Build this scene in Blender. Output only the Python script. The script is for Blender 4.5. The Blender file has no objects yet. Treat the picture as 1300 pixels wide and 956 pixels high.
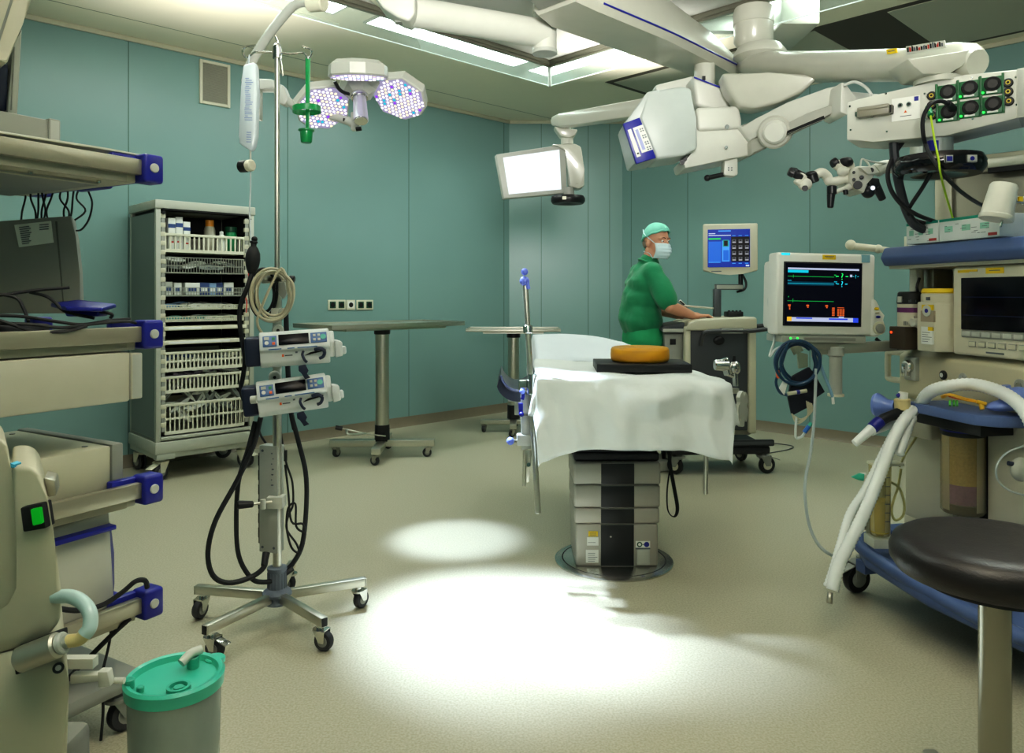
import bpy, bmesh, math, random
from mathutils import Vector, Matrix, noise
random.seed(11)
COL = bpy.context.scene.collection
PI = math.pi
V = Vector
FOC, HOR, CAMZ = 956.0, 374.0, 1.25      # focal length in pixels (1300 px wide frame), horizon row, eye height

def W(x, y, Y):
    """point seen at column x, row y of the photograph at distance Y along the room's depth axis"""
    return V(((x - 650.0) * Y / FOC, Y, CAMZ - (y - HOR) * Y / FOC))

def frame(o, ex, ez=(0, 0, 1)):
    ex = V(ex).normalized(); ez = V(ez)
    ey = ez.cross(ex).normalized(); ez = ex.cross(ey).normalized()
    m = Matrix.Identity(4)
    for i in range(3):
        m[i][0], m[i][1], m[i][2], m[i][3] = ex[i], ey[i], ez[i], o[i]
    return m
I4 = Matrix.Identity(4)

# ------------------------------------------------------------------ materials
def lin(c):
    c = c / 255.0
    return c / 12.92 if c <= 0.04045 else ((c + 0.055) / 1.055) ** 2.4
def rgb(h):
    if isinstance(h, str):
        h = h.lstrip('#'); return tuple(lin(int(h[i:i+2], 16)) for i in (0, 2, 4))
    return h
MATS = {}
def mat(name, col, rough=0.5, metal=0.0, var=0.06, scale=14.0, spec=0.5, coat=0.0, bump=0.0, bscale=60.0,
        emit=None, estr=0.0, stretch=None, sheen=0.0):
    if name in MATS: return MATS[name]
    m = bpy.data.materials.new(name); m.use_nodes = True
    nt = m.node_tree; b = nt.nodes['Principled BSDF']
    c = rgb(col)
    tc = nt.nodes.new('ShaderNodeTexCoord')
    mp = nt.nodes.new('ShaderNodeMapping'); nt.links.new(tc.outputs['Object'], mp.inputs[0])
    if stretch: mp.inputs['Scale'].default_value = stretch
    n = nt.nodes.new('ShaderNodeTexNoise'); n.inputs['Scale'].default_value = scale; n.inputs['Detail'].default_value = 3
    nt.links.new(mp.outputs[0], n.inputs['Vector'])
    mx = nt.nodes.new('ShaderNodeMix'); mx.data_type = 'RGBA'
    mx.inputs[6].default_value = tuple(min(1, k * (1 - var)) for k in c) + (1,)
    mx.inputs[7].default_value = tuple(min(1, k * (1 + var)) for k in c) + (1,)
    nt.links.new(n.outputs['Fac'], mx.inputs[0]); nt.links.new(mx.outputs[2], b.inputs['Base Color'])
    mr = nt.nodes.new('ShaderNodeMapRange'); mr.inputs[3].default_value = max(0, rough - .05); mr.inputs[4].default_value = min(1, rough + .05)
    nt.links.new(n.outputs['Fac'], mr.inputs[0]); nt.links.new(mr.outputs[0], b.inputs['Roughness'])
    b.inputs['Metallic'].default_value = metal
    b.inputs['Specular IOR Level'].default_value = spec
    b.inputs['Coat Weight'].default_value = coat
    b.inputs['Sheen Weight'].default_value = sheen
    if bump:
        n2 = nt.nodes.new('ShaderNodeTexNoise'); n2.inputs['Scale'].default_value = bscale
        nt.links.new(mp.outputs[0], n2.inputs['Vector'])
        bp = nt.nodes.new('ShaderNodeBump'); bp.inputs['Strength'].default_value = bump; bp.inputs['Distance'].default_value = .01
        nt.links.new(n2.outputs['Fac'], bp.inputs['Height']); nt.links.new(bp.outputs[0], b.inputs['Normal'])
    if emit is not None:
        b.inputs['Emission Color'].default_value = rgb(emit) + (1,); b.inputs['Emission Strength'].default_value = estr
    MATS[name] = m
    return m
def glassy(name, col, alpha=0.25, rough=0.08, gloss=0.12):
    """clear plastic or glass: tinted see-through with a surface reflection"""
    if name in MATS: return MATS[name]
    m = bpy.data.materials.new(name); m.use_nodes = True; nt = m.node_tree; nt.nodes.clear()
    out = nt.nodes.new('ShaderNodeOutputMaterial')
    tr = nt.nodes.new('ShaderNodeBsdfTransparent'); c = rgb(col)
    tr.inputs[0].default_value = tuple(1 - (1 - k) * .5 for k in c) + (1,)
    pb = nt.nodes.new('ShaderNodeBsdfPrincipled'); pb.inputs['Roughness'].default_value = rough
    n = nt.nodes.new('ShaderNodeTexNoise'); n.inputs['Scale'].default_value = 9
    mx = nt.nodes.new('ShaderNodeMix'); mx.data_type = 'RGBA'
    mx.inputs[6].default_value = tuple(k * .95 for k in c) + (1,); mx.inputs[7].default_value = tuple(min(1, k * 1.05) for k in c) + (1,)
    nt.links.new(n.outputs['Fac'], mx.inputs[0]); nt.links.new(mx.outputs[2], pb.inputs['Base Color'])
    lw = nt.nodes.new('ShaderNodeLayerWeight'); lw.inputs[0].default_value = .35
    ad = nt.nodes.new('ShaderNodeMath'); ad.operation = 'MULTIPLY_ADD'; ad.inputs[1].default_value = gloss * 3; ad.inputs[2].default_value = alpha
    ad.use_clamp = True
    nt.links.new(lw.outputs['Fresnel'], ad.inputs[0])
    ms = nt.nodes.new('ShaderNodeMixShader')
    nt.links.new(ad.outputs[0], ms.inputs[0]); nt.links.new(tr.outputs[0], ms.inputs[1]); nt.links.new(pb.outputs[0], ms.inputs[2])
    nt.links.new(ms.outputs[0], out.inputs[0])
    MATS[name] = m
    return m
GLOW_K = .75
def glow(name, col, s=1.0):
    c = rgb(col)
    return mat(name, tuple(k * .15 for k in c), .3, spec=.08, emit=col, estr=s * GLOW_K)

# ------------------------------------------------------------------ mesh builder
def catmull(pts, n=6, closed=False):
    pts = [V(p) for p in pts]
    if len(pts) < 3 and not closed: return pts
    out = []; N = len(pts)
    rng = range(N) if closed else range(N - 1)
    for i in rng:
        p0 = pts[(i - 1) % N] if (closed or i > 0) else pts[0] * 2 - pts[1]
        p1 = pts[i]; p2 = pts[(i + 1) % N]
        p3 = pts[(i + 2) % N] if (closed or i + 2 < N) else pts[-1] * 2 - pts[-2]
        for k in range(n):
            t = k / n
            out.append(0.5 * ((2 * p1) + (p2 - p0) * t + (2 * p0 - 5 * p1 + 4 * p2 - p3) * t * t + (3 * p1 - p0 - 3 * p2 + p3) * t ** 3))
    if not closed: out.append(pts[-1])
    return out

class MB:
    def __init__(s, m=None):
        s.bm = bmesh.new(); s.mats = []; s.mi = 0; s.T = None
        if m: s.m(m)
    def m(s, mt):
        if mt not in s.mats: s.mats.append(mt)
        s.mi = s.mats.index(mt); return s
    def _vs(s, vs):
        fs = {f for v in vs for f in v.link_faces}
        for f in fs: f.material_index = s.mi
        return fs
    def _bev(s, vs, b, seg):
        if b > 0:
            es = list({e for v in vs for e in v.link_edges})
            bmesh.ops.bevel(s.bm, geom=es, offset=b, segments=seg, affect='EDGES', profile=.5, clamp_overlap=True)
    def box(s, c, size, M=I4, b=0.0, seg=2):
        T = M @ Matrix.Translation(V(c)) @ Matrix.Diagonal((size[0], size[1], size[2], 1))
        vs = bmesh.ops.create_cube(s.bm, size=1, matrix=T)['verts']; s._vs(vs); s._bev(vs, b, seg); return s
    def bx(s, x0, x1, y0, y1, z0, z1, M=I4, b=0.0, seg=2):
        return s.box(((x0+x1)/2, (y0+y1)/2, (z0+z1)/2), (abs(x1-x0), abs(y1-y0), abs(z1-z0)), M, b, seg)
    def prism(s, poly, vec, M=I4, b=0.0, seg=2):
        vec = M.to_3x3() @ V(vec)
        a = [s.bm.verts.new(M @ V(p)) for p in poly]; c = [s.bm.verts.new(v.co + vec) for v in a]
        n = len(a); fs = [s.bm.faces.new(a[::-1]), s.bm.faces.new(c)]
        for i in range(n): fs.append(s.bm.faces.new((a[i], a[(i+1) % n], c[(i+1) % n], c[i])))
        for f in fs: f.material_index = s.mi
        s._bev(a + c, b, seg); return s
    def loft(s, rings, cap=True, b=0.0, seg=2, closed=True):
        R = [[s.bm.verts.new(V(p)) for p in r] for r in rings]; n = len(R[0]); fs = []
        for i in range(len(R) - 1):
            for j in range(n if closed else n - 1):
                fs.append(s.bm.faces.new((R[i][j], R[i][(j+1) % n], R[i+1][(j+1) % n], R[i+1][j])))
        if cap: fs.append(s.bm.faces.new(R[0][::-1])); fs.append(s.bm.faces.new(R[-1]))
        for f in fs: f.material_index = s.mi
        if b > 0: s._bev([v for r in R for v in r], b, seg)
        return s
    def quad(s, pts, M=I4):
        f = s.bm.faces.new([s.bm.verts.new(M @ V(p)) for p in pts]); f.material_index = s.mi; return s
    def rect(s, x0, x1, z0, z1, M, y=0.0):
        return s.quad([(x0, y, z0), (x1, y, z0), (x1, y, z1), (x0, y, z1)], M)
    def cyl(s, p0, p1, r0, r1=None, seg=20, M=I4, b=0.0, cap=True):
        p0, p1 = M @ V(p0), M @ V(p1); r1 = r0 if r1 is None else r1
        d = p1 - p0
        R = d.to_track_quat('Z', 'Y').to_matrix()
        rings = []
        prof = [(r0, 0), (r1, d.length)]
        if b > 0: prof = [(r0 - b, 0), (r0, b), (r1, d.length - b), (r1 - b, d.length)]
        for r, z in prof:
            rings.append([p0 + R @ V((r * math.cos(2*PI*k/seg), r * math.sin(2*PI*k/seg), z)) for k in range(seg)])
        return s.loft(rings, cap)
    def lathe(s, prof, M=I4, seg=28, cap=True, ang=2*PI):
        rings = []
        for r, z in prof:
            rings.append([M @ V((max(r, 1e-4) * math.cos(ang*k/seg), max(r, 1e-4) * math.sin(ang*k/seg), z)) for k in range(seg)])
        return s.loft(rings, cap)
    def tube(s, pts, r, seg=8, n=6, closed=False, smooth=True, flat=None):
        P = catmull(pts, n, closed) if smooth else [V(p) for p in pts]
        N = len(P); rings = []; up = None
        for i, p in enumerate(P):
            if closed: t = P[(i+1) % N] - P[i-1]
            else: t = P[min(i+1, N-1)] - P[max(i-1, 0)]
            if t.length < 1e-9: t = V((0, 0, 1))
            t.normalize()
            if up is None:
                up = V((0, 0, 1)) if abs(t.z) < .9 else V((1, 0, 0))
            sd = t.cross(up)
            if sd.length < 1e-6: sd = t.orthogonal()
            sd.normalize(); up = sd.cross(t).normalized()
            rr = r(i / max(1, N-1)) if callable(r) else r
            fl = flat if flat else 1.0
            rings.append([p + sd * (rr * math.cos(2*PI*k/seg)) + up * (rr * fl * math.sin(2*PI*k/seg)) for k in range(seg)])
        if closed:
            rings.append(rings[0]); return s.loft(rings, False)
        return s.loft(rings, True)
    def ball(s, c, r, sc=(1, 1, 1), M=I4, u=20, v=12):
        T = M @ Matrix.Translation(V(c)) @ Matrix.Diagonal((sc[0], sc[1], sc[2], 1))
        vs = bmesh.ops.create_uvsphere(s.bm, u_segments=u, v_segments=v, radius=r, matrix=T)['verts']; s._vs(vs); return s
    def grid(s, fn, nu, nv):
        G = [[s.bm.verts.new(V(fn(i / nu, j / nv))) for j in range(nv + 1)] for i in range(nu + 1)]
        for i in range(nu):
            for j in range(nv):
                f = s.bm.faces.new((G[i][j], G[i+1][j], G[i+1][j+1], G[i][j+1])); f.material_index = s.mi
        return s
    def text(s, t, size, M, align='LEFT'):
        cu = bpy.data.curves.new('t', 'FONT'); cu.body = t; cu.size = size; cu.align_x = align; cu.resolution_u = 2
        o = bpy.data.objects.new('t', cu); COL.objects.link(o)
        me = bpy.data.meshes.new_from_object(o.evaluated_get(bpy.context.evaluated_depsgraph_get()))
        T = M @ Matrix.Rotation(PI/2, 4, 'X')           # text lies in the frame's x-z plane
        vm = [s.bm.verts.new(T @ v.co) for v in me.vertices]
        for p in me.polygons:
            try:
                f = s.bm.faces.new([vm[i] for i in p.vertices]); f.material_index = s.mi
            except ValueError: pass
        bpy.data.objects.remove(o); bpy.data.curves.remove(cu); bpy.data.meshes.remove(me)
        return s
    def build(s, name, parent=None, label=None, solid=0.0, sharp=38, recalc=True, rough=None, sub=0):
        if recalc: bmesh.ops.recalc_face_normals(s.bm, faces=s.bm.faces)
        me = bpy.data.meshes.new(name); s.bm.to_mesh(me); s.bm.free()
        for m_ in s.mats: me.materials.append(m_)
        for p in me.polygons: p.use_smooth = True
        me.set_sharp_from_angle(angle=math.radians(sharp))
        o = bpy.data.objects.new(name, me); COL.objects.link(o)
        if parent is not None:
            o.parent = parent
            rm = root_matrix(parent)
            me.transform(rm.inverted())
        if label: o['label'] = label
        if solid:
            md = o.modifiers.new('thickness', 'SOLIDIFY'); md.thickness = solid; md.offset = 0
        if sub:
            md = o.modifiers.new('smooth', 'SUBSURF'); md.levels = sub; md.render_levels = sub
        return o

RM = {}
def root_matrix(o):
    while o.parent: o = o.parent
    return RM.get(o.name, I4)
def thing(name, label, cat, loc=(0, 0, 0), rotz=0.0, group=None):
    o = bpy.data.objects.new(name, None); COL.objects.link(o)
    o.empty_display_size = .1
    o.location = loc; o.rotation_euler = (0, 0, rotz)
    RM[o.name] = Matrix.Translation(V(loc)) @ Matrix.Rotation(rotz, 4, 'Z')
    o['label'] = label; o['category'] = cat
    if group: o['group'] = group
    return o
def single(mb, name, label, cat, group=None, **k):
    """a thing that is one mesh; its origin is put at its own base"""
    o = mb.build(name, **k)
    co = [v.co for v in o.data.vertices]
    c = V(((min(p.x for p in co)+max(p.x for p in co))/2, (min(p.y for p in co)+max(p.y for p in co))/2, min(p.z for p in co)))
    o.data.transform(Matrix.Translation(-c)); o.location = c
    o['label'] = label; o['category'] = cat
    if group: o['group'] = group
    return o
def struct(mb, name, **k):
    o = mb.build(name, **k); o['kind'] = 'structure'; return o
def copy_tree(o, parent=None):
    c = o.copy(); COL.objects.link(c)
    if parent: c.parent = parent
    for ch in list(o.children): copy_tree(ch, c)
    return c

# ------------------------------------------------------------------ shared materials
M_white = mat('white_enamel', '#bfc1b7', .38)
M_cream = mat('cream_plastic', '#cfcdb8', .42)
M_beige = mat('beige_plastic', '#b9b7a2', .45)
M_greyp = mat('grey_plastic', '#8d8f88', .5)
M_lgrey = mat('pale_grey_metal', '#a9aca4', .4, spec=.5)
M_steel = mat('brushed_steel', '#cbc9be', .36, 1.0, var=.1, scale=30, stretch=(1, 1, 12))
M_chrome = mat('chrome', '#cfcfcb', .12, 1.0, var=.03)
M_alu = mat('aluminium', '#b2b0a4', .4, .85, var=.05)
M_black = mat('black_plastic', '#0d0f12', .42)
M_rubber = mat('black_rubber', '#15171a', .6)
M_tyre = mat('grey_tyre', '#2b2d30', .6)
M_dark = mat('dark_interior', '#0b0d0f', .8)
M_blue = mat('royal_blue_plastic', '#1b1f86', .35)
M_navy = mat('navy_plastic', '#1d2740', .45)
M_slate = mat('slate_blue_plastic', '#4a5f8c', .45)
M_yellow = mat('yellow_sticker', '#d9b800', .5)
M_paper = mat('white_paper', '#dcded8', .7)
M_ink = mat('grey_print', '#5b6168', .7)
M_orange = mat('orange_plastic', '#d9622a', .5)
M_green = mat('green_plastic', '#0d7a4a', .4)
M_screen = mat('dark_glass_screen', '#06080f', .2, spec=.15)

def caster(parent, p, h=.075, face=0.0, fork=M_alu, wheel=M_tyre, brake=False, twin=False, hub=M_greyp, w=.022):
    """swivel caster: p is the floor point below its stem; face is the direction the fork trails"""
    while parent.parent: parent = parent.parent          # castors hang on the thing itself
    r = h * .40
    d = V((math.cos(face), math.sin(face), 0)); sd = V((-d.y, d.x, 0)); p = V(p)
    c = p + d * (r * .45) + V((0, 0, r))
    mb = MB(fork)
    mb.cyl(p + V((0, 0, h * .72)), p + V((0, 0, h)), r * .38, seg=14)
    mb.cyl(p + V((0, 0, h * .78)), p + V((0, 0, h * .86)), r * .75, seg=16)
    for sg in (-1, 1):
        q = sd * (sg * w * .72)
        pl = [p - d * (r * .5) + V((0, 0, h * .84)) + q, p + d * (r * .85) + V((0, 0, h * .84)) + q,
              c + d * (r * .32) + V((0, 0, -r * .1)) + q, c - d * (r * .25) + V((0, 0, -r * .1)) + q]
        mb.prism(pl, sd * (sg * .003))
    mb.box((0, 0, 0), (r * 1.3, w * 1.5, .004), frame(p + d * (r * .18) + V((0, 0, h * .84)), d))
    if brake:
        mb.box((0, 0, 0), (r * 1.3, w * 1.2, .005), frame(c + d * (r * .95) + V((0, 0, r * .75)), d + V((0, 0, -.35))), b=.002)
    f = mb.build('caster', parent)
    wb = MB(wheel)
    for sg in ((-1, 1) if twin else (0,)):
        ww = w * (.42 if twin else 1)
        o = c + sd * (sg * w * .35)
        pr = [(r * .5, -ww/2), (r * .9, -ww/2), (r, -ww/4), (r, ww/4), (r * .9, ww/2), (r * .5, ww/2)]
        Mx = frame(o, d, sd)
        wb.m(wheel).lathe(pr, Mx, 24, True)
        wb.m(hub).cyl((0, 0, -ww * .55), (0, 0, ww * .55), r * .55, M=Mx, seg=18)
    wb.build('wheel', f)
    return f

ORD = ['leftmost', 'second', 'third', 'fourth', 'fifth', 'sixth', 'seventh', 'eighth', 'ninth', 'tenth', 'eleventh', 'twelfth', 'thirteenth', 'fourteenth', 'fifteenth', 'sixteenth']
def nth(i, n):
    return 'rightmost' if i == n - 1 else 'leftmost' if i == 0 else ORD[i] + ' from the left'
# ================================================================== ROOM
U = V((.7214, .6925, 0)); Vv = V((.6926, -.7213, 0))          # along the left wall (away), along the right wall (towards us)
CL = V((-.03, 8.10, 0)); CR = V((1.186, 8.10, 0)); CEIL = 3.12
LW, RW = 6.6, 6.4
NL = CL - U * LW                                               # near end of left wall
NR = CR + Vv * RW
# nearest corner of the rectangular room
a_ = (NR - NL).dot(Vv)
NC = NL + Vv * a_

m_wall = mat('teal_wall_panel', '#7c9a97', .34, var=.05, scale=1.3, spec=.45)
m_seam = mat('wall_panel_seam', '#46655d', .5)
m_ceil = mat('ceiling_paint', '#e6e0cc', .6, var=.03, scale=3)
m_trim = mat('ceiling_trim_paint', '#b5b39f', .5)
m_base = mat('cove_base_vinyl', '#7d7462', .45, var=.08, scale=20)

def floor_material():
    m = bpy.data.materials.new('speckled_vinyl_floor'); m.use_nodes = True; nt = m.node_tree; b = nt.nodes['Principled BSDF']
    tc = nt.nodes.new('ShaderNodeTexCoord')
    n1 = nt.nodes.new('ShaderNodeTexNoise'); n1.inputs['Scale'].default_value = 140; n1.inputs['Detail'].default_value = 2
    n2 = nt.nodes.new('ShaderNodeTexNoise'); n2.inputs['Scale'].default_value = 1.2; n2.inputs['Detail'].default_value = 4
    for n in (n1, n2): nt.links.new(tc.outputs['Object'], n.inputs['Vector'])
    r1 = nt.nodes.new('ShaderNodeValToRGB')
    r1.color_ramp.elements[0].position = .3; r1.color_ramp.elements[0].color = rgb('#a29e88') + (1,)
    r1.color_ramp.elements[1].position = .7; r1.color_ramp.elements[1].color = rgb('#bcb8a4') + (1,)
    nt.links.new(n1.outputs['Fac'], r1.inputs[0])
    mx = nt.nodes.new('ShaderNodeMix'); mx.data_type = 'RGBA'; mx.blend_type = 'MULTIPLY'; mx.inputs[0].default_value = .35
    r2 = nt.nodes.new('ShaderNodeValToRGB'); r2.color_ramp.elements[0].color = (.75, .75, .75, 1); r2.color_ramp.elements[1].color = (1, 1, 1, 1)
    nt.links.new(n2.outputs['Fac'], r2.inputs[0])
    nt.links.new(r1.outputs[0], mx.inputs[6]); nt.links.new(r2.outputs[0], mx.inputs[7]); nt.links.new(mx.outputs[2], b.inputs['Base Color'])
    b.inputs['Roughness'].default_value = .36; b.inputs['Specular IOR Level'].default_value = .4
    bp = nt.nodes.new('ShaderNodeBump'); bp.inputs['Strength'].default_value = .05; bp.inputs['Distance'].default_value = .004
    nt.links.new(n1.outputs['Fac'], bp.inputs['Height']); nt.links.new(bp.outputs[0], b.inputs['Normal'])
    return m
foot = [NL, CL, CR, NR, NC]
mb = MB(floor_material()); mb.prism([p + V((0, 0, -.05)) for p in foot], (0, 0, .05)); struct(mb, 'floor')
mb = MB(m_ceil); mb.prism([p + V((0, 0, CEIL)) for p in foot], (0, 0, .05)); struct(mb, 'ceiling')

def wall(name, p, q, seams=()):
    d = (q - p).normalized(); L = (q - p).length
    M = frame(p, d); c = (foot[0] + foot[2] + foot[4]) / 3
    sgn = 1 if (M.inverted() @ V((c.x, c.y, 0))).y < 0 else -1         # room lies at -y when sgn is 1
    mb = MB(m_wall); mb.bx(0, L, 0, sgn * .06, 0, CEIL, M)
    mb.m(m_seam)
    for t in seams: mb.bx(t - .003, t + .003, -sgn * .001, sgn * .002, .09, CEIL - .03, M)
    struct(mb, 'wall_' + name)
    mb = MB(m_base)
    mb.prism([(0, -sgn*.008, 0), (0, 0, .09), (0, 0, .0)] if False else [(0, 0, 0), (0, -sgn*.03, 0), (0, -sgn*.012, .02), (0, -sgn*.006, .09), (0, 0, .09)], (L, 0, 0), M)
    struct(mb, 'baseboard_' + name)
    return M, sgn
M_left, s1 = wall('left', CL, NL, [.078, 1.323, 2.568, 3.813, 5.058])
M_back, s2 = wall('back', CL, CR, [.345, .85, 1.08])
M_right, s3 = wall('right', CR, NR, [.12, .818, 2.063, 4.55, 5.8])
wall('near_left', NL, NC); wall('near_right', NR, NC)
for i, (p, q, M, s) in enumerate(((CL, NL, M_left, s1), (CL, CR, M_back, s2), (CR, NR, M_right, s3))):
    mb = MB(m_trim); mb.bx(0, (q - p).length, 0, -s * .02, CEIL - .035, CEIL, M, b=.004); struct(mb, 'trim_%d' % (i + 1))

# stainless sliding door on the right wall
def wp(t, z, off=0.0): return CR + Vv * t + V((0, 0, z)) - U * off
MD = frame(CR, Vv)            # x along wall towards camera, y away from room? -> y = z x Vv = +U (out of room)
mb = MB(mat('stainless_door', '#6d6a5e', .38, .6, var=.05, scale=4)); mb.bx(3.20, 4.5, -.03, -.005, 0.02, 2.16, MD, b=.004)
d1 = struct(mb, 'door_1')
mb = MB(mat('door_frame_steel', '#8b8878', .4, .5)); mb.bx(3.08, 3.20, -.06, 0, 0, 2.29, MD, b=.006); mb.bx(4.5, 4.62, -.06, 0, 0, 2.29, MD, b=.006); mb.bx(3.20, 4.5, -.06, 0, 2.16, 2.29, MD, b=.006)
mb.build('door_frame', d1)
mb = MB(M_alu); mb.bx(3.45, 5.2, -.11, -.06, 2.18, 2.25, MD, b=.006); mb.m(M_dark).bx(3.45, 5.2, -.105, -.062, 2.145, 2.18, MD); mb.build('slide_rail', d1)

# wall fittings
def left_pt(x, y, off=0.0):
    """point on the left wall seen at pixel x,y"""
    r = (x - 650) / FOC
    t = (r * CL.y - CL.x) / (-U.x + r * U.y)
    Y = CL.y - U.y * t
    return W(x, y, Y)
n_left = V((.6925, -.7214, 0)); n_right = -U
ML0 = lambda p: frame(p, U)          # x along wall to the right, y into wall
c = left_pt(272, 107)
g = thing('wall_vent', 'square pale grey ventilation grille high on the teal left wall', 'vent', c + n_left * .001)
a, b_ = left_pt(253, 106), left_pt(291, 107); wv = (b_ - a).length / 2; hv = (left_pt(272, 80) - left_pt(272, 135)).length / 2
M = ML0(c + n_left * .012)
mb = MB(M_cream)
for x0, x1, z0, z1 in ((-wv, -wv+.022, -hv, hv), (wv-.022, wv, -hv, hv), (-wv+.022, wv-.022, hv-.022, hv), (-wv+.022, wv-.022, -hv, -hv+.022)): mb.bx(x0, x1, -.012, .012, z0, z1, M, b=.003)
mb.build('frame', g)
mb = MB(mat('vent_mesh', '#8f8f82', .6)); mb.bx(-wv+.022, wv-.022, .002, .011, -hv+.022, hv-.022, M)
nn = 26
for i in range(nn): mb.bx(-wv+.022, wv-.022, -.004, .002, -hv+.022+(2*hv-.044)*(i+.25)/nn, -hv+.022+(2*hv-.044)*(i+.7)/nn, M)
mb.build('grille', g)
m_sockgreen = mat('green_socket', '#0a4a34', .4)
def wall_socket(c, w, h, n, label, kind, M, depth=.012):
    t = thing('wall_socket' if kind != 'switch' else 'wall_switch', label, 'socket' if kind != 'switch' else 'switch', c, 0, None)
    mb = MB(M_cream); mb.bx(-w/2, w/2, -depth, 0, -h/2, h/2, M, b=.003); mb.build('plate', t)
    for i in range(n):
        x = -w/2 + w * (i + .5) / n
        s_ = min(w / n, h) * .34
        mb = MB(m_sockgreen if kind == 'green' else M_paper)
        mb.bx(x - s_, x + s_, -depth - .003, -depth + .003, -s_, s_, M, b=.002)
        if kind != 'switch':
            mb.m(M_dark).cyl((x, -depth - .0035, 0), (x, -depth - .001, 0), s_ * .75, M=M, seg=16)
        else:
            mb.m(M_lgrey).bx(x - s_*.5, x + s_*.5, -depth - .006, -depth - .002, -s_*.5, s_*.5, M, b=.001)
        mb.build('socket' if kind != 'switch' else 'rocker', t)
for (x0, x1, n, kind, lab) in ((416, 438, 2, 'green', 'leftmost wall socket plate with two green outlets above the steel table'),
                              (439, 450, 1, 'plain', 'small square wall outlet with one white insert between two green socket plates'),
                              (452, 473, 2, 'green', 'rightmost wall socket plate with two green outlets above the steel table')):
    c = left_pt((x0+x1)/2, 387, 0); w = (left_pt(x1, 387) - left_pt(x0, 387)).length
    wall_socket(c + n_left * .001, w, .088, n, lab, kind, ML0(c + n_left * .001))
rr = (1160 - 650) / FOC; tt = (rr * CR.y - CR.x) / (Vv.x - rr * Vv.y); c = CR + Vv * tt; c.z = CAMZ + (374 - 308) * c.y / FOC
wall_socket(c + n_right * .001, .13, .10, 1, 'white rocker switch plate on the teal right wall', 'switch', frame(c + n_right * .001, Vv), .02)

# ---------------------------------------------------------------- ceiling: laminar flow field, glass skirt, luminaires, service strip
S0 = V((.30, 6.00, 0)); SK = 3.2
mS = frame(S0, -U)                    # x along -U ; y = z x -U
yv = 1 if (mS.to_3x3() @ V((0, 1, 0))).dot(Vv) > 0 else -1
t = thing('laminar_flow_canopy', 'square laminar flow ceiling field with hanging clear glass skirt above the operating table', 'canopy', V((S0.x, S0.y, CEIL)) )
mb = MB(mat('air_field_mesh', '#b2b2ac', .7, var=.02)); mb.bx(.03, SK-.03, yv*.03, yv*(SK-.03), CEIL-.012, CEIL-.001, mS); mb.build('air_outlet', t)
mb = MB(mat('skirt_rail_metal', '#7d7c70', .4, .6))
for a0, a1, b0, b1 in ((0, SK, -.02, .03), (0, SK, SK-.03, SK+.02), (-.02, .03, 0, SK), (SK-.03, SK+.02, 0, SK)):
    mb.bx(a0, a1, yv*b0, yv*b1, CEIL-.045, CEIL-.012, mS, b=.003)
    q = .012
    mb.bx(min(max(a0, -.02)+q, a1), a1-q if a1-a0 < .2 else a1, yv*(b0+q), yv*(b1-q), CEIL-.062, CEIL-.045, mS)
mb.build('skirt_rail', t)
m_glass = glassy('skirt_glass', '#dfeae6', .05, .04, .1)
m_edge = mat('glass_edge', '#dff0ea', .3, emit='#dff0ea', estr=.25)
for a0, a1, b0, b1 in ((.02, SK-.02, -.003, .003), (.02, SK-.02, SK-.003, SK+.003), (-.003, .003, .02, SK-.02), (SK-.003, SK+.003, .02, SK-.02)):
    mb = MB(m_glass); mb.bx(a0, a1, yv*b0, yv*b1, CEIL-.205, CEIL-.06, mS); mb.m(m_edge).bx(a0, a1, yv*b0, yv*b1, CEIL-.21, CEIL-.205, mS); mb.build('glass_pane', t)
for a0, b0 in ((0, 0), (SK, 0), (0, SK), (SK, SK)):
    mb = MB(M_greyp); mb.bx(a0-.012, a0+.012, yv*(b0-.012), yv*(b0+.012), CEIL-.215, CEIL-.04, mS, b=.003); mb.build('corner_post', t)

m_diff = glow('luminaire_diffuser', '#eefaf2', 20.0)
lum_specs = []   # (a0,a1,b0,b1,label)
wL = .24; off = .05
lum_specs.append((.12, 1.52, -off-wL, -off, 'long bright ceiling light along the left side of the glass skirt'))
lum_specs.append((1.78, 3.10, -off-wL, -off, 'bright ceiling light nearer than the long one, above the drip bag'))
lum_specs.append((-off-wL, -off, -off-wL, 1.05, 'bright ceiling light to the right of the glass skirt corner'))
lum_specs.append((-off-wL, -off, 1.55, 2.95, 'bright ceiling light along the right side of the glass skirt, near its far right corner'))
lum_specs.append((.3, 1.5, SK+off, SK+off+wL, 'ceiling light on the near right side of the glass skirt'))
lum_specs.append((SK+off, SK+off+wL, .4, 1.6, 'ceiling light on the near left side of the glass skirt'))
for a0, a1, b0, b1, lab in lum_specs:
    ctr = mS @ V(((a0+a1)/2, yv*(b0+b1)/2, CEIL))
    l = thing('ceiling_light', lab, 'ceiling light', ctr)
    mb = MB(M_white)
    e = .016
    for q in ((a0-e, a1+e, b0-e, b0), (a0-e, a1+e, b1, b1+e), (a0-e, a0, b0, b1), (a1, a1+e, b0, b1)):
        mb.bx(q[0], q[1], yv*q[2], yv*q[3], CEIL-.014, CEIL-.0005, mS)
    mb.build('frame', l)
    mb = MB(m_diff); mb.bx(a0, a1, yv*b0, yv*b1, CEIL-.01, CEIL-.002, mS); mb.build('diffuser', l)
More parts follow.
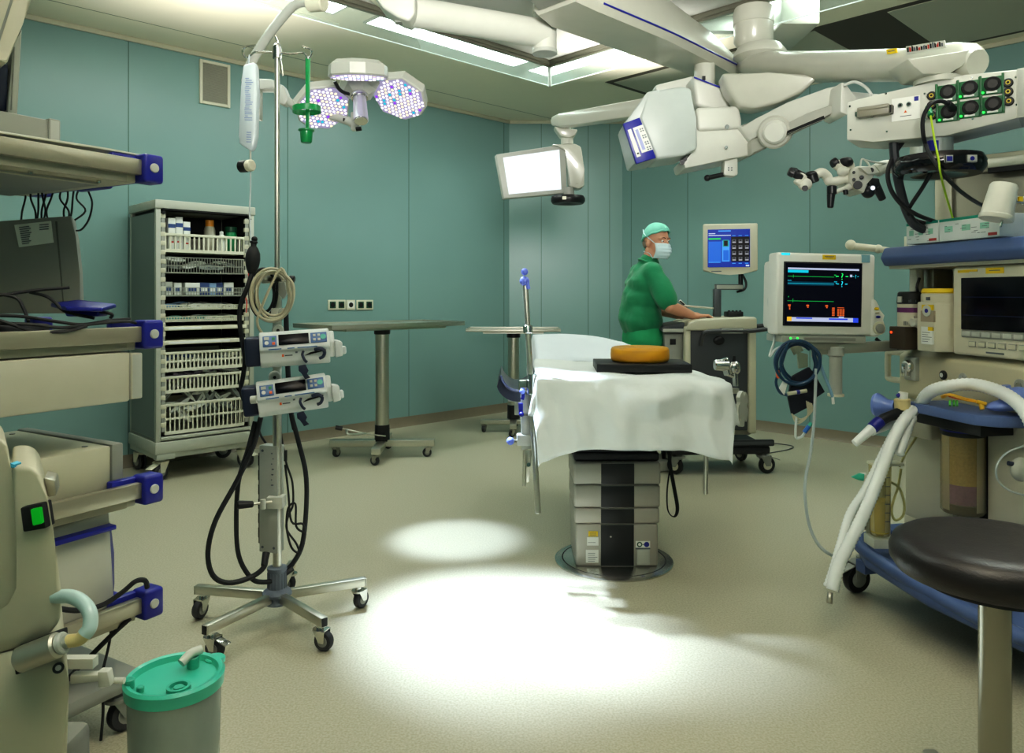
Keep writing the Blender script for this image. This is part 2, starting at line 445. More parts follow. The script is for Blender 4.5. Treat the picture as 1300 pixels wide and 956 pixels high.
# dark service strip with grey ceiling panels, parallel to right wall
P0 = V((.817, 6.62, 0)); mP = frame(P0, Vv)       # x = Vv (towards us), y = z x Vv = U
mb = MB(mat('ceiling_slot', '#4a473c', .8)); mb.bx(0, 5.0, 0, 1.15, CEIL-.004, CEIL-.0005, mP); struct(mb, 'trim_4')
m_pan = mat('grey_ceiling_panel', '#b0b0a0', .45, var=.03)
for i, (x0, x1) in enumerate(((.055, 1.85), (2.34, 3.42), (3.50, 4.9))):
    mb = MB(m_pan); mb.bx(x0, x1, .055, 1.095, CEIL-.008, CEIL-.001, mP); struct(mb, 'trim_%d' % (5 + i))
# ceiling joints and a thin light strip left of the canopy
mb = MB(mat('ceiling_joint', '#8f8e80', .7))
for k in (-1.0, .9): mb.bx(-3.0, 7.0, k-.004, k+.004, CEIL-.0015, CEIL-.0002, frame(V((-1.2, 5.2, 0)), U))
struct(mb, 'trim_8')
mb = MB(mat('ceiling_white_strip', '#e8e6d6', .5)); mb.bx(-1.8, .0, -.012, .012, CEIL-.01, CEIL, frame(V((-1.2, 5.2, 0)), U)); struct(mb, 'trim_9')
# ================================================================== OPERATING TABLE
def sstep(t): t = max(0, min(1, t)); return t * t * (3 - 2 * t)
TX = .4785
t = thing('operating_table', 'silver pedestal operating table with black centre stripe, draped in white sheets', 'operating table', (TX, 3.546, 0))
mb = MB(mat('floor_plate_steel', '#c9c9c4', .22, 1.0)); mb.lathe([(0, .0), (.276, 0), (.276, .006), (.262, .012), (0, .012)], Matrix.Translation((TX, 3.546, 0)), 64); mb.m(M_dark).lathe([(.238, .0121), (.240, .0125), (.243, .0121)], Matrix.Translation((TX, 3.546, 0)), 64, False); mb.build('floor_plate', t)
m_col = mat('column_silver', '#a3a097', .42, .35, var=.03)
secs = [(.012, .205, .188), (.207, .279, .194), (.281, .384, .196), (.386, .487, .198)]
for z0, z1, hw in secs:
    mb = MB(m_col); mb.bx(TX-hw, TX+hw, 3.43-(hw-.188), 3.74, z0, z1, b=.012, seg=3)
    mb.m(M_black).bx(TX-.076, TX+.078, 3.43-(hw-.188)-.003, 3.44, z0+.001, z1-.001, b=.002)
    c_ = mb.build('column_section', t)
    if z0 < .1:
        k = MB(M_yellow); k.bx(TX-.13, TX-.088, 3.4262, 3.43, .150, .172)
        k.m(M_paper).bx(TX-.137, TX-.085, 3.4262, 3.43, .108, .145); k.bx(TX-.142, TX-.085, 3.4262, 3.43, .03, .088)
        k.m(M_ink)
        for z in (.155, .163): k.bx(TX-.125, TX-.094, 3.4255, 3.427, z, z+.003)
        for i in range(6): k.bx(TX-.133, TX-.133+random.uniform(.02, .045), 3.4255, 3.427, .036+i*.009 + (.04 if i > 4 else 0), .038+i*.009+(.04 if i > 4 else 0))
        k.build('type_label', c_)
        k = MB(M_paper); k.bx(TX+.085, TX+.15, 3.4262, 3.43, .098, .128); k.m(m_sockgreen).cyl((TX+.102, 3.4258, .113), (TX+.102, 3.427, .113), .012); k.m(M_paper).cyl((TX+.102, 3.4254, .113), (TX+.102, 3.427, .113), .007); k.m(M_blue).cyl((TX+.134, 3.4258, .113), (TX+.134, 3.427, .113), .012); k.m(M_ink).bx(TX+.115, TX+.121, 3.4258, 3.427, .111, .115)
        k.build('plug_label', c_)
        k = MB(M_lgrey); k.bx(TX+.09, TX+.148, 3.417, 3.432, .022, .092, b=.004); k.m(M_ink).bx(TX+.084, TX+.15, 3.424, 3.431, .092, .097); k.build('socket_flap', c_)
        k = MB(M_chrome); k.cyl((TX-.03, 3.42, .15), (TX-.03, 3.43, .15), .004); k.build('screw', c_)
mb = MB(M_rubber)
for z0, z1, hw in ((.487, .53, .196), (.528, .556, .19), (.554, .60, .18)): mb.bx(TX-hw, TX+hw, 3.44, 3.73, z0, z1, b=.014, seg=3)
mb.build('bellows', t)
mb = MB(M_lgrey); mb.bx(TX-.22, TX+.20, 3.42, 3.80, .60, .74, b=.02); mb.bx(.19, .75, 3.28, 4.9, .74, .80, b=.01); mb.build('table_frame', t)
m_pad = mat('table_pad_vinyl', '#17191f', .5)
mb = MB(m_pad); mb.bx(.17, .78, 3.25, 4.12, .80, .872, b=.025, seg=3); mb.build('seat_pad', t)
mb = MB(m_pad); mb.prism([(.18, 4.14, .80), (.18, 4.50, .84), (.18, 4.98, .85), (.18, 4.98, .92), (.18, 4.50, .905), (.18, 4.14, .865)], (.5, 0, 0), b=.02); mb.build('back_pad', t)
for x in (.155, .795):
    mb = MB(M_steel); mb.bx(x-.005, x+.005, 3.28, 4.95, .765, .80); mb.build('side_rail', t)

# drapes
m_drape = mat('white_drape_cloth', '#dfe4e2', .85, var=.03, scale=6, bump=.25, bscale=25, sheen=.2)
m_drape2 = mat('blue_white_drape_cloth', '#d3dae0', .85, var=.05, scale=5, bump=.25, bscale=25, sheen=.2)
def gauss(x, y, cx, cy, sx, sy): return math.exp(-((x-cx)/sx)**2 - ((y-cy)/sy)**2)
def front_drape(u, v):
    # v: 0 back .. 1 front hem ; u: 0 left hem .. 1 right hem
    yb, yf, hang = 4.16, 3.20, .31
    s = v * ((yb - yf) + hang)
    oy = max(0, s - (yb - yf)); y = yb - min(s, yb - yf)
    k = (yb - y) / (yb - yf)
    xl = .125 - .02 * k; xr = .775 + .155 * sstep(k * 1.2)
    hl, hr = .16, .18
    q = -hl + u * ((xr - xl) + hl + hr)
    ox = max(0, -q) if q < 0 else max(0, q - (xr - xl))
    sg = -1 if q < 0 else 1
    x = xl if q < 0 else min(xl + q, xr)
    drop = (ox ** 3 + oy ** 3) ** (1/3)
    z = .893 - drop
    rr = .02
    z -= .012 * (1 - k) * 0
    x += sg * ox * (.22 if oy == 0 else .10)
    # rounded lip and soft folds on the front hang
    f = sstep(oy / .05)
    xx = x
    bulge = .03 * sstep(oy / .2) + .012 * math.sin(xx * 13 + 1.2) * sstep(oy / .25) + .007 * math.sin(xx * 31 + .5) * sstep(oy / .3)
    bulge += .11 * max(0, 1 - abs(xx - .60) / .16) * max(0, 1 - abs(oy - .075) / .1) * (oy > 0)
    bulge += .09 * max(0, 1 - abs(xx - .835) / .12) * max(0, 1 - abs(oy - .045) / .1) * (oy > 0)
    bulge += .05 * max(0, 1 - abs(xx - .74) / .08) * max(0, 1 - abs(oy - .15) / .1) * (oy > 0) * -1
    y -= bulge
    if oy > 0: x += (xx - .52) * -.05 * (oy / .31)
    # gentle waves on the top
    if drop == 0:
        z += .006 * math.sin(x * 17 + y * 5) * math.sin(y * 9) - .02 * sstep((x - .72) / .2)
    else:
        z -= .02 * sstep((xx - .72) / .2)
    if oy > 0: z += (.012 - .045 * max(0, .27 - xx) / .15 - .022 * max(0, xx - .7) / .22) * (oy / .31) 
    z += .006 * noise.noise(V((x * 6, y * 6, z * 6)))
    y -= .02 * noise.noise(V((x * 4, 7, z * 5))) * f + .016 * (1 - abs(noise.noise(V((x * 7, 3, z * 6 + x * 4)))) * 2.2) * f
    return (x, y, z)
mb = MB(m_drape); mb.grid(front_drape, 84, 84)
single(mb, 'surgical_drape', 'crisp white drape over the front of the operating table, hanging in folds over its end', 'drape', 'white drapes on the operating table', solid=.003, sharp=180)
def rear_drape(u, v):
    y = 5.0 - v * .95
    hang = .22
    xl, xr = .135, .715 + .05 * v
    q = -hang + u * ((xr - xl) + 2 * hang)
    ox = max(0, -q) if q < 0 else max(0, q - (xr - xl)); sg = -1 if q < 0 else 1
    x = xl if q < 0 else min(xl + q, xr)
    top = .888 + .006 * sstep((y - 4.06) / .05) + .086 * sstep((y - 4.1) / .42) + (.012 * math.sin(x * 6) - .03 * sstep((x - .55) / .2)) * sstep((y - 4.08) / .25)
    z = top - ox + .008 * noise.noise(V((x * 7, y * 5, 3)))
    x += sg * (.12 * ox + .012 * math.sin(y * 22) * sstep(ox / .1))
    if v < .08: z -= (.08 - v) * 1.2
    return (x, y, z)
mb = MB(m_drape2); mb.grid(rear_drape, 60, 50)
single(mb, 'surgical_drape', 'bluish white drape over the raised rear section of the operating table', 'drape', 'white drapes on the operating table', solid=.003, sharp=180)

# black slab and yellow wheel
zt = .905
c0 = W(817, 468, 3.42)
Ms = frame((c0.x, 3.50, zt), (1, -.05, 0))
mb = MB(mat('black_board', '#101114', .45)); mb.bx(-.212, .212, -.14, .15, -.004, .034, Ms, b=.004)
single(mb, 'black_board', 'flat black slab lying on the white drape under the yellow wheel', 'board')
m_wax = mat('yellow_wax', '#c98d10', .4, var=.22, scale=7, spec=.5, bump=.25, bscale=12)
Mw = frame((c0.x + .0, 3.52, zt + .0345), (1, 0, 0))
mb = MB(m_wax)
pr = [(0, .0), (.120, 0), (.130, .003), (.1345, .012), (.136, .032), (.1345, .054), (.130, .063), (.120, .067), (.100, .067), (0, .066)]
mb.lathe(pr, Mw, 56)
single(mb, 'cheese_wheel', 'round golden yellow wheel on the black slab on the operating table', 'cheese wheel', sharp=60)

# ------------------------------------------------------------ left side: leaning rod with clamps, arm rest
m_bknob = mat('pale_blue_knob', '#6f7fe0', .3)
r = thing('support_rod', 'tall leaning steel rod with pale blue ball knobs clamped left of the operating table', 'rod', W(684, 650, 3.2))
p0, p1 = W(683, 652, 3.22), W(667, 362, 3.34)
mb = MB(M_steel); mb.cyl(p0, p1, .0125, seg=16, b=.003); mb.build('pole', r)
d = (p1 - p0).normalized()
mb = MB(M_chrome); mb.cyl(p1, p1 + d * .03, .016, .013, seg=14); mb.build('collar', r)
for q, rad in ((W(666, 357, 3.34), .022), (W(666, 345, 3.34), .016)):
    mb = MB(m_bknob); mb.ball(q, rad); mb.build('ball_knob', r)
mb = MB(m_bknob); mb.cyl(W(671, 367, 3.33), W(669, 358, 3.33), .009); mb.build('locking_lever', r)
mb = MB(M_chrome)
for f in (.33, .36, .60): 
    q = p0.lerp(p1, f + .2); mb.cyl(q - d * .018, q + d * .018, .021, seg=18, b=.003)
mb.build('clamp_ring', r)
a = thing('rail_clamp', 'silver rail clamp post with blue knobs hanging beside the leaning rod', 'clamp', W(668, 612, 3.3))
Y = 3.3
mb = MB(M_lgrey); q0, q1 = W(667, 500, Y), W(668, 585, Y); mb.prism([W(661, 500, Y), W(674, 500, Y), W(674, 570, Y), W(662, 572, Y)], (0, .03, 0), b=.004); mb.build('post', a)
mb = MB(M_chrome); mb.bx(.028, .135, 3.28, 3.34, W(0, 497, Y).z, W(0, 482, Y).z, b=.006); mb.cyl(W(676, 475, 3.28), W(676, 500, 3.28), .02); mb.build('rail_jaw', a)
mb = MB(M_lgrey); mb.prism([W(656, 552, Y-.01), W(676, 553, Y-.01), W(676, 566, Y-.01), W(656, 566, Y-.01)], (0, .05, 0), b=.005); mb.build('sleeve', a)
for px, py, rr in ((648, 560, .017), (663, 497, .012), (662, 526, .011)):
    mb = MB(m_bknob if px != 662 else M_blue); mb.ball(W(px, py, Y-.03), rr); mb.m(M_chrome).cyl(W(px, py, Y-.03), W(px+9, py, Y), .006); mb.build('knob', a)
mb = MB(M_blue); mb.prism([W(658, 512, Y-.02), W(664, 512, Y-.02), W(664, 528, Y-.02), W(659, 528, Y-.02)], (0, .012, 0), b=.002); mb.prism([W(662, 500, Y-.02), W(667, 500, Y-.02), W(665, 508, Y-.02), W(661, 507, Y-.02)], (0, .012, 0)); mb.build('lever', a)
mb = MB(M_steel); mb.cyl(W(666, 572, Y), W(665, 617, Y), .008); mb.prism([W(667, 572, Y-.01), W(675, 572, Y-.01), W(674, 590, Y-.01), W(672, 612, Y-.01), W(668, 613, Y-.01), W(668, 590, Y-.01)], (0, .012, 0), b=.002); mb.m(M_chrome).cyl(W(671, 590, Y-.02), W(671, 590, Y), .009); mb.build('hook', a)
m_vinyl = mat('dark_padded_vinyl', '#2c2f3c', .3)
ar = thing('arm_rest', 'dark grey scooped padded rest attached to the left side of the operating table', 'arm rest', W(662, 500, 3.75))
Yc = 3.55
def rest(u, v):
    th = PI * (.08 + .84 * u); 
    x = .083 * math.cos(PI - th); zz = .095 * (1 - math.sin(th)) 
    return V(((657 - 650) * 3.7 / FOC + x, Yc + v * .34, .80 + zz + .012 * v))
rings = []
for v in (0, .25, .5, .75, 1):
    A = [rest(i / 14, v) for i in range(15)]; B = [p + V((0, 0, -.055)) + V(((p.x - .027) * .22, 0, 0)) for p in A[::-1]]
    rings.append(A + B)
mb = MB(m_vinyl); mb.loft(rings, True); mb.build('cushion', ar, sharp=60)
mb = MB(mat('cushion_piping', '#454b66', .25)); mb.tube([rest(i/14, 0) + V((0, -.004, -.004)) for i in range(15)], .007, 8, 2); mb.build('piping', ar)
mb = MB(M_lgrey); mb.bx(-.02, .08, 3.62, 3.80, .735, .762, b=.004); mb.bx(.02, .155, 3.66, 3.74, .765, .79, b=.004); mb.cyl((.03, 3.7, .66), (.03, 3.7, .75), .018); mb.build('bracket', ar)

# right side fittings
cl = thing('chrome_clamp', 'chrome swivel clamp on the right rail of the operating table behind the drape', 'clamp', W(932, 480, 3.62))
Y = 3.62
mb = MB(M_chrome); mb.cyl(W(907, 463, Y), W(925, 464, Y), .027, .03, seg=22, b=.004); mb.cyl(W(919, 455, Y), W(925, 476, Y), .022, seg=18, b=.004); mb.build('socket', cl)
mb = MB(M_chrome); mb.ball(W(933, 467, Y), .028, (1, .8, 1.2)); mb.cyl(W(933, 470, Y), W(934, 490, Y), .014); mb.cyl(W(920, 473, Y), W(933, 478, Y), .012); mb.build('joint', cl)
mb = MB(M_black); mb.prism([W(930, 452, Y), W(934, 452, Y), W(935, 464, Y), W(929, 464, Y)], (0, .012, 0), b=.002); mb.build('lever', cl)
mb = MB(M_steel); mb.bx(.79, W(934, 0, Y).x + .012, Y-.015, Y+.015, .775, .80); mb.build('rail_arm', cl)
dk = W(944, 519, 3.5)
Md = frame(dk, (.55, .84, 0)); mb = MB(M_white)
teeth = []
N = 40
for k in range(N):
    an = 2*PI*k/N; rr = .083 if k % 8 not in (0, 1) else .060
    teeth.append((rr * math.cos(an), 0, rr * math.sin(an)))
mb.prism(teeth, (0, .018, 0), Md, b=.0)
single(mb, 'notched_disc', 'white plastic disc with round notches at the right edge of the drape', 'disc')
# strap and rod below the drape
mb = MB(mat('black_webbing', '#101216', .8))
Y = 3.55
mb.tube([W(853, 560, Y), W(851, 590, Y), W(847, 622, Y), W(848, 648, Y-.01), W(856, 656, Y-.02), W(860, 645, Y-.03), W(855, 615, Y-.03), W(850, 585, Y-.03), W(850, 558, Y-.03)], .011, 8, 6, flat=.25)
single(mb, 'restraint_strap', 'black webbing strap hanging in a loop right of the table column', 'strap')
mb = MB(M_steel); mb.cyl(W(897, 540, 3.5), W(896, 627, 3.5), .0105, b=.002); mb.cyl(W(897, 500, 3.5), W(897, 545, 3.5), .017)
single(mb, 'steel_rod', 'short steel rod hanging below the right side of the drape', 'rod')
# ================================================================== IV STAND with pumps
IX, IY = -.895, 2.87
st = thing('drip_stand', 'tall steel drip stand on five castors carrying two syringe pumps', 'drip stand', (IX, IY, 0))
mb = MB(M_steel); mb.cyl((IX, IY, .19), (IX, IY, 1.30), .0165, seg=24); mb.build('lower_pole', st)
mb = MB(M_steel); mb.cyl((IX, IY, 1.28), (IX, IY, 2.19), .0098, seg=20); mb.m(M_chrome).cyl((IX, IY, 1.27), (IX, IY, 1.31), .021, b=.004); mb.build('upper_pole', st)
m_hub = mat('grey_hub_plastic', '#6a7380', .5)
mb = MB(m_hub); T = Matrix.Translation((IX, IY, 0))
mb.lathe([(0, .075), (.045, .075), (.045, .105), (.055, .108), (.055, .118), (.048, .125), (.033, .135), (.033, .20), (.037, .202), (.037, .212), (.02, .216), (0, .216)], T, 36)
for k in range(18):
    an = 2*PI*k/18; mb.box((IX+.034*math.cos(an), IY+.034*math.sin(an), .165), (.004, .004, .06))
mb.build('hub', st)
for deg in (24, 97, 170, 243, 315):
    an = math.radians(deg); d = V((math.cos(an), math.sin(an), 0)); M = frame((IX, IY, 0), d)
    mb = MB(M_steel); mb.bx(.035, .335, -.014, .014, .088, .122, M, b=.003); mb.m(M_black).bx(.335, .340, -.014, .014, .088, .122, M, b=.002)
    l = mb.build('leg', st)
    caster(l, (IX + d.x * .31, IY + d.y * .31, 0), .088, an + random.uniform(-.9, .9) + 1.2, M_chrome, M_tyre, brake=deg in (243,), w=.026)
# top hooks
mb = MB(M_chrome)
hz = 2.172
pL, pR = W(316, 67, IY), W(390, 68, IY)
mb.cyl((IX, IY, 2.150), (IX, IY, 2.192), .017, seg=18)
mb.tube([(IX, IY, hz), V((IX-.07, IY, hz+.002)), pL + V((.02, 0, 0)), pL + V((-.01, 0, -.018)), pL + V((-.022, -.005, .004)), pL + V((-.008, -.01, .020)), pL + V((.03, -.015, .024))], .0042, 8, 5)
mb.tube([(IX, IY, hz), V((IX+.06, IY-.01, hz-.008)), pR + V((-.012, 0, .002)), pR + V((.002, 0, -.018)), pR + V((.016, 0, .0)), pR + V((.014, -.005, .014)), pR + V((-.016, -.01, .024))], .0042, 8, 5)
mb.tube([(IX, IY, 2.19), (IX+.002, IY, 2.215), (IX-.006, IY, 2.235)], .005, 8, 4); mb.ball((IX, IY, 2.195), .014)
mb.tube([(IX+.012, IY-.01, 2.16), (IX+.02, IY-.014, 2.12), (IX+.026, IY-.014, 2.08), (IX+.018, IY-.014, 2.09)], .003, 6, 4)
mb.build('hook', st)

# drip bag
Y = IY
bagm = mat('frosted_bag_film', '#c3d0d4', .3, var=.06, scale=8, coat=.4)
bag = thing('drip_bag', 'white plastic infusion bag hanging from the left hook of the drip stand', 'drip bag', W(313, 192, Y))
outl = [(308, 82), (322, 78), (325, 84), (326, 120), (325, 172), (322, 186), (318, 192), (303, 182), (303, 174), (306, 110)]
mb = MB(bagm); mb.prism([W(x, y, Y - .012) for x, y in outl], (.004, .028, 0), b=.008, seg=3); bb = mb.build('pouch', bag, sharp=70)
mb = MB(mat('bag_print', '#6f86b8', .6))
Mb = frame(W(315, 130, Y - .0135), (1, 0, -.02))
for i in range(22): mb.rect(-.012 + random.uniform(-.002, .002), .012 + random.uniform(-.012, .006), .09 - i * .0075, .0925 - i * .0075, Mb)
for i in range(5): mb.rect(-.004, .014, -.115 - i * .009, -.112 - i * .009, Mb)
mb.build('print', bb)
mb = MB(bagm); mb.tube([W(316, 82, Y), W(316, 76, Y), W(317, 70, Y)], .006, 8, 4, flat=.5); mb.build('hanger_loop', bag)
mb = MB(M_white); mb.cyl(W(318, 190, Y), W(318, 205, Y), .0035); mb.build('spike_port', bag)
dc = thing('pressure_valve', 'black and cream round valve hanging under the drip bag', 'valve', W(314, 218, Y))
mb = MB(M_black); q = W(311, 211, Y); mb.cyl(q + V((-.022, .008, 0)), q + V((.012, -.004, 0)), .023, seg=24, b=.004); mb.build('body', dc)
mb = MB(M_cream); mb.cyl(q + V((.010, -.004, .001)), q + V((.034, -.014, .001)), .022, seg=24, b=.004); mb.build('dial', dc)
mb = MB(glassy('clear_tubing', '#e6eef0', .45, .15, .2)); mb.tube([W(318, 205, Y), W(318, 240, Y), W(317, 270, Y-.02), W(319, 312, Y-.05), W(322, 360, Y-.04), W(330, 400, Y-.05)], .0032, 8, 5)
single(mb, 'infusion_line', 'thin clear infusion line running down from the drip bag', 'tube')
# green strap holder
gh = thing('green_bottle_holder', 'green plastic strap with ring and cup hanging from the right hook of the drip stand', 'holder', W(389, 181, Y))
m_gr = mat('translucent_green', '#0c7d45', .3, coat=.3)
Mg = frame(W(390, 120, Y), (1, 0, 0))
mb = MB(m_gr)
mb.prism([W(387.6, 74, Y), W(394, 74, Y), W(392.5, 168, Y), W(388, 168, Y)], (0, .004, 0), b=.001); mb.build('strap', gh)
q = W(389.5, 139, Y)
mb = MB(m_gr); Mx = frame(q, (1, 0, .05)); ro, zi = .053, .011
mb.lathe([(ro-.003, -zi), (ro, -zi), (ro, zi), (ro-.003, zi), (ro-.003, -zi)], Mx, 40, False); mb.build('ring', gh)
q = W(389, 170, Y)
mb = MB(m_gr); mb.lathe([(0, -.034), (.018, -.034), (.021, -.03), (.024, .008), (.030, .012), (.030, .016), (.021, .013), (.018, -.028), (0, -.030)], Matrix.Translation(q), 28); mb.build('cup', gh)
# syringe pumps
m_pump = mat('pump_white', '#ced3d2', .4); m_pblue = mat('pump_blue_panel', '#4a6a9c', .4)
m_teal = mat('teal_key', '#37a08e', .4)
def pump(origin, roll, yaw, label, clamp_up):
    t = thing('syringe_pump', label, 'syringe pump', origin, 0, 'syringe pumps on the drip stand')
    M = frame(origin, V((math.cos(yaw) * math.cos(roll), math.sin(yaw) * math.cos(roll), math.sin(roll))), (0, 0, 1))
    # profile in y (depth) z
    pf = [(0, .105, .0), (0, .105, .118), (0, .030, .128), (0, .012, .122), (0, -.012, .072), (0, -.014, .062), (0, .0, .055), (0, .002, .018), (0, .014, .0)]
    mb = MB(m_pump)
    mb.prism([(0, y, z) for _, y, z in pf], (.245, 0, 0), M, b=.007, seg=3)
    body = mb.build('housing', t, sharp=50)
    mb = MB(m_pump); mb.prism([(.243, .085, .022), (.243, .085, .112), (.243, .02, .118), (.243, -.004, .078), (.243, .005, .022)], (.02, 0, 0), M, b=.006)
    mb.prism([(.262, .05, .020), (.290, .05, .024), (.290, .05, .075), (.27, .05, .083), (.262, .05, .083)], (0, -.065, 0), M, b=.006); mb.bx(.288, .303, -.008, .03, .03, .058, M, b=.005); mb.build('plunger_drive', t)
    # display panel lies on the sloped face
    s = V((0, -.024, -.05)).normalized(); n = V((0, -.9, .43))
    Mf = M @ frame((0, -.0005, .097), (1, 0, 0), -s) @ Matrix.Identity(4)
    mb = MB(m_pblue); mb.bx(.012, .060, -.004, 0, -.024, .018, Mf, b=.002)
    mb.m(M_paper).cyl((.025, -.006, -.010), (.025, -.003, -.010), .007, M=Mf); mb.m(M_lgrey).bx(.017, .034, -.0055, -.003, .002, .013, Mf)
    mb.m(M_orange).bx(.043, .055, -.006, -.003, -.019, -.007, Mf, b=.001); mb.m(M_green).bx(.043, .055, -.006, -.003, -.001, .011, Mf, b=.001)
    mb.build('key_panel', body)
    mb = MB(m_pblue); mb.bx(.178, .236, -.004, 0, -.020, .020, Mf, b=.004)
    for i in range(2):
        for j in range(2): mb.m(M_lgrey).bx(.186+i*.016, .197+i*.016, -.006, -.003, -.014+j*.017, -.003+j*.017, Mf, b=.001)
    mb.m(m_teal).cyl((.223, -.006, .001), (.223, -.003, .001), .010, M=Mf)
    mb.build('keypad', body)
    mb = MB(M_screen); mb.bx(.066, .172, -.0045, 0, -.020, .020, Mf, b=.001); mb.build('display', body)
    mb = MB(m_pblue)
    for x0, x1 in ((.03, .075), (.095, .12), (.13, .20)): mb.bx(x0, x1, -.0145, -.011, .0645, .0685, M)
    mb.m(M_orange).bx(.075, .082, -.0015, .003, .036, .045, M); mb.m(M_ink).bx(.085, .112, -.001, .003, .038, .042, M); mb.bx(.122, .130, -.001, .003, .046, .052, M)
    mb.build('print', body)
    mb = MB(M_navy)
    mb.tube([M @ V(p) for p in ((.15, -.004, .050), (.146, -.018, .040), (.152, -.022, .022), (.160, -.02, .012))], .005, 8, 4)
    mb.prism([(.13, -.02, .0), (.155, -.02, .004), (.165, -.02, -.02), (.155, -.02, -.03), (.17, -.02, -.045), (.15, -.02, -.05), (.142, -.02, -.028), (.13, -.02, -.018)], (0, .012, 0), M, b=.002); mb.build('syringe_clamp', t)
    mb = MB(M_navy); mb.tube([M @ V(p) for p in ((.19, -.012, .054), (.21, -.02, .058), (.224, -.022, .045), (.218, -.022, .028), (.205, -.018, .022))], .006, 8, 4); mb.build('plunger_lever', t)
    mb = MB(M_dark); mb.prism([(.155, .002, .035), (.23, .002, .048), (.23, .002, .052), (.175, .002, .046)], (0, -.006, 0), M); mb.build('slot', t)
    mb = MB(M_navy); mb.prism([(-.062, .115, .008), (-.062, .115, .108), (-.054, .02, .112), (-.002, .01, .118), (-.002, .01, .005), (-.054, .02, .006)], (0, 0, 0.0001), M) if False else mb.bx(-.052, .004, .02, .108, .006, .112, M, b=.010, seg=3)
    mb.build('rear_block', t)
    mb = MB(M_yellow if clamp_up else M_white)
    if clamp_up: mb.bx(-.0, .018, -.002, .010, .06, .085, M)
    else: mb.cyl((-.02, -.006, .07), (.0, -.012, .07), .014, M=M)
    mb.build('sticker' if clamp_up else 'side_knob', body)
    mb = MB(M_white); mb.cyl((.066, .10, .128), (.066, .14, .128), .022, M=M, b=.004); mb.m(M_dark).cyl((.066, .098, .128), (.066, .101, .128), .006, M=M)
    mb.bx(.045, .09, .10, .155, .02, .10, M, b=.006); mb.build('pole_clamp', t)
    return t
yaw = .30
pump(W(331, 468, 2.70), .055, yaw, 'upper syringe pump on the drip stand, with yellow sticker on its side', True)
pump(W(329, 531, 2.70), .105, yaw, 'lower syringe pump on the drip stand, tilted up to the right', False)
# cable hook bar and coils
hb = thing('cable_hook', 'white clamp bar with black end knob holding cable coils on the drip stand', 'hook', W(352, 365, IY-.03))
Y = IY - .035
mb = MB(M_white); mb.bx(IX-.03, IX+.03, IY-.035, IY+.025, W(0, 359, Y).z, W(0, 350, Y).z + .005, b=.005); mb.prism([W(332, 351, Y), W(366, 351, Y), W(366, 358, Y), W(332, 360, Y)], (0, .025, 0), b=.003)
mb.bx(IX-.012, IX+.02, IY-.04, IY-.01, W(0, 406, Y).z, W(0, 391, Y).z, b=.004); mb.build('bar', hb)
mb = MB(M_black); mb.cyl(W(367, 354, Y), W(374, 355, Y), .014, b=.003); mb.build('end_knob', hb)
mb = MB(M_lgrey); mb.prism([W(353, 358, Y-.02), W(361, 358, Y-.02), W(364, 372, Y-.02), W(359, 380, Y-.02), W(353, 373, Y-.02)], (0, .02, 0), b=.004); mb.build('sensor_plug', hb)
mb = MB(M_lgrey); mb.ball(W(359, 397, Y-.01), .018, (1, .7, 1)); mb.build('clamp_knob', hb)
m_cab = mat('cream_cable', '#b9b39c', .5)
def coil(name, label, m, cx, cy, rx, ry, r, turns, Y, tail=None):
    pts = []
    for k in range(int(turns * 14)):
        an = 2*PI*k/14 + .8; t_ = k // 14; f = 1 + .05 * math.sin(k * .7) + (-.16, .06, -.05, .12, .0)[t_ % 5]; cx += .10 * math.sin(t_ * 2.1); cy += .10 * math.cos(t_ * 1.3)
        pts.append(W(cx + rx * f * math.cos(an), cy - ry * f * math.sin(an), Y - .0025 * k / 2 + .008 * math.sin(k * .9)))
    if tail: pts += [W(*q) for q in tail]
    mb = MB(m); mb.tube(pts, r, 7, 4); return single(mb, name, label, 'cable')
coil('cable_coil', 'cream cable coiled over the hook bar of the drip stand', m_cab, 346, 374, 24, 31, .0052, 4.2, IY-.05, [(330, 395, 2.76), (327, 412, 2.76), (334, 425, 2.78)])
coil('cable_coil', 'black cable loop behind the cream coil on the drip stand', M_rubber, 334, 370, 16, 30, .0055, 2.2, IY+.0)
# bulb and hose
bu = thing('hand_bulb', 'black rubber squeeze bulb with hose hanging left of the drip stand', 'bulb', W(322, 346, 2.78))
mb = MB(M_rubber); q = W(321, 327, 2.78)
mb.lathe([(0, -.062), (.012, -.06), (.017, -.05), (.024, -.03), (.027, -.008), (.025, .015), (.017, .034), (.010, .043), (.010, .052), (.014, .054), (.014, .060), (.007, .062), (.007, .07), (0, .071)], Matrix.Translation(q) @ Matrix.Rotation(.06, 4, 'Y'), 24); mb.ball(q + V((.006, 0, .068)), .011); mb.build('bulb', bu)
mb = MB(M_rubber); mb.tube([W(320, 346, 2.78), W(314, 365, 2.76), W(306, 385, 2.76), W(304, 405, 2.76), W(307, 430, 2.77), W(311, 455, 2.78), W(309, 475, 2.8), W(306, 495, 2.8), W(312, 512, 2.8), W(319, 522, 2.82)], .0085, 10, 6); mb.build('hose', bu)
